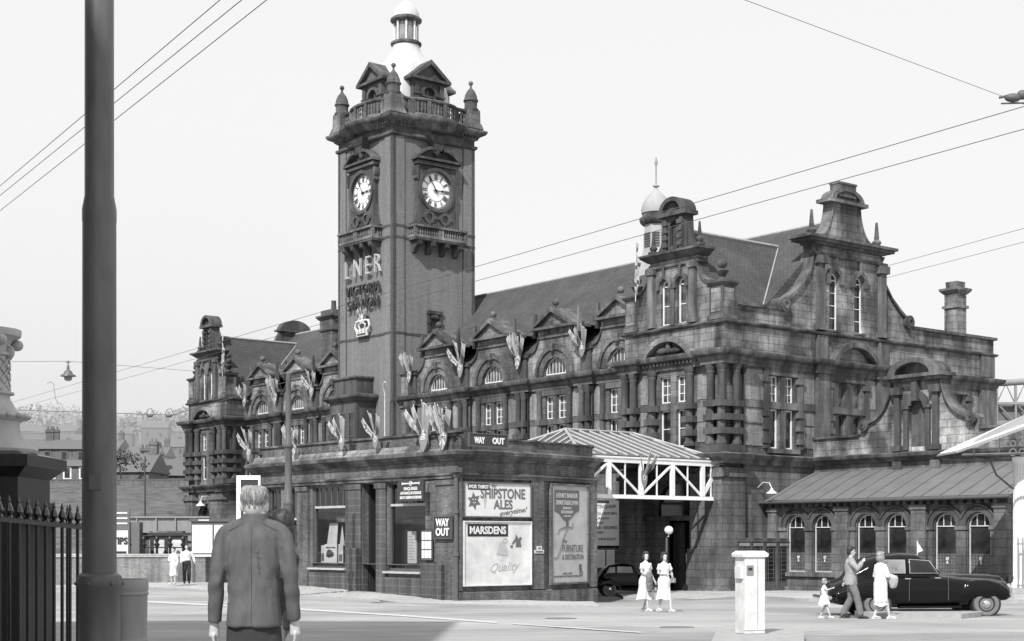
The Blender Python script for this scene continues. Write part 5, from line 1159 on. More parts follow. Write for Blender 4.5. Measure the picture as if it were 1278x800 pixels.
T.box(yB - .1, yB, -.07, .07, 4.6, 6.05); bar((yB - .12, 5.95), (yB - 1.1, 4.62), .1); T.box(yB - .56, yB - .5, -.025, .025, 4.6, 6.05)
k = 0
while u > yA:
    T.box(u - .11, u + .11, -.07, .07, 4.6, 6.05); u2 = u - L_
    T.box(u - L_ / 2 - .03, u - L_ / 2 + .03, -.025, .025, 4.6, 6.05)
    if k % 2 == 0: bar((u - .1, 4.65), (u2 + .1, 6.0))
    else: bar((u - .1, 6.0), (u2 + .1, 4.65))
    u = u2; k += 1
T.build('lattice_truss', M['white'], CN)
T = MB(RZ90 @ TR(0, 8.2, 0)); T.box(yA, yB, -.06, .06, 6.05, 6.3); T.box(yA, yB, -.06, .06, 4.45, 4.6); T.build('rear_beam', M['white_old'], CN)
# roof planes
ez, rz2 = 6.36, 7.75; x0_, x1_, xr = -8.3, -.22, -4.4; ya, yb_ = -8.9, -.02; ra, rb = -6.2, -1.8
V = [(x0_, ya, ez), (x1_, ya, ez), (x1_, yb_, ez), (x0_, yb_, ez), (xr, ra, rz2), (xr, rb, rz2)]
g = MB(); g.add(V, [(0, 1, 4), (1, 2, 5, 4), (2, 3, 5), (3, 0, 4, 5)]); glr = g.build('glass_roof', M['glass_roof'], CN)
g = MB()
def rib(a, b): g.tube([Vector(a) + Vector((0, 0, .04)), Vector(b) + Vector((0, 0, .04))], .045, 5)
y = ya + .25
while y < yb_ - .1:
    if y < ra: xt = x1_ + (xr - x1_) * (y - ya) / (ra - ya); zt = ez + (rz2 - ez) * (y - ya) / (ra - ya)
    elif y > rb: xt = x1_ + (xr - x1_) * (yb_ - y) / (yb_ - rb); zt = ez + (rz2 - ez) * (yb_ - y) / (yb_ - rb)
    else: xt, zt = xr, rz2
    rib((x1_, y, ez), (xt, y, zt)); rib((x0_, y, ez), (2 * xr - xt + (x0_ - (2 * xr - x1_)) * 0, y, zt)); y += .66
x = x1_ - .3
while x > x0_ + .2:
    f = min(1., abs(x - x1_) / abs(xr - x1_)) if x > xr else min(1., abs(x - x0_) / abs(xr - x0_))
    rib((x, ya, ez), (x, ya + (ra - ya) * f, ez + (rz2 - ez) * f)); rib((x, yb_, ez), (x, yb_ + (rb - yb_) * f, ez + (rz2 - ez) * f)); x -= .66
g.build('glazing_bars', M['monument'], glr)
g = MB()
for a, b in ((0, 4), (1, 4), (2, 5), (3, 5), (4, 5)): g.tube([Vector(V[a]) + Vector((0, 0, .07)), Vector(V[b]) + Vector((0, 0, .07))], .07, 6)
g.build('hip_flashing', M['lead_grey'], glr)

# ------------------------------------------------------------------ notices under the canopy
def M_item(name, label, cat, mb, mats): return tag(mb.build(name, mats, None, (10.12, 72., 0.), ANG), label, cat)
t_ = thing('excursion_bill', 'big white printed bill headed to NOTTINGHAM hanging under the canopy', 'bill', (10.12, 72., 0.), ANG)
p = MB(); p.box(-11.9, -8.15, .75, .82, 2.25, 4.6); p.build('sheet', M['paper'], t_)
p = MB()
for s_, z, sz, wd in (('to NOTTINGHAM', 4.32, .3, 2.2), ('BLACKPOOL  RETURN', 3.95, .22, 2.4), ('EXCURSION', 3.7, .16, 1.3), ('FROM', 3.45, .2, .5), ('BRIDLINGTON  SKEGNESS', 3.2, .22, 2.4), ('EVERY', 2.95, .18, .6), ('SUNDAY MONDAY', 2.6, .2, 2.3)): letters(p, s_, -9.75, z, sz, .735, width=wd * 1.15)
p.build('lettering', M['ink_grey'], t_)
t_ = thing('notice_board', 'low board with three white notices behind the small black car', 'notice board', (10.12, 72., 0.), ANG)
p = MB(); p.box(-11.6, -8.25, .72, .82, 1.0, 2.1); p.build('board', M['sign_dark'], t_)
for a in (-10.8, -9.85, -9.1):
    p = MB(); p.box(a, a + (.82 if a < -11 else .62), .69, .72, 1.08, 2.02); nb_ = p.build('notice', M['paper'], t_); p = MB()
    for q in range(6): p.box(a + .08, a + .5, .68, .689, 1.2 + q * .12, 1.22 + q * .12)
    p.build('print', M['soft_ink'], nb_)
# lamp standard with a white globe in front of the dark entrance
lp = spot(832, 663, 70.5); gz = ground(lp.x, lp.y)
t_ = thing('globe_lamp', 'lamp post with a round white globe in front of the dark station doorway', 'lamp post', (lp.x, lp.y, gz))
p = MB(); p.lathe([(.14, 0), (.14, .3), (.08, .4), (.06, 1.2), (.05, lp.z - gz - .3), (.09, lp.z - gz - .26)], 0, 0, 12); p.build('post', M['grey_paint'], t_)
p = MB(); p.ball((.1, 0, lp.z - gz + .05), .21, .21, .2, 16, 10); p.build('globe', M['white'], t_)
p = MB(); p.tube([(0, 0, lp.z - gz - .3), (.08, 0, lp.z - gz - .25), (.1, 0, lp.z - gz - .12)], .025, 6); p.build('bracket', M['white_old'], t_)

# ------------------------------------------------------------------ ground, pavements, kerbs, markings
g = MB()
xs = sorted(set([-3000, -1500, -800, -500, -350, -250, -180, -140, -110] + list(range(-90, 60, 2)) + [60, 75, 100, 150, 300, 800, 3000]))
ys = sorted(set([-400, -100, -40, -20] + list(range(-10, 130, 2)) + list(range(130, 240, 6)) + [250, 275, 300, 340, 380, 420, 460, 500, 540, 580, 620, 660, 720, 900, 1400, 3000]))
nx = len(xs); g.v = [Vector((x, y, land(x, y))) for y in ys for x in xs]
for j in range(len(ys) - 1):
    for i in range(nx - 1):
        cy = (ys[j] + ys[j + 1]) / 2; cx = (xs[i] + xs[i + 1]) / 2
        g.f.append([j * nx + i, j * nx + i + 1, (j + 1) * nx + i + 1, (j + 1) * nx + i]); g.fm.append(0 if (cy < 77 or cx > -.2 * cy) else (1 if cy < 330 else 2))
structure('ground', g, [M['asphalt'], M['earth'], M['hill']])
def resample(pts, n):
    pts = [Vector((p[0], p[1])) for p in pts]; L = [0]
    for a, b in zip(pts, pts[1:]): L.append(L[-1] + (b - a).length)
    out = []; k = 0
    for i in range(n):
        s = L[-1] * i / (n - 1)
        while k < len(L) - 2 and L[k + 1] < s: k += 1
        f = (s - L[k]) / max(1e-6, L[k + 1] - L[k]); out.append(pts[k].lerp(pts[k + 1], f))
    return out
def strip(name, inner, outer, h, mat, n=60, m=5, kerb=True):
    A, B = resample(inner, n), resample(outer, n); mb = MB(); kb = MB(); rows = []
    for a, b in zip(A, B):
        rows.append([a.lerp(b, j / m) for j in range(m + 1)])
    vs = [(p.x, p.y, ground(p.x, p.y) + h) for r in rows for p in r]; w = m + 1
    mb.add(vs, [(i * w + j, i * w + j + 1, (i + 1) * w + j + 1, (i + 1) * w + j) for i in range(n - 1) for j in range(m)])
    structure(name, mb, mat)
    if kerb:
        P = []
        for a, b in zip(A, B):
            d = (b - a).normalized() * .16; q = b + d
            P.append([(b.x, b.y, ground(b.x, b.y) + h + .006), (q.x, q.y, ground(q.x, q.y) + h - .004), (q.x, q.y, ground(q.x, q.y) - .06), (b.x, b.y, ground(b.x, b.y) - .06)])
        kb.add([p for r in P for p in r], [(i * 4 + k, i * 4 + k + 1, i * 4 + 5 + k, i * 4 + 4 + k) for i in range(n - 1) for k in range(3)] + [(0, 1, 2, 3), (n * 4 - 4, n * 4 - 3, n * 4 - 2, n * 4 - 1)])
        structure('kerb', kb, M['kerb'])
def gp(px, py): p = at(px, py); return (p.x, p.y)
eb = lambda u, v=.3: tuple((TR(*E0) @ Matrix.Rotation(AE, 4, 'Z') @ Vector((u, v, 0)))[:2])
strip('pavement', [(-40., 75.), gp(150, 726.5), gp(235, 727.5), eb(-16), eb(-8), eb(-.3), tuple((Q1 + Vector((-.2, .3, 0)))[:2]), tuple((Q2 + Vector((-.2, .2, 0)))[:2])],
      [(-38., 69.), gp(150, 732), gp(260, 737), gp(373, 744.5), gp(470, 750), gp(542, 755), gp(640, 757.5), gp(748, 758)], .055, M['paving'])
strip('pavement', [(5., 80.), (12., 80.), gp(1100, 737), gp(1278, 741), gp(1420, 742)], [gp(778, 748.5), gp(850, 749.5), gp(1000, 750.5), gp(1100, 752), gp(1278, 753), gp(1420, 755)], .12, M['paving'])
def slab(name, poly, h, mat):
    P = [gp(*p) for p in poly]; n = len(P); mb = MB()
    mb.add([(x, y, ground(x, y) + h) for x, y in P] + [(x, y, ground(x, y) - .1) for x, y in P], [tuple(range(n))] + [(i, (i + 1) % n, (i + 1) % n + n, i + n) for i in range(n)])
    structure(name, mb, mat)
slab('traffic_island', [(1068, 771), (1090, 772), (1200, 772.5), (1225, 770), (1225, 766), (1200, 764), (1080, 763.5), (1066, 766)], .13, M['kerb'])
slab('traffic_island', [(896, 792), (905, 789), (955, 787), (985, 789), (1001, 793), (1004, 799), (1003, 830), (880, 830), (890, 806)], .13, M['kerb'])
# white line along the carriageway, with worn gaps
def line_(pts, wpx):
    mb = MB(); pts = [p for p in pts]; n = 40; L = []
    R_ = resample(pts, n); vs = []
    for p in R_:
        a = gp(p[0], p[1] - wpx / 2); b = gp(p[0], p[1] + wpx / 2)
        vs += [(a[0], a[1], ground(*a) + .012), (b[0], b[1], ground(*b) + .012)]
    mb.add(vs, [(2 * i, 2 * i + 1, 2 * i + 3, 2 * i + 2) for i in range(n - 1)]); structure('road_marking', mb, M['marking'])
line_([(140, 749), (262, 755.3), (380, 761.2), (500, 768.5), (620, 777.5)], 1.9); line_([(640, 779), (720, 784.5), (800, 790)], 1.2)

# ------------------------------------------------------------------ building on the near side of the street, outside the picture (its shadow lies on the road)
NB = thing('street_building', 'brick commercial block on the near side of the street left of the viewer', 'building', (-17.5, 6., .8))
b_ = MB(); b_.box(-9, 8.3, -12, 10, -1, 20.4); b_.build('wall', M['brick_mid'], NB)
b_ = MB(); b_.add([(-9.3, -12.3, 20.6), (8.6, -12.3, 20.6), (8.6, 10.3, 20.6), (-9.3, 10.3, 20.6), (-.4, -6, 26.5), (-.4, 6.2, 26.5)], [(0, 1, 4), (1, 2, 5, 4), (2, 3, 5), (3, 0, 4, 5), (0, 1, 2, 3)]); b_.build('hipped_roof', M['slate'], NB)
b_ = MB(); b_.sweep([(-9, -12), (8.3, -12), (8.3, 10), (-9, 10)], [(0, 20.), (.25, 20.1), (.3, 20.5), (0, 20.58)], True); b_.box(-8.9, 8.2, -11.9, 9.9, 20.41, 20.5); b_.build('cornice', M['stone_trim'], NB)
for i in range(5):
    for z in (1.2, 5.2, 9.2, 13.2, 17.0): window(NB, 8.32, -8.5 + i * 4, z, 1.4, 2.3, fm='white_old', rz=PI / 2)

# ------------------------------------------------------------------ left background: bridge, cutting, houses, hill
def on(px, Y, dz=0): x = (px - CX_PX) / F_PX * Y; return x
wy = 71.8
BW = thing('bridge_wall', 'long pale brick wall with stone coping behind the couple on the pavement', 'wall', (on(120, wy), wy, 0))
L_ = on(262, wy) - on(60, wy)
x0 = on(60, wy) - on(120, wy); b_ = MB(); b_.box(x0 - 12, x0 + L_ + 1.5, 0, .35, -.5, 1.72); b_.build('brickwork', M['brick_pale'], BW)
b_ = MB(); b_.box(x0 - 12, x0 + L_ + 1.5, -.06, .42, 1.725, 1.88); b_.build('coping', M['paving'], BW)
# railing on the wall
ry = 72.6; RL = thing('wall_railing', 'low iron railing with knobbed posts above the pale brick wall', 'railing', (on(163, ry), ry, 1.5))
xe = on(232, ry) - on(163, ry)
b_ = MB()
for i in range(5): b_.lathe([(.07, 0), (.06, .7), (.13, .78), (.14, .85), (.06, .92), (.12, 1.05), (.1, 1.16), (.02, 1.24)], xe * i / 4.2, 0, 8)
b_.build('rail_post', M['black'], RL)
b_ = MB(); b_.tube([(0, 0, .35), (xe + .3, 0, .35)], .025, 5); b_.tube([(0, 0, .68), (xe + .3, 0, .68)], .03, 5); b_.build('rail', M['black'], RL)
HB = thing('poster_board', 'low dark board carrying three white bills behind the knobbed railing', 'poster board', (on(163, 73.3), 73.3, 1.2))
b_ = MB(); b_.box(.1, xe + .1, 0, .1, .2, 1.55); b_.box(0, xe + .3, -.1, .14, 1.56, 1.7); b_.build('board', M['sign_dark'], HB)
for i, (a, e) in enumerate(((.25, .95), (1.15, 1.65), (1.85, 2.55))): b_ = MB(); b_.box(a, e, -.03, -.002, .5, 1.35); b_.build('bill', M['paper_aged'], HB)
AB = thing('advertising_column', 'narrow standing poster panel with dark headings beside the tall pole', 'poster panel', (on(150, 72.4), 72.4, .4))
b_ = MB(); b_.box(-.6, .45, 0, .1, 0, 3.7); b_.box(.45, .9, .1, .8, 0, 3.0); b_.build('panel', M['ink_grey'], AB)
b_ = MB(); b_.box(-.5, .38, -.03, -.002, 1.35, 2.6); b_.build('bill', M['paper'], AB)
b_ = MB(); letters(b_, 'TIPS', 0., 2.1, .45, -.06, width=.75, bold=.02); b_.box(-.4, .3, -.05, -.031, 1.5, 1.6); b_.build('lettering', M['ink'], AB)
b_ = MB()
for z in (3.4, 3.15, 2.9): b_.box(-.45, .35, -.03, -.002, z, z + .08)
b_.build('heading', M['white_old'], AB)
HB = thing('hoarding', 'two-panel white notice hoarding behind the foreground man beyond the wall', 'hoarding', (on(240, 70.6), 70.6, 1.2))
b_ = MB(); b_.box(-.05, 3.4, 0, .12, .55, 2.2); b_.box(-.12, 3.5, -.06, .18, 2.2, 2.34); b_.box(0, .12, 0, .12, -.9, .55); b_.box(3.2, 3.32, 0, .12, -.9, .55); b_.build('frame', M['frame_dark'], HB)
for a, e in ((.0, .95), (1.03, 2.1), (2.2, 3.3)): b_ = MB(); b_.box(a, e, -.03, -.002, .72, 2.05); b_.build('notice', M['paper'], HB)
b_ = MB(); b_.box(0, 3.3, -.05, -.032, .56, .66); b_.box(.3, .8, -.08, -.061, 2.24, 2.3); b_.build('caption', M['white_old'], HB)
WF = thing('direction_board', 'tall white-framed board with dark openwork letters above the foreground man', 'board', (on(295, 69.), 69., .4))
b_ = MB(); b_.box(0, .2, 0, .15, 0, 5.1); b_.box(.2, 1.1, 0, .15, 4.9, 5.1); b_.box(.2, 1.1, 0, .15, 2.3, 3.15); b_.box(1.0, 1.1, 0, .15, 3.15, 4.9); b_.build('frame', M['white'], WF)
b_ = MB(); b_.box(.2, 1.0, .05, .1, 3.15, 4.9); b_.build('panel', M['sign_dark'], WF)
b_ = MB(); letters(b_, 'YN', .6, 4.1, 1.2, .0, width=.7, bold=.02); b_.build('lettering', M['white_old'], WF)
# plate-girder bridge parapet further back
gy = 92.; GB = thing('girder_parapet', 'riveted grey plate girder of a railway bridge beyond the railing', 'bridge parapet', (on(110, gy), gy, 2.))
xe = on(262, gy) - on(110, gy); b_ = MB(); b_.box(0, xe, 0, .08, .6, 1.9); b_.box(0, xe, -.15, .2, 1.9, 2.0); b_.box(0, xe, -.15, .2, .5, .6)
x = .6
while x < xe: b_.box(x, x + .08, -.12, -.001, .6, 1.9); x += 1.18
b_.box(0, xe, .01, .4, -6, .49); b_.build('girder', M['bin_paint'], GB)
b_ = MB(); b_.box(xe - 3.2, xe - 1.4, -1.5, -1.0, -2., .9); b_.box(xe - 3.3, xe - 1.3, -1.6, -.9, .9, 1.1); b_.build('parapet_end', M['brick_mid'], GB)
def house(px, Y, w, d, hw, hr, rz, label, n_win=2, storeys=2, light=False, stack=1, ridge_x=True, zoff=0.):
    x = on(px, Y); z = land(x, Y) + zoff
    t_ = thing('brick_house', label, 'house', (x, Y, z), rz)
    m = MB(); m.box(-w / 2, w / 2, 0, d, -3, hw)
    if not ridge_x: m.prism([(-w / 2, hw), (w / 2, hw), (0, hw + hr)], .01, d - .01)
    m.build('wall', M['far_wall'], t_)
    r = MB()
    if ridge_x: r.add([(-w / 2 - .2, -.3, hw), (w / 2 + .2, -.3, hw), (w / 2 + .2, d / 2, hw + hr), (-w / 2 - .2, d / 2, hw + hr), (-w / 2 - .2, d + .3, hw), (w / 2 + .2, d + .3, hw)], [(0, 1, 2, 3), (3, 2, 5, 4), (0, 3, 4), (1, 5, 2)])
    else: r.add([(-w / 2 - .2, -.2, hw - .1), (0, -.2, hw + hr + .1), (w / 2 + .2, -.2, hw - .1), (-w / 2 - .2, d, hw - .1), (0, d, hw + hr + .1), (w / 2 + .2, d, hw - .1)], [(0, 1, 4, 3), (1, 2, 5, 4)])
    rf_ = r.build('roof', M['far_roof'], t_)
    for i in range(stack):
        c = MB(); cx = (-w / 2 + .6 + (w - 1.2) * i / max(1, stack - 1)) if stack > 1 else w / 2 - .6
        zc = hw + hr * (1 if ridge_x else .6); c.box(cx - .5, cx + .5, d / 2 - .4, d / 2 + .4, zc - 1.2, zc + 1.4); c.box(cx - .6, cx + .6, d / 2 - .5, d / 2 + .5, zc + 1.0, zc + 1.15)
        for q in (-.25, .25): c.lathe([(.13, zc + 1.4), (.1, zc + 1.8)], cx + q, d / 2, 8)
        c.build('chimney', M['far_wall'], rf_)
    for s_ in range(storeys):
        for i in range(n_win):
            u = -w / 2 + w * (i + .5) / n_win; z0 = .9 + s_ * 2.9
            if z0 + 1.4 > hw: continue
            f = MB(); f.box(u - .5, u + .5, -.06, -.002, z0, z0 + 1.5); f.mi = 1; f.box(u - .3, u + .3, -.09, -.062, z0 + .18, z0 + 1.32); f.build('window', [M['white_old'] if light else M['far_roof'], M['glass']], t_)
    return t_
house(30, 205, 8, 8, 5.9, 1.7, .1, 'tall brick house with two chimneys beyond the railway at the far left', 3, 2, False, 2)
house(80, 200, 6.5, 8, 5.5, 1.5, .1, 'brick terrace house with a dark slate roof next to the tall pole', 3, 2, False, 2)
house(84, 178, 5.6, 5, 2.45, .9, .05, 'low brick cottage with three white-framed windows below the terrace', 3, 1, True, 0)
house(160, 176, 5, 7, 1.5, 2.4, -.1, 'small slate-roofed cottage just right of the tall pole beyond the embankment', 1, 1, False, 1, zoff=.2)
house(178, 180, 4.6, 8, 1.7, 2.6, .15, 'gable-ended brick cottage facing the railway with its chimney on the right', 0, 1, False, 1, False)
house(203, 184, 6.5, 7, 1.8, 2.2, .1, 'slate-roofed cottage with two chimneys right of the gabled cottage', 3, 1, False, 2)
house(228, 188, 5, 7, 1.4, 1.9, .1, 'low cottage half hidden by the station end', 2, 1, False, 1)
# retaining wall on top of the embankment
rw = thing('retaining_wall', 'low wall along the top of the grassy railway embankment', 'wall', (on(20, 166), 166, land(on(100, 166), 166)))
b_ = MB(); b_.box(0, 26, 0, .4, -2, .35); b_.build('brickwork', M['far_wall'], rw); b_ = MB(); b_.box(0, 26, -.05, .45, .353, .45); b_.build('coping', M['far_roof'], rw)
tp_ = spot(181, 570, 130); b_ = MB(); b_.tube([(0, 0, 0), (0, 0, 5.6)], [.09, .06], 6); tag(b_.build('telegraph_pole', M['wood'], None, (tp_.x, 130, land(tp_.x, 130))), 'thin distant pole standing on the railway embankment', 'pole')
# smoke haze lying over the valley between the near houses and the hill
hz = MB(); hz.box(-420, -36, 235, 700, -20, 75); hm_ = bpy.data.materials.new('valley_haze'); hm_.use_nodes = True; ht = hm_.node_tree; ht.nodes.clear()
ho = ht.nodes.new('ShaderNodeOutputMaterial'); hv = ht.nodes.new('ShaderNodeVolumeScatter'); hv.inputs['Density'].default_value = .0022; hv.inputs['Color'].default_value = (1, 1, 1, 1); ht.links.new(hv.outputs[0], ho.inputs['Volume'])
structure('haze', hz, hm_)
# scrub and trees on the far slope
def far_tree(name, label, px, Y, h, seed, mat, group, trunk=True):
    R = random.Random(seed); x = on(px, Y); z = land(x, Y)
    t_ = thing(name, label, 'tree', (x, Y, z), 0, group)
    k = MB(); k.tube([(0, 0, -.5), (R.uniform(-.1, .1) * h, 0, h * .55)], [h * .035, h * .015], 6); k.build('trunk', M['far_roof'], t_)
    c = MB(); lobes = [(R.gauss(0, .22) * h, R.gauss(0, .2) * h, h * R.uniform(.4, .85), h * R.uniform(.14, .24)) for _ in range(9)]
    for lx, ly, lz, lr in lobes:
        for _ in range(60):
            v = Vector((R.gauss(0, 1), R.gauss(0, 1), R.gauss(0, 1))).normalized() * lr * R.uniform(.5, 1.05); s_ = h * R.uniform(.018, .04)
            a = Vector((R.gauss(0, 1), R.gauss(0, 1), R.gauss(0, 1))).normalized() * s_; b = a.cross(Vector((R.gauss(0, 1), R.gauss(0, 1), R.gauss(0, 1)))).normalized() * s_
            p = Vector((lx, ly, lz)) + v; c.add([p - a, p + b, p + a, p - b], [(0, 1, 2, 3)])
    c.build('crown', mat, t_)
R_ = random.Random(4)
for i in range(26):
    px = -8 + i * 9.6 + R_.uniform(-3, 3); Y = R_.choice([430, 480, 540, 600, 635])
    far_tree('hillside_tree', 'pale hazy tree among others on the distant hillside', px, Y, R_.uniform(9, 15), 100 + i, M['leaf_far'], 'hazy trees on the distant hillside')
far_tree('dark_tree', 'darker round tree beside the cottages just right of the tall pole', 153, 172, 4.6, 55, M['earth'], None)
for i, (px, Y) in enumerate([(28, 520), (66, 560), (162, 500), (177, 570), (196, 520), (214, 590), (232, 510)]):
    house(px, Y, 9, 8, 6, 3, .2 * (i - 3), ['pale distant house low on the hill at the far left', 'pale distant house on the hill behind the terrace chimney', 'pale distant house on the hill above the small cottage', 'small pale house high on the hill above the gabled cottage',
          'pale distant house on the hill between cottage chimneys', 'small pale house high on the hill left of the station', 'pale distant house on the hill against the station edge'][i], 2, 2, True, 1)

R_ = random.Random(12)
for i in range(18):
    px, Y = 20 + i * 12.2 + R_.uniform(-4, 4), R_.choice([300, 340, 385, 420, 470])
    h_ = house(px, Y, R_.uniform(6, 11), 7, R_.uniform(4.5, 6.5), R_.uniform(1.8, 2.8), R_.uniform(-.6, .6), 'small hazy house in the rows climbing the distant hillside', 2, 2, False, 1)
    h_['group'] = 'hazy small houses on the distant hillside'

# ------------------------------------------------------------------ people
def solid(mb, mats, voxel, name='body', smooth=4, wrinkle=0., wscale=9., stretch=(1, 1, 1)):
    """one continuous surface grown over overlapping volumes"""
    me = mb.mesh(name, mats); ob = bpy.data.objects.new(name, me); COL.objects.link(ob)
    r = ob.modifiers.new('r', 'REMESH'); r.mode = 'VOXEL'; r.voxel_size = voxel; r.use_smooth_shade = True
    s = ob.modifiers.new('s', 'SMOOTH'); s.factor = .5; s.iterations = smooth
    out = bpy.data.meshes.new_from_object(ob.evaluated_get(bpy.context.evaluated_depsgraph_get()))
    bpy.data.objects.remove(ob); bpy.data.meshes.remove(me)
    out.materials.clear(); out.materials.append(mats)
    if wrinkle:
        for v in out.vertices:
            p = Vector((v.co.x * stretch[0], v.co.y * stretch[1], v.co.z * stretch[2])) * wscale
            n_ = noise.noise(p) + .5 * noise.noise(p * 2.1); n_ = 1 - abs(n_) * 2.2
            v.co += v.normal * wrinkle * n_
    for p in out.polygons: p.use_smooth = True
    out.name = name
    return out
JB = dict(head=(0, .01, 1.63), neck=(0, -.01, 1.46), chest=(0, 0, 1.28), waist=(0, 0, 1.08), pelvis=(0, 0, .95),
          shR=(.185, 0, 1.41), elR=(.24, -.02, 1.13), wrR=(.25, .06, .88), shL=(-.185, 0, 1.41), elL=(-.24, -.02, 1.13), wrL=(-.25, .06, .88),
          hipR=(.09, 0, .92), knR=(.1, .03, .5), anR=(.1, 0, .08), hipL=(-.09, 0, .92), knL=(-.1, .03, .5), anL=(-.1, 0, .08))
def hand(mb, wrist, elbow, k=1., side=1, curl=.5):
    w = Vector(wrist); d = (w - Vector(elbow)).normalized(); up = Vector((side * 1., 0, 0)); a = d.cross(Vector((0, 1, 0)));
    a = (Vector((0, 1, 0)) - d * d.y).normalized(); n = d.cross(a).normalized() * side      # a: across the palm (thumb side), n: palm normal
    pc = w + d * .045 * k
    mb.tube([w - d * .01, w + d * .03 * k, w + d * .085 * k], [.024 * k, .03 * k, .034 * k], 10, .62)
    for i, (o, L) in enumerate(((.026, .072), (.009, .082), (-.009, .076), (-.026, .06))):
        b = w + d * .08 * k + a * o * k; c1 = b + (d * .94 - n * .34 * curl) * L * .45 * k; c2 = c1 + (d * .75 - n * .7 * curl) * L * .33 * k; c3 = c2 + (d * .5 - n * .9 * curl) * L * .25 * k
        mb.tube([b - d * .02 * k, b, c1, c2, c3], [.0095 * k, .0098 * k, .009 * k, .0082 * k, .006 * k], 7)
    b = w + d * .03 * k + a * .026 * k; c1 = b + (d * .6 + a * .6 - n * .2) * .04 * k; c2 = c1 + (d * .85 + a * .2 - n * .25) * .032 * k
    mb.tube([b - a * .012 * k, b, c1, c2], [.012 * k, .013 * k, .0105 * k, .0075 * k], 7)
def face(mb, h, k, yaw=0.):
    R = Matrix.Rotation(yaw, 3, 'Z'); h = Vector(h)
    def P(x, y, z): return h + R @ Vector((x, y, z)) * k
    mb.ball(P(0, -.012, .025), .077 * k, .095 * k, .105 * k, 16, 12, R); mb.ball(P(0, .022, -.045), .058 * k, .066 * k, .075 * k, 14, 10, R)
    mb.tube([P(0, .085, .02), P(0, .106, -.02), P(0, .098, -.034)], [.008 * k, .014 * k, .012 * k], 8)
    for s_ in (-1, 1): mb.ball(P(s_ * .078, -.005, -.01), .01 * k, .02 * k, .032 * k, 8, 6, R)
    mb.ball(P(0, .082, -.058), .024 * k, .01 * k, .01 * k, 8, 6, R); mb.ball(P(0, .072, -.095), .024 * k, .018 * k, .018 * k, 8, 6, R); mb.ball(P(0, .07, .032), .05 * k, .02 * k, .01 * k, 8, 6, R)
    return P
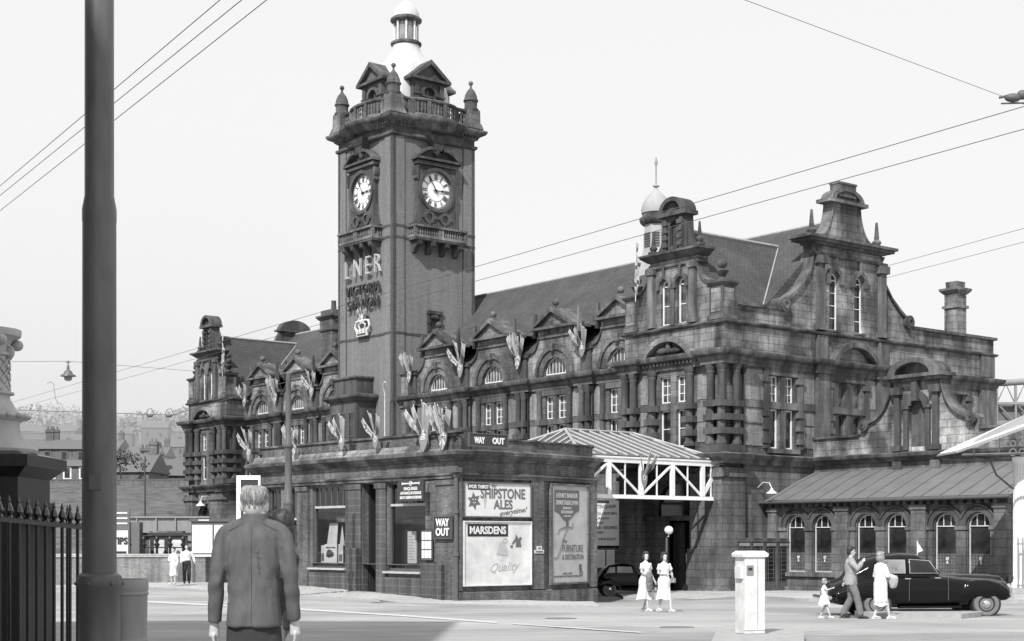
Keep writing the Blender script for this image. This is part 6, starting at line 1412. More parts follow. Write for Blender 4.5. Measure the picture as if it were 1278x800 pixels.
def person(label, loc, heading, H, j=None, top=None, top_m=None, legs='trousers', legs_m=None, hair_m='hair_dark', hair='short', shoe_m='ink', female=False, sleeves='long', group=None, vox=.014, yaw=0., bulk=1., curl=.6, skirt=None, lean=0.):
    k = H / 1.75; J = {a: Vector(b) for a, b in JB.items()}
    if female:
        for s_ in 'RL': J['sh' + s_].x *= .87
    for a, b in (j or {}).items(): J[a] = Vector(b)
    J = {a: b * k for a, b in J.items()}
    t_ = thing('person', label, 'person', loc, heading, group)
    if lean: t_.rotation_euler = (lean, 0, heading)
    B = MB(); sw = .87 if female else 1.
    P = face(B, J['head'], k, yaw)
    B.tube([J['neck'] - Vector((0, 0, .06)) * k, J['neck'] + Vector((0, .005, .04)) * k, J['head'] + Vector((0, 0, -.04)) * k], [.06 * k * sw, .05 * k * sw, .05 * k * sw], 12)
    c, w, p = J['chest'], J['waist'], J['pelvis']
    def torso(mb, e, hip=True):
        mb.loft([((J['neck'].x, J['neck'].y, J['neck'].z + .01 * k), .05 * k + e, .05 * k + e), ((J['neck'].x, J['neck'].y, J['neck'].z - .035 * k), .11 * sw * k + e, .07 * k + e), ((c.x, c.y - .005 * k, c.z + .1 * k), .175 * sw * k + e, .1 * k + e), ((c.x, c.y, c.z), .165 * sw * k * bulk + e, .12 * k * bulk + e),
                 ((w.x, w.y, w.z), (.125 if female else .15) * k * bulk + e, .1 * k * bulk + e), ((p.x, p.y, p.z), .165 * k * bulk + e, .115 * k * bulk + e), ((p.x, p.y, p.z - .1 * k), .15 * k * bulk + e, .1 * k * bulk + e)][::-1], 18)
    torso(B, 0)
    for s_, sg in (('R', 1), ('L', -1)):
        B.tube([J['sh' + s_], J['el' + s_], J['el' + s_].lerp(J['wr' + s_], .3), J['wr' + s_]], [.048 * k * sw, .038 * k * sw, .038 * k * sw, .024 * k], 10)
        hand(B, J['wr' + s_], J['el' + s_], k, sg, curl)
        B.tube([J['hip' + s_], J['hip' + s_].lerp(J['kn' + s_], .5), J['kn' + s_], J['kn' + s_].lerp(J['an' + s_], .3), J['an' + s_]], [.085 * k, .07 * k, .05 * k, .052 * k, .033 * k], 12)
        a = J['an' + s_]; B.tube([a + Vector((0, -.04, -.02)) * k, a + Vector((0, .06, -.045)) * k, a + Vector((sg * .01, .15, -.055)) * k], [.03 * k, .034 * k, .022 * k], 10, .8)
    link('body', solid(B, M['skin'], vox * k, 'body', 3), t_)
    for s_ in (-1, 1):
        e = MB(); e.ball(P(s_ * .031, .079, .008), .012 * k, .008 * k, .008 * k, 8, 6); e.build('eye', M['ink'], t_)
    # shoes
    for s_, sg in (('R', 1), ('L', -1)):
        a = J['an' + s_]; q = MB(); fl = a.z - .08 * k
        q.tube([(a.x, a.y - .05 * k, a.z - .045 * k), (a.x, a.y + .03 * k, a.z - .03 * k), (a.x + sg * .008, a.y + .12 * k, a.z - .052 * k), (a.x + sg * .012, a.y + .19 * k, a.z - .06 * k)], [.036 * k, .042 * k, .04 * k, .022 * k], 10, .75)
        q.box(a.x - .035 * k, a.x + .035 * k, a.y - .08 * k, a.y + .17 * k, a.z - .088 * k, a.z - .07 * k)
        if female: q.box(a.x - .02 * k, a.x + .02 * k, a.y - .08 * k, a.y - .04 * k, a.z - .08 * k, a.z - .04 * k)
        q.build('shoe', M[shoe_m], t_)
    if top:
        q = MB(); e = {'jacket': .03, 'shirt': .014, 'coat': .034}[top] * k; torso(q, e)
        if top in ('jacket', 'coat'): q.loft([((p.x, p.y, p.z - (.13 if top == 'jacket' else .5) * k), .2 * k * bulk, .15 * k * bulk), ((p.x, p.y, p.z), .195 * k * bulk, .145 * k * bulk), ((w.x, w.y, w.z), .17 * k * bulk, .13 * k * bulk)], 18)
        if top == 'jacket':
            for s_, sg in (('R', 1), ('L', -1)): q.tube([J['neck'] + Vector((sg * .05, -.01, .0)) * k, J['sh' + s_] + Vector((-sg * .0, 0, .03)) * k], [.045 * k, .05 * k], 10)
        for s_ in 'RL':
            A, E, W = J['sh' + s_], J['el' + s_], J['wr' + s_]
            if sleeves == 'long': q.tube([A, A.lerp(E, .5), E, E.lerp(W, .5), E.lerp(W, .97)], [.055 * k * sw + e * .9, .052 * k * sw + e * .8, .044 * k + e * .8, .042 * k + e * .6, .034 * k + e * .55], 12)
            else: q.tube([A, A.lerp(E, .35), A.lerp(E, .62)], [.058 * k * sw + e, .058 * k * sw + e, .056 * k + e * 1.1], 12)
        nm_ = {'jacket': 'jacket', 'shirt': 'shirt', 'coat': 'coat'}[top]
        link(nm_, solid(q, M[top_m], vox * k, nm_, 3, .006 * k, 8., (1, 1, .6)), t_)
    if legs == 'trousers':
        q = MB(); q.loft([((p.x, p.y, p.z - .12 * k), .16 * k * bulk, .12 * k * bulk), ((p.x, p.y, p.z), .185 * k * bulk, .135 * k * bulk), ((w.x, w.y, w.z - .02), .155 * k * bulk, .115 * k * bulk)], 16)
        for s_ in 'RL':
            A, E, W = J['hip' + s_], J['kn' + s_], J['an' + s_]
            q.tube([A, A.lerp(E, .5), E, E.lerp(W, .5), E.lerp(W, .97)], [.1 * k * bulk, .095 * k * bulk, .082 * k, .08 * k, .078 * k], 14)
        link('trousers', solid(q, M[legs_m], vox * k, 'trousers', 2, .007 * k, 7., (1, 1, .35)), t_)
    if skirt:
        hem, flare, sway = skirt; q = MB(); rings = []; n = 48; vs = []; fs = []; m_ = 12
        for i in range(m_ + 1):
            f = i / m_; z = w.z * (1 - f) + hem * k * f; cx = w.x + (p.x - w.x) * f + sway * f * f; cy = w.y
            rx = (.14 + (flare - .14) * f ** .8 + .04 * math.sin(PI * min(1, f * 2.2))) * k; ry = rx * .8
            for a in range(n):
                t = 2 * PI * a / n; r_ = 1 + f * .09 * math.sin(t * 9 + i * .15) + f * .05 * math.sin(t * 4 + 1)
                vs.append((cx + rx * r_ * math.cos(t), cy + ry * r_ * math.sin(t), z + f * .02 * math.sin(t * 3)))
        for i in range(m_):
            for a in range(n): fs.append((i * n + a, i * n + (a + 1) % n, (i + 1) * n + (a + 1) % n, (i + 1) * n + a))
        q.add(vs, fs); q.build('skirt', M[legs_m], t_)
    if hair:
        q = MB(); R = Matrix.Rotation(yaw, 3, 'Z')
        if hair == 'short': q.ball(P(0, -.028, .048), .086 * k, .093 * k, .1 * k, 16, 12, R); q.ball(P(0, .035, .088), .062 * k, .05 * k, .045 * k, 12, 8, R); q.ball(P(0, -.06, -.01), .072 * k, .055 * k, .075 * k, 12, 8, R)
        else:
            q.ball(P(0, -.03, .05), .094 * k, .1 * k, .1 * k, 16, 12, R); q.ball(P(0, -.055, -.03), .1 * k, .075 * k, .1 * k, 14, 10, R)
            for s_ in (-1, 1): q.ball(P(s_ * .07, -.02, -.035), .042 * k, .055 * k, .075 * k, 10, 8, R)
            q.ball(P(0, .05, .1), .07 * k, .045 * k, .038 * k, 10, 8, R)
        link('hair', solid(q, M[hair_m], .012 * k, 'hair', 2, .006 * k, 30., (1, 1, .5)), t_)
    return t_, J, k
M['suit'] = plain('grey_suit_cloth', .09, .9, var=.2, scale=26, bump=.1, stretch=(1, 1, .3))
M['suit_dark'] = plain('dark_suit_cloth', .03, .9, var=.2, scale=7)
M['jacket_pale'] = plain('pale_jacket_cloth', .3, .85, var=.1)
M['trouser_grey'] = plain('grey_flannel', .16, .9, var=.12)
M['dress_white'] = plain('white_dress_cloth', .72, .85, var=.06)
M['dress_print'] = plain('pale_print_dress', .6, .85, var=.16, scale=25)
M['hair_fair'] = plain('fair_hair', .26, .45, var=.45, scale=40, stretch=(1, 1, .25), bump=.5)
M['skin_light'] = M['skin']
gl = lambda p: Vector((p[0], p[1], ground(p[0], p[1])))
def stand(px, py): return at(px, py)
# family crossing on the right
p0 = stand(1062, 772)
walk = dict(hipR=(.09, 0, .92), knR=(.11, .2, .52), anR=(.1, .34, .1), hipL=(-.09, 0, .92), knL=(-.1, -.02, .5), anL=(-.1, -.3, .13))
t_, J, k = person('man in pale jacket and baggy trousers striding past holding the small child by the hand', p0, -PI / 2 - .25, 1.8, dict(walk, knR=(.11, .15, .51), anR=(.1, .24, .09), knL=(-.1, .0, .5), anL=(-.1, -.2, .1), elR=(.3, .16, 1.2), wrR=(.1, .27, 1.38), elL=(-.26, -.06, 1.14), wrL=(-.33, -.16, .9)), 'jacket', 'jacket_pale', 'trousers', 'trouser_grey', yaw=.3, bulk=1.02)
q = MB(); q.prism([(-.05, 1.2), (.05, 1.2), (.07, 1.44), (-.07, 1.44)], .105, .15); q.build('dark_shirt', M['suit_dark'], t_)
p0 = stand(1029, 772)
person('small girl in a short white dress holding the striding man by the hand', p0, -PI / 2 - .3, .98, dict(knR=(.1, .13, .5), anR=(.1, .26, .12), knL=(-.1, .0, .5), anL=(-.1, -.2, .1), elR=(.25, .12, 1.28), wrR=(.2, .34, 1.36), elL=(-.26, .06, 1.2), wrL=(-.3, .12, 1.0), head=(0, .01, 1.66)), 'shirt', 'dress_white', None, 'dress_white', 'hair_fair', 'bob', 'white_old', True, 'short', skirt=(.62, .32, 0), bulk=1.15, vox=.018)
p0 = stand(1099, 773)
t_, J, k = person('woman in a loose white coat walking beside the black saloon, folded coat on arm', p0, PI / 2 + PI + .25, 1.66, dict(knR=(.1, .1, .5), anR=(.1, .2, .1), anL=(-.1, -.12, .1), elR=(.24, .08, 1.14), wrR=(.2, .28, 1.1), elL=(-.25, -.02, 1.13), wrL=(-.2, .2, 1.04)), 'coat', 'dress_white', None, 'dress_white', 'hair_fair', 'bob', 'white_old', True, skirt=(.36, .2, 0), bulk=1.1)
q = MB(); q.loft([((.2, .24, .78), .05, .07), ((.2, .24, .9), .07, .11), ((.2, .24, 1.02), .07, .12), ((.2, .24, 1.08), .03, .09)], 14); tag(link('folded_coat', solid(q, M['cloth_white'], .02, 'folded_coat', 2, .015, 9.), None, p0, PI / 2 + PI + .25), 'white folded coat hanging over the arm of the woman by the saloon', 'coat')
q = MB(); q.prism([(.0, .6), (.26, .62), (.28, .82), (.02, .82)], .22, .3); 
# two women strolling in front of the entrance
p0 = stand(806, 763)
t_, J, k = person('woman in a pale print dress with full skirt and dark cardigan over her arm', p0, PI + .8, 1.64, dict(knR=(.1, .12, .5), anR=(.1, .16, .1), anL=(-.1, -.16, .12), elR=(.25, .04, 1.15), wrR=(.12, .2, 1.08), elL=(-.27, -.03, 1.13), wrL=(-.33, .06, .9)), 'shirt', 'dress_white', None, 'dress_print', 'hair_dark', 'bob', 'white_old', True, 'short', skirt=(.36, .3, .02), yaw=-.5)
q = MB(); q.loft([((.14, .26, .56), .08, .05), ((.15, .25, .75), .1, .07), ((.14, .24, .98), .1, .08), ((.12, .23, 1.08), .05, .06)], 12); tag(link('cardigan', solid(q, M['trouser_grey'], .02, 'cardigan', 2, .02, 9.), None, p0, PI + .8), 'grey cardigan hanging over the arm of the woman in the print dress', 'cardigan')
p0 = stand(829, 764)
t_, J, k = person('woman in a white short-sleeved dress with her forearm across her waist', p0, PI + .6, 1.62, dict(knL=(-.1, .12, .5), anL=(-.09, .2, .1), anR=(.1, -.14, .12), elR=(.25, .02, 1.14), wrR=(.02, .17, 1.12), elL=(-.29, .0, 1.14), wrL=(-.2, .15, .97)), 'shirt', 'dress_white', None, 'dress_white', 'hair_dark', 'bob', 'white_old', True, 'short', skirt=(.38, .23, .03), yaw=-.2)
q = MB(); q.box(-.24, -.1, .1, .2, .8, .93); q.tube([(-.22, .15, .93), (-.17, .15, 1.0), (-.12, .15, .93)], .01, 5); tag(q.build('handbag', M['bin_paint'], None, p0, PI + .6), 'small grey handbag held by the woman in the white dress', 'handbag')
# couple on the far pavement
p0 = at(216.5, 729, .12); person('woman in a pale blouse and skirt bending towards her companion by the brick wall', p0, PI - .5, 1.62, dict(elR=(.32, -.05, 1.2), wrR=(.16, .12, 1.12)), 'shirt', 'dress_white', None, 'paper_aged', 'hair_dark', 'short', 'white_old', True, 'long', skirt=(.4, .2, 0), vox=.02, lean=.0)
p0 = at(233, 728, .12); person('man in a white shirt and dark trousers beside the woman by the brick wall', p0, PI + .3, 1.74, dict(elL=(-.3, 0, 1.16), wrL=(-.34, .1, .95)), 'shirt', 'dress_white', 'trousers', 'suit_dark', 'hair_dark', 'short', vox=.02)
# walker half hidden by the foreground man
p0 = Vector(((350 - CX_PX) / F_PX * 11.6, 11.6, 0)); p0.z = ground(p0.x, p0.y)
person('dark-haired walker in a dark suit almost hidden behind the foreground man', p0, 1.25, 1.7, dict(walk, shR=(.15, 0, 1.41), elR=(.18, .04, 1.14), wrR=(.17, .16, .93)), 'jacket', 'suit_dark', 'trousers', 'trouser_grey', 'hair_dark', 'short', vox=.014, bulk=.78)

# ---- the man in the foreground, seen from behind
fx, fy = (317 - CX_PX) / F_PX * 9.4, 9.4
FM = thing('person', 'fair-haired man in a grey suit jacket seen from behind in the foreground', 'person', (fx, fy, 1.06), .05)
B = MB()
B.ball((0, -.01, 1.668), .072, .09, .096, 20, 14); B.ball((0, .03, 1.6), .056, .062, .072, 16, 12); B.tube([(0, .09, 1.665), (0, .115, 1.63), (0, .106, 1.615)], [.008, .014, .012], 8)
for s_ in (-1, 1): B.ball((s_ * .077, .0, 1.652), .012, .022, .034, 10, 8); B.ball((s_ * .086, -.006, 1.662), .006, .014, .02, 8, 6)
B.tube([(0, -.01, 1.48), (0, -.01, 1.56), (0, 0, 1.63)], [.064, .058, .056], 16)
B.loft([((0, .01, .86), .12, .08), ((0, .01, 1.0), .14, .085), ((0, .01, 1.15), .13, .08), ((0, .01, 1.35), .14, .08), ((0, .01, 1.46), .12, .065), ((0, .0, 1.52), .07, .055)], 18)
HL = dict(sh=(-.16, -.01, 1.46), el=(-.228, -.03, 1.19), wr=(-.248, .03, .925)); HR = dict(sh=(.16, -.01, 1.46), el=(.23, -.03, 1.2), wr=(.246, .04, .935))
for h_, sg in ((HL, -1), (HR, 1)):
    B.tube([h_['sh'], h_['el'], h_['wr']], [.042, .036, .026], 12); hand(B, h_['wr'], h_['el'], 1.06, sg, .45)
for s_ in (-1, 1): B.tube([(s_ * .08, 0, .92), (s_ * .1, .03, .5), (s_ * .1, 0, .08)], [.075, .052, .034], 12); B.tube([(s_ * .1, -.04, .06), (s_ * .11, .08, .035), (s_ * .12, .15, .03)], [.03, .034, .02], 10)
link('body', solid(B, M['skin'], .0065, 'body', 3), FM)
for s_ in (-1, 1):
    e = MB(); e.ball((s_ * .03, .074, 1.665), .012, .008, .008, 8, 6); e.build('eye', M['ink'], FM)
    q = MB(); q.tube([(s_ * .1, -.06, .04), (s_ * .1, .02, .055), (s_ * .11, .13, .035), (s_ * .115, .2, .028)], [.038, .045, .042, .024], 12, .75); q.box(s_ * .1 - .035, s_ * .1 + .035, -.1, .18, -.008, .012); q.build('shoe', M['ink'], FM)
q = MB(); q.loft([((0, 0, .80), .15, .115), ((0, 0, .92), .154, .118), ((0, 0, 1.02), .14, .105)], 20)
for s_ in (-1, 1): q.tube([(s_ * .078, 0, .9), (s_ * .09, .005, .7), (s_ * .1, .02, .5), (s_ * .105, .01, .28), (s_ * .105, -.01, .07)], [.088, .09, .088, .088, .092], 16)
link('trousers', solid(q, M['suit_dark'], .01, 'trousers', 3, .004, 7., (1, 1, .3)), FM)
q = MB(); q.loft([((0, -.005, 1.54), .075, .07), ((0, -.006, 1.6), .068, .066), ((0, -.008, 1.636), .063, .062)], 24); link('shirt_collar', solid(q, M['dress_white'], .006, 'shirt_collar', 2), FM)
q = MB()
q.loft([((0, .0, .905), .178, .142), ((0, 0, 1.0), .174, .14), ((0, 0, 1.15), .16, .13), ((0, 0, 1.3), .17, .132), ((0, -.005, 1.41), .178, .122), ((0, -.01, 1.47), .168, .105), ((0, -.01, 1.515), .13, .088), ((0, -.01, 1.55), .092, .08), ((0, -.008, 1.585), .077, .075)], 28, power=2.3)
for s_ in (-1, 1): q.tube([(s_ * .05, -.01, 1.552), (s_ * .12, -.01, 1.528), (s_ * .17, -.01, 1.492), (s_ * .19, -.012, 1.45)], [.042, .046, .052, .058], 14)
for h_, sg in ((HL, -1), (HR, 1)):
    s0, e0, w0 = Vector(h_['sh']) + Vector((sg * .028, 0, .0)), Vector(h_['el']), Vector(h_['wr'])
    q.tube([s0, s0.lerp(e0, .35), s0.lerp(e0, .7), e0, e0.lerp(w0, .45), e0.lerp(w0, .8), e0.lerp(w0, .98)], [.056, .06, .055, .052, .048, .046, .045], 18)
jm = solid(q, M['suit'], .0075, 'jacket', 14)
for v in jm.vertices:          # soft creases: drags from the shoulder blades, a nipped waist, rings at the elbows
    x, y, z = v.co; wa = max(0., min(1., (abs(x) - .165) / .05)); wa = wa * wa * (3 - 2 * wa)
    da = .0045 * math.sin(z * 52 + abs(x) * 20 + 3 * noise.noise(Vector((x * 6, y * 6, z * 4)))) * math.exp(-((z - 1.16) / .13) ** 2) + .003 * noise.noise(Vector((x * 8 + z * 5, y * 8, z * 6 + 4)))
    n1 = noise.noise(Vector((abs(x) * 6 + z * 2.5, z * 3.5 - abs(x) * 4, 2.))); n2 = noise.noise(Vector((x * 9 - z * 3, z * 4 + x * 3, 7.)))
    dt = .017 * (.5 - math.sqrt(n1 * n1 + .012) * 1.8) + .009 * (.5 - math.sqrt(n2 * n2 + .02) * 2)
    if y < 0: dt -= .003 * math.exp(-(x / .006) ** 2) * (1 if z < 1.5 else 0) + .006 * math.exp(-((z - 1.17) / .09) ** 2)
    dt += .006 * math.sin(34 * (z * 1.1 + abs(x) * 1.7)) * math.exp(-((z - 1.2) / .1) ** 2) * min(1, abs(x) / .1) + .005 * math.sin(abs(x) * 90 + z * 6) * math.exp(-((z - 1.36) / .1) ** 2) * min(1, max(0, abs(x) - .08) / .05)
    v.co += v.normal * (da * wa + dt * (1 - wa))
bs_ = bmesh.new(); bs_.from_mesh(jm)
for _ in range(3): bmesh.ops.smooth_vert(bs_, verts=bs_.verts, factor=.5, use_axis_x=True, use_axis_y=True, use_axis_z=True)
bs_.to_mesh(jm); bs_.free()
jk = link('jacket', jm, FM)
def seam(x0, z0, x1, z1, n=16):
    pts = []
    for i in range(n + 1):
        f = i / n; x, z = x0 + (x1 - x0) * f, z0 + (z1 - z0) * f
        c = [v.co for v in jm.vertices if abs(v.co.x - x) < .012 and abs(v.co.z - z) < .012 and v.co.y < 0]
        if c: p = min(c, key=lambda q: (q.x - x) ** 2 + (q.z - z) ** 2); pts.append((x, p.y - .0006, z))
    for _ in range(3): pts = [pts[0]] + [(b[0], min(b[1], (a[1] + b[1] + c_[1]) / 3), b[2]) for a, b, c_ in zip(pts, pts[1:], pts[2:])] + [pts[-1]]
    if len(pts) > 2: m = MB(); m.tube(pts, .0013, 5); m.build('seam', M['suit_dark'], jk)
seam(0, 1.53, 0, .92, 26); seam(-.06, 1.548, -.15, 1.5, 6); seam(.06, 1.548, .15, 1.5, 6)
q = MB(); q.loft([((0, -.006, 1.555), .09, .084), ((0, -.006, 1.598), .079, .078), ((0, -.008, 1.61), .072, .071)], 24); link('jacket_collar', solid(q, M['suit'], .006, 'jacket_collar', 2), FM)
q = MB(); q.ball((0, -.018, 1.708), .077, .096, .076, 28, 20); q.ball((0, -.05, 1.668), .067, .05, .05, 20, 14); q.ball((.022, .02, 1.752), .056, .066, .034, 16, 12); q.ball((-.028, -.015, 1.756), .048, .06, .028, 16, 12)
hm = solid(q, M['hair_fair'], .0065, 'hair', 3)
for v in hm.vertices:
    x, y, z = v.co; a = math.atan2(x, -(y + .02)); v.co += v.normal * (.0045 * math.sin(a * 15 + (z - 1.7) * 30 + 3 * noise.noise(Vector((a * 2, z * 12, 0)))) + .009 * noise.noise(Vector((a * 4, z * 16, 1.3))))
link('hair', hm, FM)
q = MB(); R = random.Random(3)
for _ in range(420):
    a = R.uniform(-2.3, 2.3); z0 = R.uniform(1.675, 1.775); pts = []; tw = R.uniform(-.5, .6); ln_ = R.uniform(.03, .06)
    for i in range(5):
        f = i / 4; zz = z0 - f * ln_; aa = a + f * tw * .6; r_ = math.sqrt(max(.06, 1 - ((zz - 1.708) / .08) ** 2)) * (1.0 + .05 * f * R.uniform(-.5, 1))
        pts.append((.083 * r_ * math.sin(aa), -.018 - .099 * r_ * math.cos(aa), zz))
    q.tube(pts, [.001, .0017, .0017, .0012, .0004], 4)
q.build('hair_strands', M['hair_fair'], FM)

# ------------------------------------------------------------------ cars
def section(mb, st, n=20):
    vs = []; fs = []
    for x, hw, zb, zt, pw in st:
        zc, hz = (zb + zt) / 2, (zt - zb) / 2
        for k in range(n):
            t = 2 * PI * k / n; c, s_ = math.cos(t), math.sin(t); e = 2 / pw
            vs.append((x, hw * math.copysign(abs(c) ** e, c), zc + hz * math.copysign(abs(s_) ** e, s_)))
    for i in range(len(st) - 1):
        for k in range(n): fs.append((i * n + k, i * n + (k + 1) % n, (i + 1) * n + (k + 1) % n, (i + 1) * n + k))
    fs.append(tuple(reversed(range(n)))); fs.append(tuple((len(st) - 1) * n + k for k in range(n)))
    mb.add(vs, fs)
def wheel(parent, x, y, r, side, spare=False):
    T_ = TR(x, y, r) @ Matrix.Rotation(-PI / 2 * side, 4, 'X')
    w = MB(T_); w.lathe([(r * .62, -.06), (r * .7, -.085), (r * .92, -.085), (r, -.05), (r, .05), (r * .92, .085), (r * .7, .085), (r * .62, .06)], 0, 0, 32); o = w.build('wheel', M['tyre'], parent)
    w = MB(T_); w.lathe([(r * .63, -.05), (r * .63, .075), (r * .58, .08), (r * .5, .045), (r * .3, .05), (.02, .052)], 0, 0, 28); w.build('rim', M['black'], o)
    w = MB(T_); w.lathe([(r * .34, .045), (r * .33, .075), (r * .22, .11), (.02, .125)], 0, 0, 24); w.build('hubcap', M['chrome'], o)
def side_panel(parent, name, poly, y0, k, zb, mat, side, th=.006, off=0.):
    m = MB(); n = len(poly)
    def Yv(z): return side * (y0 - (z - zb) * k + off)
    vs = [(x, Yv(z), z) for x, z in poly] + [(x, Yv(z) - side * th, z) for x, z in poly]
    tri = geometry.tessellate_polygon([[Vector((x, z, 0)) for x, z in poly]])
    m.add(vs, [tuple(t) for t in tri] + [tuple(i + n for i in reversed(t)) for t in tri] + [(i, (i + 1) % n, (i + 1) % n + n, i + n) for i in range(n)])
    return m.build(name, M[mat], parent)
def inset(poly, d):
    c = Vector((sum(p[0] for p in poly) / len(poly), sum(p[1] for p in poly) / len(poly)))
    return [tuple(Vector(p) + (c - Vector(p)).normalized() * d) for p in poly]
def saloon():
    root = thing('parked_car', 'black 1950s saloon car parked side-on with a chrome-rimmed side window', 'car')
    b = MB()
    section(b, [(-2.36, .42, .42, .72, 2.6), (-2.25, .6, .34, .86, 3), (-2.0, .7, .28, 1.0, 3.4), (-1.5, .76, .24, 1.1, 4), (-.8, .78, .22, 1.1, 4.5), (0, .78, .22, 1.1, 4.5), (.5, .77, .22, 1.08, 4.2), (.9, .76, .24, 1.03, 4), (1.4, .755, .28, 1.01, 3.6), (1.75, .735, .38, .99, 3.2), (1.98, .68, .4, .94, 3.), (2.1, .56, .46, .84, 2.8)])
    section(b, [(.0, .5, .7, 1.1, 2.6), (.6, .46, .7, 1.13, 2.4), (1.2, .4, .7, 1.12, 2.3), (1.7, .32, .7, 1.1, 2.2), (2.0, .24, .7, 1.06, 2.4), (2.12, .16, .66, .96, 2.4)])
    section(b, [(-1.95, .46, .7, .98, 2.6), (-1.75, .55, .7, 1.3, 2.5), (-1.45, .6, .7, 1.53, 2.6), (-1.05, .63, .7, 1.65, 2.8), (-.6, .64, .7, 1.69, 3), (-.2, .63, .7, 1.67, 3), (.0, .62, .7, 1.57, 3), (.2, .61, .7, 1.3, 3), (.42, .6, .7, 1.08, 3)])
    for s_ in (-1, 1):
        b2 = [(.78, .1, .5, .74, 2), (.95, .16, .42, .92, 2.2), (1.2, .17, .4, .98, 2.3), (1.5, .17, .4, .97, 2.3), (1.75, .16, .4, .9, 2.3), (1.95, .12, .42, .78, 2.2), (2.03, .07, .48, .7, 2)]
        m0 = len(b.v); section(b, b2)
        for i in range(m0, len(b.v)): b.v[i].y += s_ * .66
        b2 = [(-.72, .08, .5, .7, 2), (-.9, .13, .42, .86, 2.2), (-1.2, .15, .4, .95, 2.3), (-1.6, .15, .38, .93, 2.3), (-1.95, .13, .36, .82, 2.2), (-2.28, .09, .38, .66, 2)]
        m0 = len(b.v); section(b, b2)
        for i in range(m0, len(b.v)): b.v[i].y += s_ * .68
    me = solid(b, M['car_black'], .022, 'bodywork', 5); link('bodywork', me, root)
    return root
car1 = saloon()
car1.location = at(1147, 767.6); car1.scale = (1.085, 1., .99) ; cp = car1.location.copy(); car1.rotation_euler = (0, 0, .09)
# wheels stand on the road
for x in (-1.3, 1.42):
    for s_ in (-1, 1): wheel(car1, x, s_ * .72, .322, s_)
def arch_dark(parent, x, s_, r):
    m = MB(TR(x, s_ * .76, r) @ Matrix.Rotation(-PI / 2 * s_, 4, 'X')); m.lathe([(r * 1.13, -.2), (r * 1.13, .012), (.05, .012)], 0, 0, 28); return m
for s_ in (-1, 1):
    dk = 'ink'
    fw = [(-1.26, 1.14), (-.56, 1.14), (-.56, 1.5), (-1.12, 1.5), (-1.24, 1.4)]
    ff = [(-.46, 1.14), (.26, 1.14), (.05, 1.48), (-.46, 1.52)]
    for poly, mt, nm in ((fw, 'glass_pale', 'rear_side_window'), (ff, 'glass', 'front_side_window')):
        o_ = side_panel(car1, nm, poly, .668, .14, 1.1, 'chrome', s_, .02); side_panel(o_, 'pane', inset(poly, .022), .668, .14, 1.1, mt, s_, .01, .006)
    dh = MB(); dh.tube([(-.62, s_ * .8, 1.0), (-.48, s_ * .82, 1.0)], .014, 6); dh.tube([(.12, s_ * .8, 1.02), (.26, s_ * .82, 1.02)], .014, 6); dh.build('door_handle', M['chrome'], car1)
    for x in (-.51, .46):
        q = MB(); q.box(x - .005, x + .005, s_ * .786 - .004, s_ * .786 + .004, .42 if x > -1 else .95, 1.02); q.build('door_seam', M['ink_grey'], car1)
    q = MB(); q.box(-.75, .8, s_ * .7 - .07, s_ * .7 + .07, .22, .28); q.build('sill', M['car_black'], car1)
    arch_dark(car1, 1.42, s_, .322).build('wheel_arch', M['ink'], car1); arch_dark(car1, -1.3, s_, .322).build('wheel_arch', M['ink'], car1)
    q = MB(TR(2.09, s_ * .48, .76) @ Matrix.Rotation(PI / 2, 4, 'Y')); q.lathe([(.09, -.08), (.1, -.0), (.1, .02), (.02, .045)], 0, 0, 16); q.build('headlight', M['chrome'], car1)
q = MB(); q.tube([(2.1, -.7, .5), (2.16, -.4, .5), (2.17, 0, .5), (2.16, .4, .5), (2.1, .72, .5)], .05, 8); q.build('front_bumper', M['chrome'], car1)
q = MB(); q.tube([(-2.44, -.72, .5), (-2.5, 0, .5), (-2.44, .72, .5)], .05, 8); q.build('rear_bumper', M['chrome'], car1)
q = MB(); q.prism([(-.45, 1.14), (.45, 1.14), (.4, 1.46), (-.4, 1.46)], 0, .01)
ws = MB(); ws.add([(.36, -.5, 1.14), (.36, .5, 1.14), (.08, .46, 1.5), (.08, -.46, 1.5)], [(0, 1, 2, 3)]); ws.build('windscreen', M['glass'], car1)
for s_ in (-1, 1): side_panel(car1, 'quarter_bar', [(-1.02, 1.15), (-1.0, 1.15), (-1.0, 1.49), (-1.02, 1.49)], .674, .14, 1.1, 'chrome', s_, .02)
ws = MB(); ws.box(2.0, 2.11, -.22, .22, .5, .9); ws.build('grille', M['chrome'], car1)
q = MB(); q.tube([(.6, 0, 1.1), (1.2, 0, 1.075), (1.85, 0, .99)], .012, 6); q.build('bonnet_strip', M['chrome'], car1)
q = MB(Matrix.Identity(4)); letters(q, 'TEL', -.82, 1.26, .13, -.668, width=.2, depth=.004); q.build('window_lettering', M['bin_paint'], car1)
pn = MB(); pn.add([(0, 0, 0), (0, 0, .3), (.16, 0, .06)], [(0, 1, 2)]); pn.tube([(0, 0, -.1), (0, 0, .32)], .01, 5)
tag(pn.build('pennant', M['white'], None, car1.location + Vector((-.1, -.2, 1.66)), .1), 'small white pennant standing on the roof of the black saloon', 'pennant')

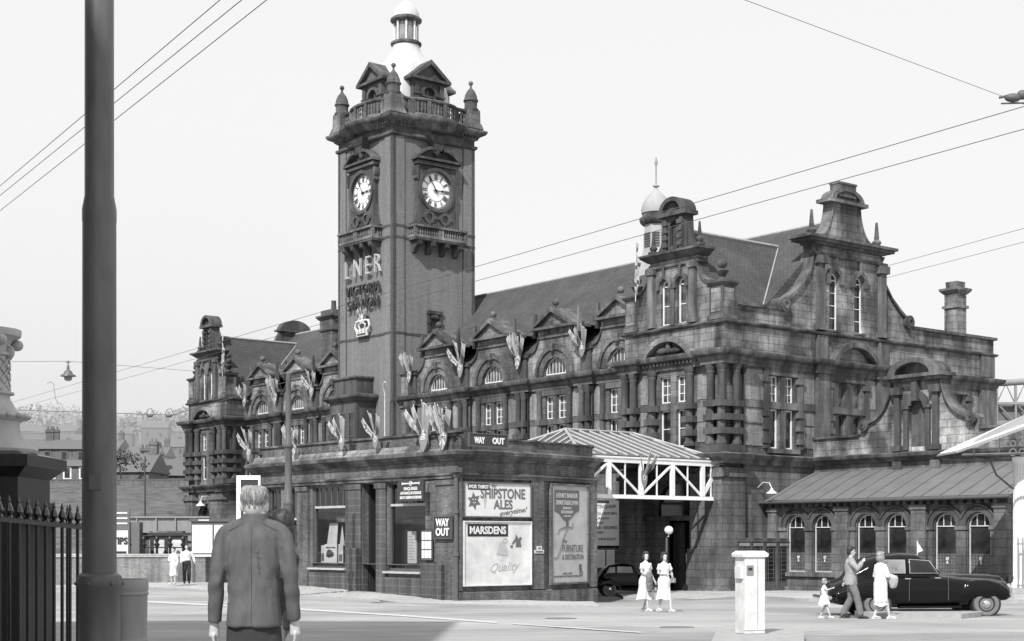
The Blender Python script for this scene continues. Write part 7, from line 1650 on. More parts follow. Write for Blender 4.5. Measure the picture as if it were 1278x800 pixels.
def small_car():
    root = thing('parked_car', 'small round-backed black pre-war car half hidden behind the corner block', 'car')
    b = MB()
    section(b, [(-1.75, .34, .4, .6, 2.4), (-1.62, .48, .34, .95, 2.6), (-1.3, .55, .32, 1.08, 3), (-.6, .57, .32, 1.1, 3.4), (.2, .56, .32, 1.08, 3.2), (.5, .46, .34, 1.04, 3), (1.2, .36, .36, .98, 2.8), (1.55, .28, .4, .86, 2.6)])
    section(b, [(-1.6, .4, .7, .98, 2.4), (-1.42, .5, .7, 1.25, 2.5), (-1.1, .54, .7, 1.48, 2.6), (-.7, .55, .7, 1.57, 2.8), (-.2, .55, .7, 1.57, 3), (.1, .53, .7, 1.48, 3), (.3, .51, .7, 1.12, 3)])
    for s_ in (-1, 1):
        for b2 in ([(-1.72, .09, .4, .55, 2), (-1.5, .12, .4, .78, 2.2), (-1.1, .13, .44, .84, 2.3), (-.75, .1, .42, .6, 2), (-.5, .08, .32, .4, 2)], [(.3, .08, .32, .42, 2), (.6, .11, .4, .7, 2.2), (1.0, .13, .5, .86, 2.3), (1.35, .12, .46, .76, 2.2), (1.55, .07, .4, .56, 2)]):
            m0 = len(b.v); section(b, b2)
            for i in range(m0, len(b.v)): b.v[i].y += s_ * .58
        b.box(-.7, .5, s_ * .58 - .1, s_ * .58 + .1, .3, .36)
    link('bodywork', solid(b, M['car_black'], .022, 'bodywork', 5), root)
    for x in (-1.12, 1.12):
        for s_ in (-1, 1): wheel(root, x, s_ * .6, .33, s_)
    for s_ in (-1, 1):
        for poly, nm in (([(-1.28, 1.12), (-.82, 1.12), (-.82, 1.42), (-1.1, 1.4)], 'rear_side_window'), ([(-.74, 1.12), (.06, 1.12), (-.02, 1.42), (-.74, 1.44)], 'front_side_window')):
            o_ = side_panel(root, nm, poly, .572, .1, 1.1, 'frame_dark', s_, .02); side_panel(o_, 'pane', inset(poly, .03), .572, .1, 1.1, 'glass_pale', s_, .01, .006)
        q = MB(TR(1.5, s_ * .42, .8) @ Matrix.Rotation(PI / 2, 4, 'Y')); q.lathe([(.06, -.12), (.1, -.02), (.1, .02), (.02, .05)], 0, 0, 14); q.build('headlight', M['chrome'], root)
    q = MB(); q.tube([(-1.85, -.55, .42), (-1.9, 0, .42), (-1.85, .55, .42)], .035, 6); q.build('rear_bumper', M['chrome'], root)
    return root
car2 = small_car(); car2.location = at(786, 743.5); car2.rotation_euler = (0, 0, .12)

# ------------------------------------------------------------------ street furniture
def gz(x, y): return ground(x, y)
# tall tramway pole in the foreground
px_, py_ = (124 - CX_PX) / F_PX * 13.4, 13.4
TP = thing('street_pole', 'thick grey painted steel pole in the left foreground rising out of the picture', 'pole', (px_, py_, .95))
b = MB(); b.lathe([(.2, -.05), (.2, .5), (.205, .52), (.205, .56), (.188, .6), (.186, 1.12), (.198, 1.14), (.2, 1.2), (.19, 1.24), (.15, 1.27)], 0, 0, 40); b.build('base', M['grey_paint'], TP)
b = MB(); b.lathe([(.15, 1.25), (.147, 4.38), (.15, 4.4), (.15, 4.5), (.128, 4.62), (.124, 9.2), (.13, 9.22), (.03, 9.4)], 0, 0, 40); b.build('shaft', M['grey_paint'], TP)
b = MB()
for i in range(6): a = 2 * PI * i / 6 + .3; b.ball((.2 * math.cos(a), .2 * math.sin(a), 1.17), .018, .018, .018, 8, 6)
b.box(-.05, .05, -.157, -.146, 2.0, 2.14); b.build('collar_bolts', M['frame_dark'], TP)
LB = thing('litter_bin', 'grey cylindrical metal litter bin standing behind the thick pole', 'litter bin', ((151.5 - CX_PX) / F_PX * 13.8, 13.8, .95), .2)
b = MB(); R_ = .235; n = 40; vs = []
b.lathe([(R_ * .93, 0), (R_ * .97, .04), (R_ * .97, .6), (R_, 1.08), (R_ * 1.03, 1.1), (R_ * 1.03, 1.16), (R_ * .98, 1.2), (R_ * .94, 1.2), (R_ * .93, 1.0), (.01, .98)], 0, 0, 40); b.build('drum', M['bin_grey'], LB)
b = MB(); b.lathe([(R_ * 1.0, 1.05), (R_ * 1.035, 1.06), (R_ * 1.035, 1.075), (R_ * 1.0, 1.085)], 0, 0, 40); b.lathe([(R_ * .975, .62), (R_ * 1.0, .63), (R_ * 1.0, .645), (R_ * .975, .655)], 0, 0, 40); b.build('hoop', M['bin_grey'], LB)
# monument with railings at the far left
MN = thing('monument_plinth', 'black plinth carrying a pale ornamental cast column at the left edge', 'monument', (-5.44, 15.5, .9), 0)
b = MB(); b.frustum(0, 0, -.2, .5, .75, .75, .72, .72); b.frustum(0, 0, .5, 2.0, .55, .55, .55, .55); b.frustum(0, 0, 2.0, 2.24, .52, .52, .52, .52); b.frustum(0, 0, 2.24, 2.34, .52, .52, .63, .63); b.frustum(0, 0, 2.34, 2.46, .66, .66, .66, .66); b.frustum(0, 0, 2.46, 2.5, .6, .6, .52, .52); b.build('plinth', M['black'], MN)
b = MB(); z = -.9 + 3.4 - .0
prof = [(.53, 2.5), (.54, 2.58), (.5, 2.66), (.42, 2.78), (.37, 2.9), (.35, 3.12), (.36, 3.2), (.41, 3.24), (.43, 3.3), (.41, 3.36), (.36, 3.4), (.33, 3.44), (.3, 3.55), (.26, 3.7), (.255, 3.78), (.3, 3.8), (.3, 3.84), (.26, 3.87), (.245, 4.05), (.235, 4.62), (.27, 4.65), (.27, 4.7), (.245, 4.73), (.25, 4.9), (.3, 5.02), (.36, 5.06)]
prof = [(r, 2.5 + (zz - 2.5) * .47) for r, zz in prof]; zt = prof[-1][1]
b.lathe([(r * 1.0, zz) for r, zz in prof] + [(.37, zt + .02), (.37, zt + .07), (.3, zt + .08)], 0, 0, 32); col_ = b.build('column', M['monument'], MN)
b = MB()
for k in range(12):
    a = 2 * PI * k / 12
    for q in range(3):
        za, zb = 3.15 + q * .11, 3.26 + q * .11
        b.tube([(.262 * math.cos(a), .262 * math.sin(a), za), (.256 * math.cos(a + PI / 12), .256 * math.sin(a + PI / 12), (za + zb) / 2), (.25 * math.cos(a), .25 * math.sin(a), zb)], .01, 5)
        b.tube([(.262 * math.cos(a), .262 * math.sin(a), za), (.256 * math.cos(a - PI / 12), .256 * math.sin(a - PI / 12), (za + zb) / 2), (.25 * math.cos(a), .25 * math.sin(a), zb)], .01, 5)
for k in range(20): a = 2 * PI * k / 20; b.ball((.425 * math.cos(a), .425 * math.sin(a), 2.88), .045, .045, .03, 8, 6)
for k in range(4):
    a = PI / 4 + PI / 2 * k; b.ball((.36 * math.cos(a), .36 * math.sin(a), zt - .06), .07, .07, .06, 10, 8)
for k in range(8): a = 2 * PI * k / 8; b.ball((.27 * math.cos(a), .27 * math.sin(a), zt - .16), .05, .03, .07, 8, 6)
b.build('column_ornament', M['monument'], col_)
b = MB()
for k in range(10): a = -PI * .9 + PI * .8 * k / 9; b.M = Matrix.Rotation(a, 4, 'Z') @ TR(0, -.385, 0); b.box(-.05, .05, -.012, .02, 2.66, 2.75); b.tube([(-.06, -.005, 2.65), (.0, -.02, 2.78), (.06, -.005, 2.65)], .012, 5)
b.build('relief_band', M['monument'], col_)
def spiked_railing(label, a, b_, spacing, z0, z1, spikes=True, r=.018, group=None):
    a, b_ = Vector(a), Vector(b_); d = b_ - a; L = d.length; rz = math.atan2(d.y, d.x)
    t_ = thing('iron_railing', label, 'railing', a, rz, group); n = int(L / spacing); slope = (b_.z - a.z) / L
    Lh = math.hypot(d.x, d.y)
    m = MB(); 
    for zz in (z1, z0 + .3): m.add([(0, -.025, zz - .025), (Lh, -.025, zz - .025 + d.z), (Lh, .025, zz - .025 + d.z), (0, .025, zz - .025), (0, -.025, zz + .02), (Lh, -.025, zz + .02 + d.z), (Lh, .025, zz + .02 + d.z), (0, .025, zz + .02)], [(0, 1, 2, 3), (4, 5, 6, 7), (0, 1, 5, 4), (1, 2, 6, 5), (2, 3, 7, 6), (3, 0, 4, 7)])
    m.build('rails', M['black'], t_)
    for i in range(n + 1):
        x = Lh * i / n; dz = d.z * i / n; m = MB(); m.lathe([(r, z0 + dz), (r, z1 + dz)], x, 0, 8)
        o = m.build('bar', M['black'], t_)
        if spikes:
            m = MB(); m.lathe([(.02, z1 + dz), (.04, z1 + .015 + dz), (.04, z1 + .035 + dz), (.02, z1 + .05 + dz), (.046, z1 + .085 + dz), (.036, z1 + .12 + dz), (.014, z1 + .17 + dz), (.02, z1 + .18 + dz), (.004, z1 + .235 + dz)], x, 0, 10); m.build('spearhead', M['black_gloss'], o)
    return t_
spiked_railing('black iron railing with gilt spearheads running back beside the thick pole', (-4.77, 12.6, .9), (-4.70, 17.4, .8), .262, -.2, 1.83)
spiked_railing('second black railing row behind the front one near the black plinth', (-5.0, 17.6, .85), (-9.0, 17.6, .85), .2, -.2, 1.83)
st_ = thing('stone_steps', 'dark stone steps behind the spearhead railing at the bottom left', 'steps', (-5.15, 14.4, .9))
for i in range(5): b = MB(); b.box(-.75, .42, -.9 + i * .3, .9, -.1 + i * .12, .02 + i * .12); b.build('step', M['stone_dark'], st_)
# white control pillar on the island
wp = at(936, 790, .13)
WP = thing('control_pillar', 'white painted metal pillar box with a small slot plate on the kerbed island', 'pillar', wp, .3)
k_ = wp.y / F_PX
b = MB(); b.frustum(0, 0, 0, 1.28, .185, .18, .185, .18); b.box(-.235, -.185, -.12, .1, .92, 1.12); b.build('cabinet', M['white_old'], WP)
b = MB(); b.frustum(0, 0, 1.28, 1.33, .23, .21, .24, .22); b.frustum(0, 0, 1.33, 1.38, .24, .22, .18, .17); b.build('cap', M['white'], WP)
b = MB(); b.box(-.15, -.03, -.195, -.18, .98, 1.14); b.mi = 1; b.box(-.125, -.055, -.202, -.196, 1.06, 1.1); b.build('slot_plate', [M['bin_paint'], M['ink']], WP)
b = MB(); b.box(-.19, .19, -.186, -.181, .05, .056); b.box(.05, .056, -.186, -.181, .06, 1.24); b.build('door_seam', M['bin_paint'], WP)
# trolley pole by the shops
tx, ty = (360 - CX_PX) / F_PX * 60., 60.
q_ = thing('tram_pole', 'slim stepped overhead-wire pole at the kerb in front of the booking hall', 'pole', (tx, ty, gz(tx, ty)))
zt = spot(360, 465, 60).z - gz(tx, ty)
b = MB(); b.lathe([(.17, -.1), (.17, 3.6), (.19, 3.65), (.19, 3.8), (.15, 3.9), (.14, 5.9), (.155, 5.95), (.155, 6.1), (.115, 6.2), (.105, zt - .1), (.12, zt - .05), (.03, zt + .05)], 0, 0, 16); b.build('shaft', M['grey_paint'], q_)
b = MB()
for z in (3.72, 6.02): b.lathe([(.16, z - .05), (.21, z - .04), (.21, z + .04), (.16, z + .05)], 0, 0, 16)
b.build('post_collars', M['frame_dark'], q_)
# three telephone kiosks in a row
def kiosk():
    t_ = thing('telephone_kiosk', 'telephone kiosk', 'telephone kiosk'); w = .45
    b = MB(); b.frustum(0, 0, 0, .12, w, w, w, w)
    for sx in (-1, 1):
        for sy in (-1, 1): b.box(*sorted((sx * w, sx * (w - .1))), *sorted((sy * w, sy * (w - .1))), .12, 2.1)
    b.box(-w, w, -w, w, 2.1, 2.32); b.box(-w + .02, w - .02, w - .04, w - .01, .12, 2.1); b.build('kiosk_frame', M['stone_dark'], t_)
    b = MB(); n = 8
    for a, c in ((2.32, 2.36),): b.frustum(0, 0, a, c, w + .02, w + .02, w + .02, w + .02)
    b.prism([(-w, 2.36)] + [(w * math.cos(PI - PI * i / 12), 2.36 + .16 * math.sin(PI * i / 12)) for i in range(1, 12)] + [(w, 2.36)], -w + .02, w - .02); b.M = RZ90; b.prism([(-w, 2.361)] + [(w * math.cos(PI - PI * i / 12), 2.361 + .155 * math.sin(PI * i / 12)) for i in range(1, 12)] + [(w, 2.361)], -w + .02, w - .02); b.build('domed_top', M['stone_dark'], t_)
    for k in range(4):
        F_ = Matrix.Rotation(k * PI / 2, 4, 'Z'); b = MB(F_); y = -w + .03
        b.box(-.35, .35, y, y + .03, .12, .42)
        for u in (-.33, -.19, .19, .33): b.box(u - .02, u + .02, y, y + .03, .42, 2.1)
        for i in range(9): b.box(-.33, .33, y + .002, y + .028, .42 + i * .2 - .015, .42 + i * .2 + .015)
        o = b.build('glazed_door' if k == 0 else 'glazed_side', M['frame_dark'], t_)
        b = MB(F_); b.box(-.33, .33, y + .012, y + .018, .42, 2.1); b.build('pane', M['glass'], o)
        b = MB(F_); b.box(-.32, .32, -w - .012, -w - .001, 2.14, 2.27); letters(b, 'TELEPHONE', 0, 2.205, .1, -w - .022, width=.52); b.build('telephone_panel', M['bin_paint'], t_)
    return t_
MR = TR(10.12, 72., 0) @ Matrix.Rotation(ANG, 4, 'Z')
k0 = kiosk(); labs = ['left one of three telephone kiosks in a row, nearest the station entrance', 'middle one of the three telephone kiosks beside the wing', 'right one of three telephone kiosks, nearest the arched windows']
for i in range(3):
    o = k0 if i == 0 else copy_tree(k0); p_ = MR @ Vector((.95, .9 + i * .93, 0)); o.location = (p_.x, p_.y, gz(p_.x, p_.y) + .12); o.rotation_euler = (0, 0, ANG + PI / 2 - .0); o['label'] = labs[i]; o['group'] = 'telephone kiosks in a row'
# ------------------------------------------------------------------ canopy and footbridge at the right edge
sx, sy = 18.6, 55.; sz = gz(sx, sy)
SC = thing('platform_canopy', 'light sheet canopy on a white fluted column at the right edge', 'canopy', (sx, sy, sz))
b = MB()
vs = []; nfl = 24
b.lathe([(.34, -.1), (.34, .5), (.28, .56), (.26, .7), (.25, 4.9), (.31, 5.0), (.31, 5.12)], 0, 0, 24); b.build('column', M['white'], SC)
b = MB()
for k in range(16): a = 2 * PI * k / 16; b.tube([(.255 * math.cos(a), .255 * math.sin(a), .75), (.25 * math.cos(a), .25 * math.sin(a), 4.85)], .02, 5)
b.build('fluting', M['white_old'], SC)
tipx, tipz = spot(1193, 564, 53.5).x - sx, spot(1188, 564, 53.5).z - sz; rz_ = spot(1278, 533, 53.5).z - sz; rx_ = spot(1278, 533, 53.5).x - sx
b = MB(); y0, y1 = -2.2, 5.
e2 = rx_ + 3.5; z2 = rz_ + (rz_ - tipz) * 3.5 / (rx_ - tipx)
tb_ = tipx + 1.15; b.add([(tipx, y0 + .6, tipz), (e2, y0, z2), (e2, y1, z2 + .3), (tb_, y1, tipz + .25), (tipx, y0 + .6, tipz - .05), (e2, y0, z2 - .1), (e2, y1, z2 + .2), (tb_, y1, tipz + .2)], [(0, 1, 2, 3), (4, 5, 6, 7), (0, 1, 5, 4), (2, 3, 7, 6), (0, 3, 7, 4), (1, 2, 6, 5)]); b.build('roof_sheet', M['zinc_pale'], SC)
b = MB()
for i in range(7):
    y = y0 + .6 + i * .9; q_f = i * .9 / 6.6; b.tube([(tipx + 1.15 * q_f, y, tipz + .04 + .25 * q_f), (e2, y, z2 + .04 + .3 * q_f)], .03, 5)
b.build('roof_ribs', M['white_old'], SC)
b = MB(); b.tube([(tipx + .2, y0 + .7, tipz - .1), (e2, y0 + .2, tipz + .0)], .05, 6); b.tube([(tipx + 1.3, y1 - .2, tipz + .1), (e2, y1 - .2, tipz + .0)], .05, 6)
b.tube([(tipx + 1.1, 0, tipz - .12), (tipx + 1.7, 0, tipz - .25), (-.9, 0, tipz - .75), (-.3, 0, tipz - 1.25)], .04, 6)
x = tipx + .6
while x < e2: b.tube([(x, y0 + .6, tipz - .1), (x, y0 + .5, tipz + (x - tipx) / (e2 - tipx) * (z2 - tipz) - .08)], .03, 5); x += .9
b.build('roof_framing', M['grey_paint'], SC)
b = MB()
for k in range(3):
    cx = -.3 + k * .34; b.ring(cx + .0, 5.3, .1, .14, -.05, .0, 0, 2 * PI, 14); b.ring(cx + .0, 5.62, .08, .12, -.05, .0, 0, 2 * PI, 14)
b.build('scroll_bracket', M['white_old'], SC)
RR_ = thing('grey_railing', 'tall pale upright railing beneath the canopy at the right edge', 'railing', (sx - .3, sy - .6, sz + .1)); 
b = MB()
for i in range(14): b.lathe([(.03, .25), (.03, 2.0), (.005, 2.12)], .0 + i * .16, 0, 6)
b.tube([(-.05, 0, .35), (2.2, 0, .35)], .03, 6); b.tube([(-.05, 0, 1.85), (2.2, 0, 1.85)], .03, 6); b.build('bars', M['bin_paint'], RR_)
b = MB(); b.box(-.3, 2.5, -.25, .3, -.3, .25); b.build('stone_kerb', M['kerb'], RR_)
# lattice footbridge beyond
fp = spot(1242, 500, 92.); FB = thing('footbridge', 'steel lattice footbridge behind the station wing at the right edge', 'footbridge', (fp.x, 92., 0))
z0, z1, z2_ = spot(0, 527, 92).z, spot(0, 503, 92).z, spot(0, 479, 92).z
b = MB(); b.tube([(-.3, 0, z2_), (9, 0, z2_ + .6)], .2, 10); b.box(-.3, 9, -.1, .1, z1 - .1, z1 + .05); b.box(-.3, 9, -.1, .1, z0 - .15, z0 + .1)
for i in range(8):
    x = .1 + i * 1.15; b.box(x - .06, x + .06, -.08, .08, z0, z2_ + .1); b.tube([(x, 0, z1), (x + .55, 0, z2_), (x + 1.1, 0, z1)], .05, 5); b.tube([(x, 0, z1), (x + 1.1, 0, z0)], .05, 5)
b.build('lattice_girder', M['bin_paint'], FB); b = MB(); b.box(-.2, 9, .3, 2.5, z0 - .2, z0 + 1.1); b.build('deck', M['zinc'], FB)
for x in (1.5, 7.5): b = MB(); b.box(x - .2, x + .2, .6, 1., -1.5, z0 - .2); b.build('trestle', M['bin_paint'], FB)

# ------------------------------------------------------------------ overhead wires and their fittings
def wire(label, pts, r=.011, name='overhead_wire', sag=.0, group=None):
    P = [Vector(p) for p in pts]; m = MB()
    m.tube([p - P[0] for p in P], r, 5); return tag(m.build(name, M['wire'], None, P[0]), label, 'wire', group)
def level(px, py, z): Y = (z - EYE) * F_PX / (HY_PX - py); return Vector(((px - CX_PX) / F_PX * Y, Y, z))
G_ = None
a, b_ = level(146, 464, 6.6), level(1240, 144, 6.6); d = (b_ - a) * .6; wire('upper trolley wire running diagonally in front of the tower', [a - d, b_ + d * .5], .0045)
a, b_ = level(146, 475, 6.6), level(1228, 175, 6.6); d = (b_ - a) * .6; wire('lower trolley wire running diagonally in front of the tower', [a - d, b_ + d * .5], .0045)
for i, (p, q) in enumerate([((0, 232), (272, 2)), ((0, 244), (299, 2)), ((0, 263), (330, 2))]):
    a, b_ = level(*p, 7.2), level(*q, 7.2); d = (b_ - a); wire(['topmost of three close wires crossing behind the top of the thick pole', 'middle of three close wires crossing behind the top of the thick pole', 'lowest of three close wires crossing behind the top of the thick pole'][i], [a - d, b_ + d * .6], .0042)
a, b_ = level(930, 0, 9.), level(1248, 119, 9.); d = b_ - a; wire('thin stay wire in the sky at the top right', [a - d * .4, b_ + d * .3], .004)
for i, (p, q) in enumerate([((918, 384), (1278, 285)), ((960, 385), (1278, 302))]):
    a, b_ = level(*p, 6.6), level(*q, 6.6); d = (b_ - a); wire(['upper faint wire passing in front of the large right gable', 'lower faint wire passing in front of the large right gable'][i], [a - d * 1.2, b_ + d], .0035)
sw0, sw1 = spot(0, 511, 45), spot(215, 518, 45); pe = Vector((tx, ty, gz(tx, ty) + 8.6))
wire('span wire low in the sky behind the thick pole', [spot(-150, 506, 45), sw0, sw1, pe], .012, 'span_wire')
for i, px in enumerate((187, 211)):
    p = spot(px, 517.5, 45); t_ = thing('wire_insulator', ['left of two wire fittings hanging on the span wire beside the thick pole', 'right of two wire fittings hanging on the span wire beside the thick pole'][i], 'insulator', p, 0, 'wire fittings on the span wire')
    m = MB(); m.ball((0, 0, -.03), .11, .06, .05, 10, 6); m.tube([(-.12, 0, .0), (-.06, 0, .14), (.04, 0, .2), (.14, 0, .0)], .012, 5); m.build('clamp', M['wire'], t_)
hl = spot(85, 466, 40.); t_ = thing('hanging_lamp', 'street lamp hanging from a wire left of the thick pole', 'street lamp', hl)
m = MB(); m.lathe([(.02, .22), (.035, .2), (.04, .1), (.1, .05), (.13, -.02), (.2, -.05), (.21, -.08), (.14, -.09)], 0, 0, 16); m.tube([(0, 0, .2), (0, 0, .34)], .015, 6); m.box(-.06, .06, -.01, .01, .28, .3); m.build('shade', M['grey_paint'], t_)
m = MB(); m.lathe([(.11, -.09), (.1, -.17), (.05, -.2)], 0, 0, 14); m.build('glass_bowl', M['bin_paint'], t_)
wire('thin wire carrying the hanging street lamp', [spot(-150, 452, 40), hl + Vector((0, 0, .32)), spot(330, 470, 58)], .006, 'lamp_wire')
m = MB(); m.tube([Vector(p) for p in [(-.2, 0, .1), (-.12, 0, .17), (-.02, 0, .1), (.0, 0, -.1), (.03, 0, -.3), (.1, 0, -.42)]], .007, 5); tag(m.build('wire_loop', M['wire'], None, spot(68, 484, 41.)), 'curled loose wire end hanging in the sky below the street lamp', 'wire')
ip = spot(1264, 122, 15.5); t_ = thing('wire_insulator', 'large wire fitting in the sky at the right edge', 'insulator', ip)
m = MB(); m.ball((0, 0, 0), .09, .05, .045, 10, 8); m.ball((.1, 0, .03), .06, .05, .05, 10, 8); m.tube([(-.14, 0, .0), (-.05, 0, .02), (.4, 0, .0)], .014, 5); m.tube([(-.12, 0, -.06), (.3, 0, -.05)], .01, 5); m.build('clamp', M['wire'], t_)
# ------------------------------------------------------------------ coronation flags and shields
def furl(mb, base, ang, L, droop, seed, tilt=0.):
    """flagstaff leaning out at an angle with its cloth hanging in folds"""
    R = random.Random(seed); d = Vector((math.sin(ang), -.35, math.cos(ang))).normalized(); tip = Vector(base) + d * L
    return d, tip
def trophy(seed, n=4, crest='plain', size=1.):
    R = random.Random(seed); t_ = thing('flag_trophy', 'flag trophy', 'flag trophy'); s = size
    out = [(-.36, .5), (-.4, .1), (-.36, -.25), (-.2, -.55), (0, -.75), (.2, -.55), (.36, -.25), (.4, .1), (.36, .5), (.2, .54), (0, .48), (-.2, .54)]
    out = [(u * s, z * s) for u, z in out]
    m = MB(); m.prism(out, -.16, -.1)
    mats = [M['shield_mid'], M['white_old'], M['cloth_dark']]
    if crest == 'union':
        def clipd(u, z, r=.66): return (u * s, z * s)
        m.mi = 1
        for u0, z0, u1, z1, w_ in ((0, .5, 0, -.7, .07), (-.38, .0, .38, .0, .07), (-.33, .42, .25, -.45, .045), (.33, .42, -.25, -.45, .045)):
            dd = Vector((u1 - u0, z1 - z0)).normalized(); q = Vector((-dd.y, dd.x)) * w_
            m.prism([((u0 - q.x) * s, (z0 - q.y) * s), ((u1 - q.x) * s, (z1 - q.y) * s), ((u1 + q.x) * s, (z1 + q.y) * s), ((u0 + q.x) * s, (z0 + q.y) * s)], -.18 - w_ * .1, -.161)
        m.mi = 2; m.box(-.03 * s, .03 * s, -.2, -.19, -.65 * s, .45 * s); m.box(-.35 * s, .35 * s, -.2, -.19, -.03 * s, .03 * s)
    elif crest == 'cypher':
        m.mi = 1; letters(m, 'ER', 0, 0.02 * s, .42 * s, -.18, width=.42 * s, depth=.015, bold=.01); m.box(-.16 * s, .16 * s, -.18, -.161, .26 * s, .36 * s)
    else:
        m.mi = 1; m.ring(0, 0, .14 * s, .2 * s, -.18, -.161, 0, 2 * PI, 16)
    m.build('shield', mats, t_)
    angs = [(-.62 + 1.24 * i / (n - 1)) + R.uniform(-.08, .08) for i in range(n)]
    for i, a in enumerate(angs):
        L = R.uniform(1.5, 1.9) * s; d = Vector((math.sin(a), -.3 - .1 * (i % 2), math.cos(a))).normalized(); b0 = Vector((0, -.12, .1 * s)); tip = b0 + d * L
        m = MB(); m.tube([b0 - d * .3 * s, tip], .016, 5); m.ball(tip + d * .03, .03, .03, .05, 6, 5); pole = m.build('flagstaff', M['white_old'], t_)
        # cloth: hangs from the upper part of the staff, gathered against it
        m = MB(); nu, nv = 5, 12; W = R.uniform(.34, .5) * s; out_ = 1 if a > 0 else -1; vs = []; ph = R.uniform(0, 6)
        for v in range(nv + 1):
            f = v / nv; p = tip.lerp(b0, f * .78)
            for u in range(nu + 1):
                g = u / nu; fold = .045 * s * math.sin(g * 8 + ph) * min(1, f * 3)
                hang = W * g * (.25 + .75 * math.sin(min(1., f * 1.15 + .08) * PI)) + .28 * s * g * f
                vs.append(p + Vector((out_ * ((.13 if a < 0 else .34) * g * s * (1 - .5 * f) + .3 * fold), -.03 - fold * .6 + (.16 * g if a > 0 else -.04 * g), -hang * (.72 if a < 0 else .9))))
        st = R.choice(['cross', 'stripe', 'plain', 'tri'])
        for v in range(nv):
            for u in range(nu):
                if st == 'cross': mi = 2 if u == 2 or v == 4 else (1 if (u + v) % 5 == 0 else 0)
                elif st == 'stripe': mi = (v // 2) % 2 * 1
                elif st == 'tri': mi = [0, 1, 2][min(2, v // 3)]
                else: mi = 0 if u else 1
                k = v * (nu + 1) + u; m.mi = mi; b0_ = len(m.v); m.f.append([k, k + 1, k + nu + 2, k + nu + 1]); m.fm.append(mi)
        m.v = [Vector(p) for p in vs]; m.build('flag', [M['cloth_white'], M['cloth_mid'], M['cloth_dark']], pole)
    return t_
T1, T2, T3 = trophy(1, 4, 'cypher'), trophy(2, 5, 'union'), trophy(3, 3, 'plain')
protos = {'a': T1, 'b': T2, 'c': T3}; used = set()
def place(kind, world, rz, label, group, s=1.):
    o = protos[kind]
    if kind in used: o = copy_tree(o)
    used.add(kind); o.location = world; o.rotation_euler = (0, 0, rz); rv = random.Random(label); o.scale = (s * rv.uniform(.7, .95), s, s * rv.uniform(.92, 1.12)); o.rotation_euler = (rv.uniform(-.06, .04), rv.uniform(-.08, .08), rz); o['label'] = label; o['group'] = group; return o
Gm = 'flag trophies on the station front parapet'
for kd, u, z, lb in (('b', -28.1, 13.0, 'shield with flags on the parapet just right of the tower foot'), ('c', -22.7, 12.9, 'shield with flags between the first and second arched windows right of the tower'), ('b', -17.15, 12.9, 'shield with flags between the second and third arched windows right of the tower'),
                     ('a', -11.55, 13.0, 'crowned ER shield with flags nearest the near pavilion'), ('a', -49.6, 12.9, 'shield with flags beside the far left pavilion'), ('b', -45.05, 12.9, 'shield with flags between the first two arched windows left of the tower pavilion side'), ('c', -40.0, 12.9, 'shield with flags on the parapet just left of the tower')):
    place(kd, MR @ Vector((u, 1.2, z)), ANG, lb, Gm, .76)
EM = TR(*E0) @ Matrix.Rotation(AE, 4, 'Z')
for kd, u, z, lb in (('c', -15.3, 6.7, 'flags on the left end of the booking hall parapet'), ('b', -11.4, 6.75, 'flags on the booking hall parapet above the slim pole'), ('a', -7.6, 6.85, 'flags on the booking hall parapet below the tower oriel'), ('c', -5.1, 6.8, 'flags on the booking hall parapet between oriel and corner'),
                     ('a', -1.75, 6.7, 'left of the two flag shields at the corner of the booking hall'), ('b', -.5, 6.65, 'striped shield with flags beside the long WAY OUT sign')):
    place(kd, EM @ Vector((u, -.25, z)), AE, lb, 'flag trophies on the booking hall parapet', .76 if u > -2 else .62)
p_ = MR @ Vector((.45, -5.7, 5.35)); place('c', p_, ANG + PI / 2, 'shield with drooping flags on the white canopy lattice', None, .62); 
for o in list(bpy.data.objects):
    if o.get('group') is None and 'group' in o.keys(): del o['group']
def banner(world, rz, label, H_=2.6):
    t_ = thing('hanging_banner', label, 'banner', world, rz); m = MB(); m.tube([(0, 0, -H_), (0, 0, .6)], .025, 6); m.build('pole', M['white_old'], t_)
    m = MB(); nv = 14; vs = []
    for v in range(nv + 1):
        f = v / nv
        for u in range(4): g = u / 3; vs.append(Vector((.04 + g * .34 * (1 - .5 * math.sin(f * 9) ** 2) , -.05 + .08 * math.sin(g * 5 + f * 6), .4 - f * H_ - g * .2)))
    m.v = vs
    for v in range(nv):
        for u in range(3): k = v * 4 + u; m.f.append([k, k + 1, k + 5, k + 4]); m.fm.append([0, 1, 0, 2][(v + u) % 4])
    m.build('cloth', [M['cloth_white'], M['cloth_mid'], M['cloth_dark']], t_)
banner(MR @ Vector((-5.6, -.5, 17.2)), ANG, 'long striped banner hanging at the left shoulder of the near pavilion gable'); banner(MR @ Vector((-50.0, -.5, 17.2)), ANG, 'long striped banner on the far left pavilion gable')
# curved white pipe and a lone flag at the foot of the tower
m = MB(); m.tube([(-27.9 - 1.6, .2, 7.), (-29.5, .2, 11.8), (-29.4, .0, 12.3), (-29.1, -.1, 12.5), (-28.9, -.1, 12.45)], .04, 6); tag(m.build('bent_pipe', M['white_old'], None, (10.12, 72., 0.), ANG), 'thin bent white pipe rising against the foot of the clock tower', 'pipe')

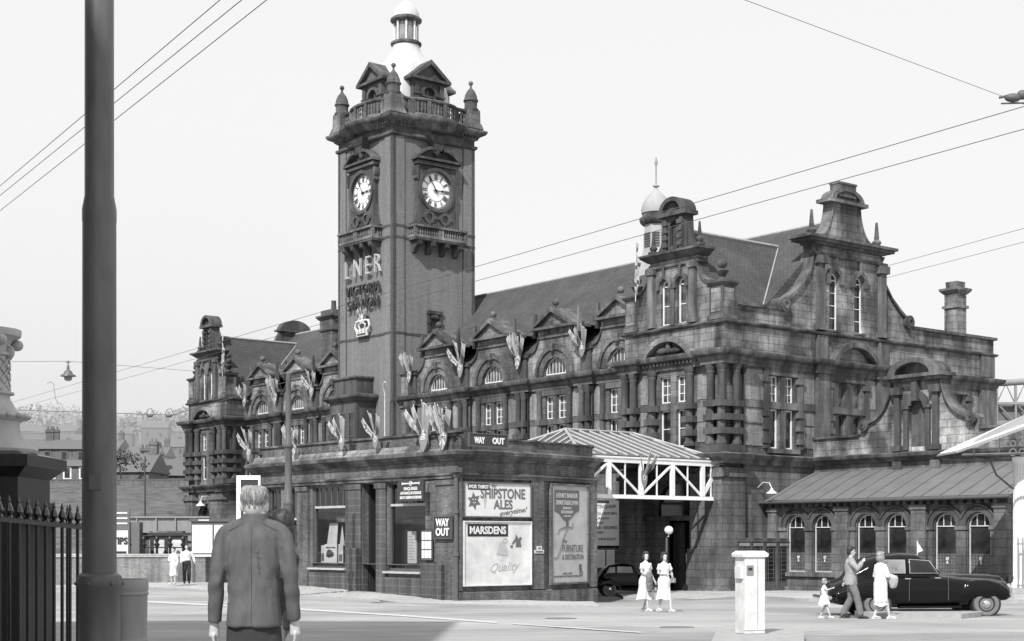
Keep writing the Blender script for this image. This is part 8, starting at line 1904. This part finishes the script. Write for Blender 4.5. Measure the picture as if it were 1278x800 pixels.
# ironwork let into the road
for lb, (px, py), r_ in (('round iron manhole cover in the road in front of the two women', (700, 772), .34), ('round iron manhole cover in the road left of the white pillar', (845, 783), .3)):
    p_ = at(px, py, .0); t_ = thing('manhole_cover', lb, 'manhole cover', p_)
    m = MB(); m.lathe([(r_ + .05, -.03), (r_ + .05, .008), (r_, .009), (.01, .009)], 0, 0, 28); m.build('frame', M['ink_grey'], t_)
    m = MB()
    for i in range(-3, 4):
        for j in range(-3, 4):
            if math.hypot(i, j) < 3.6: m.box(i * r_ / 4.4 - .02, i * r_ / 4.4 + .02, j * r_ / 4.4 - .02, j * r_ / 4.4 + .02, .01, .018)
    m.build('tread_pattern', M['bin_paint'], t_)
p_ = at(470, 752.5, .0); t_ = thing('drain_grating', 'iron gully grating at the kerb below the right shop window', 'drain', p_, .9); m = MB(); m.box(-.25, .25, -.2, .2, -.02, .006)
m.build('frame', M['ink_grey'], t_); m = MB()
for i in range(6): m.box(-.2 + i * .07, -.165 + i * .07, -.16, .16, .007, .015)
m.build('bars', M['black'], t_)

# ------------------------------------------------------------------ camera, sun and sky
cam = bpy.data.cameras.new('camera'); co_ = bpy.data.objects.new('camera', cam); COL.objects.link(co_)
co_.location = (0, 0, EYE); co_.rotation_euler = (PI / 2, 0, 0)
cam.sensor_width = 36.; cam.lens = F_PX / 1278. * 36.; cam.shift_y = (HY_PX - 400.) / 1278.; cam.clip_end = 6000.; cam.clip_start = .1
scene.camera = co_
EL, AZ = math.radians(45), math.atan2(-.365, -.927)
sdir = Vector((math.sin(AZ) * math.cos(EL), math.cos(AZ) * math.cos(EL), math.sin(EL)))
su = bpy.data.lights.new('sun', 'SUN'); su.energy = SUN; su.angle = math.radians(.55); su.color = (1., .995, .985)
so = bpy.data.objects.new('sun', su); COL.objects.link(so); so.rotation_euler = sdir.to_track_quat('Z', 'Y').to_euler(); so.location = (-20, -30, 40)
wd = bpy.data.worlds.new('World'); scene.world = wd; wd.use_nodes = True; t = wd.node_tree; t.nodes.clear()
o = t.nodes.new('ShaderNodeOutputWorld'); b = t.nodes.new('ShaderNodeBackground'); sk = t.nodes.new('ShaderNodeTexSky')
sk.sky_type = 'NISHITA'; sk.sun_disc = False; sk.sun_elevation = EL; sk.sun_rotation = AZ % (2 * PI); sk.air_density = 1.2; sk.dust_density = 6.; sk.ozone_density = .6
bw = t.nodes.new('ShaderNodeRGBToBW'); t.links.new(sk.outputs[0], bw.inputs[0])
# a thin even haze veils the sky: lift towards white, soft shoulder
ad = N(t, 'ShaderNodeMath', operation='MULTIPLY_ADD'); t.links.new(bw.outputs[0], ad.inputs[0]); ad.inputs[1].default_value = SKY_K; ad.inputs[2].default_value = SKY_ADD
mn = N(t, 'ShaderNodeMath', operation='SMOOTH_MIN'); t.links.new(ad.outputs[0], mn.inputs[0]); mn.inputs[1].default_value = SKY_MAX; mn.inputs[2].default_value = SKY_MAX * .3
t.links.new(mn.outputs[0], b.inputs[0]); b.inputs[1].default_value = .1; t.links.new(b.outputs[0], o.inputs[0])
scene.view_settings.view_transform = 'Standard'; scene.view_settings.look = 'None'; scene.view_settings.exposure = 0; scene.view_settings.gamma = 1
scene.render.engine = 'CYCLES'
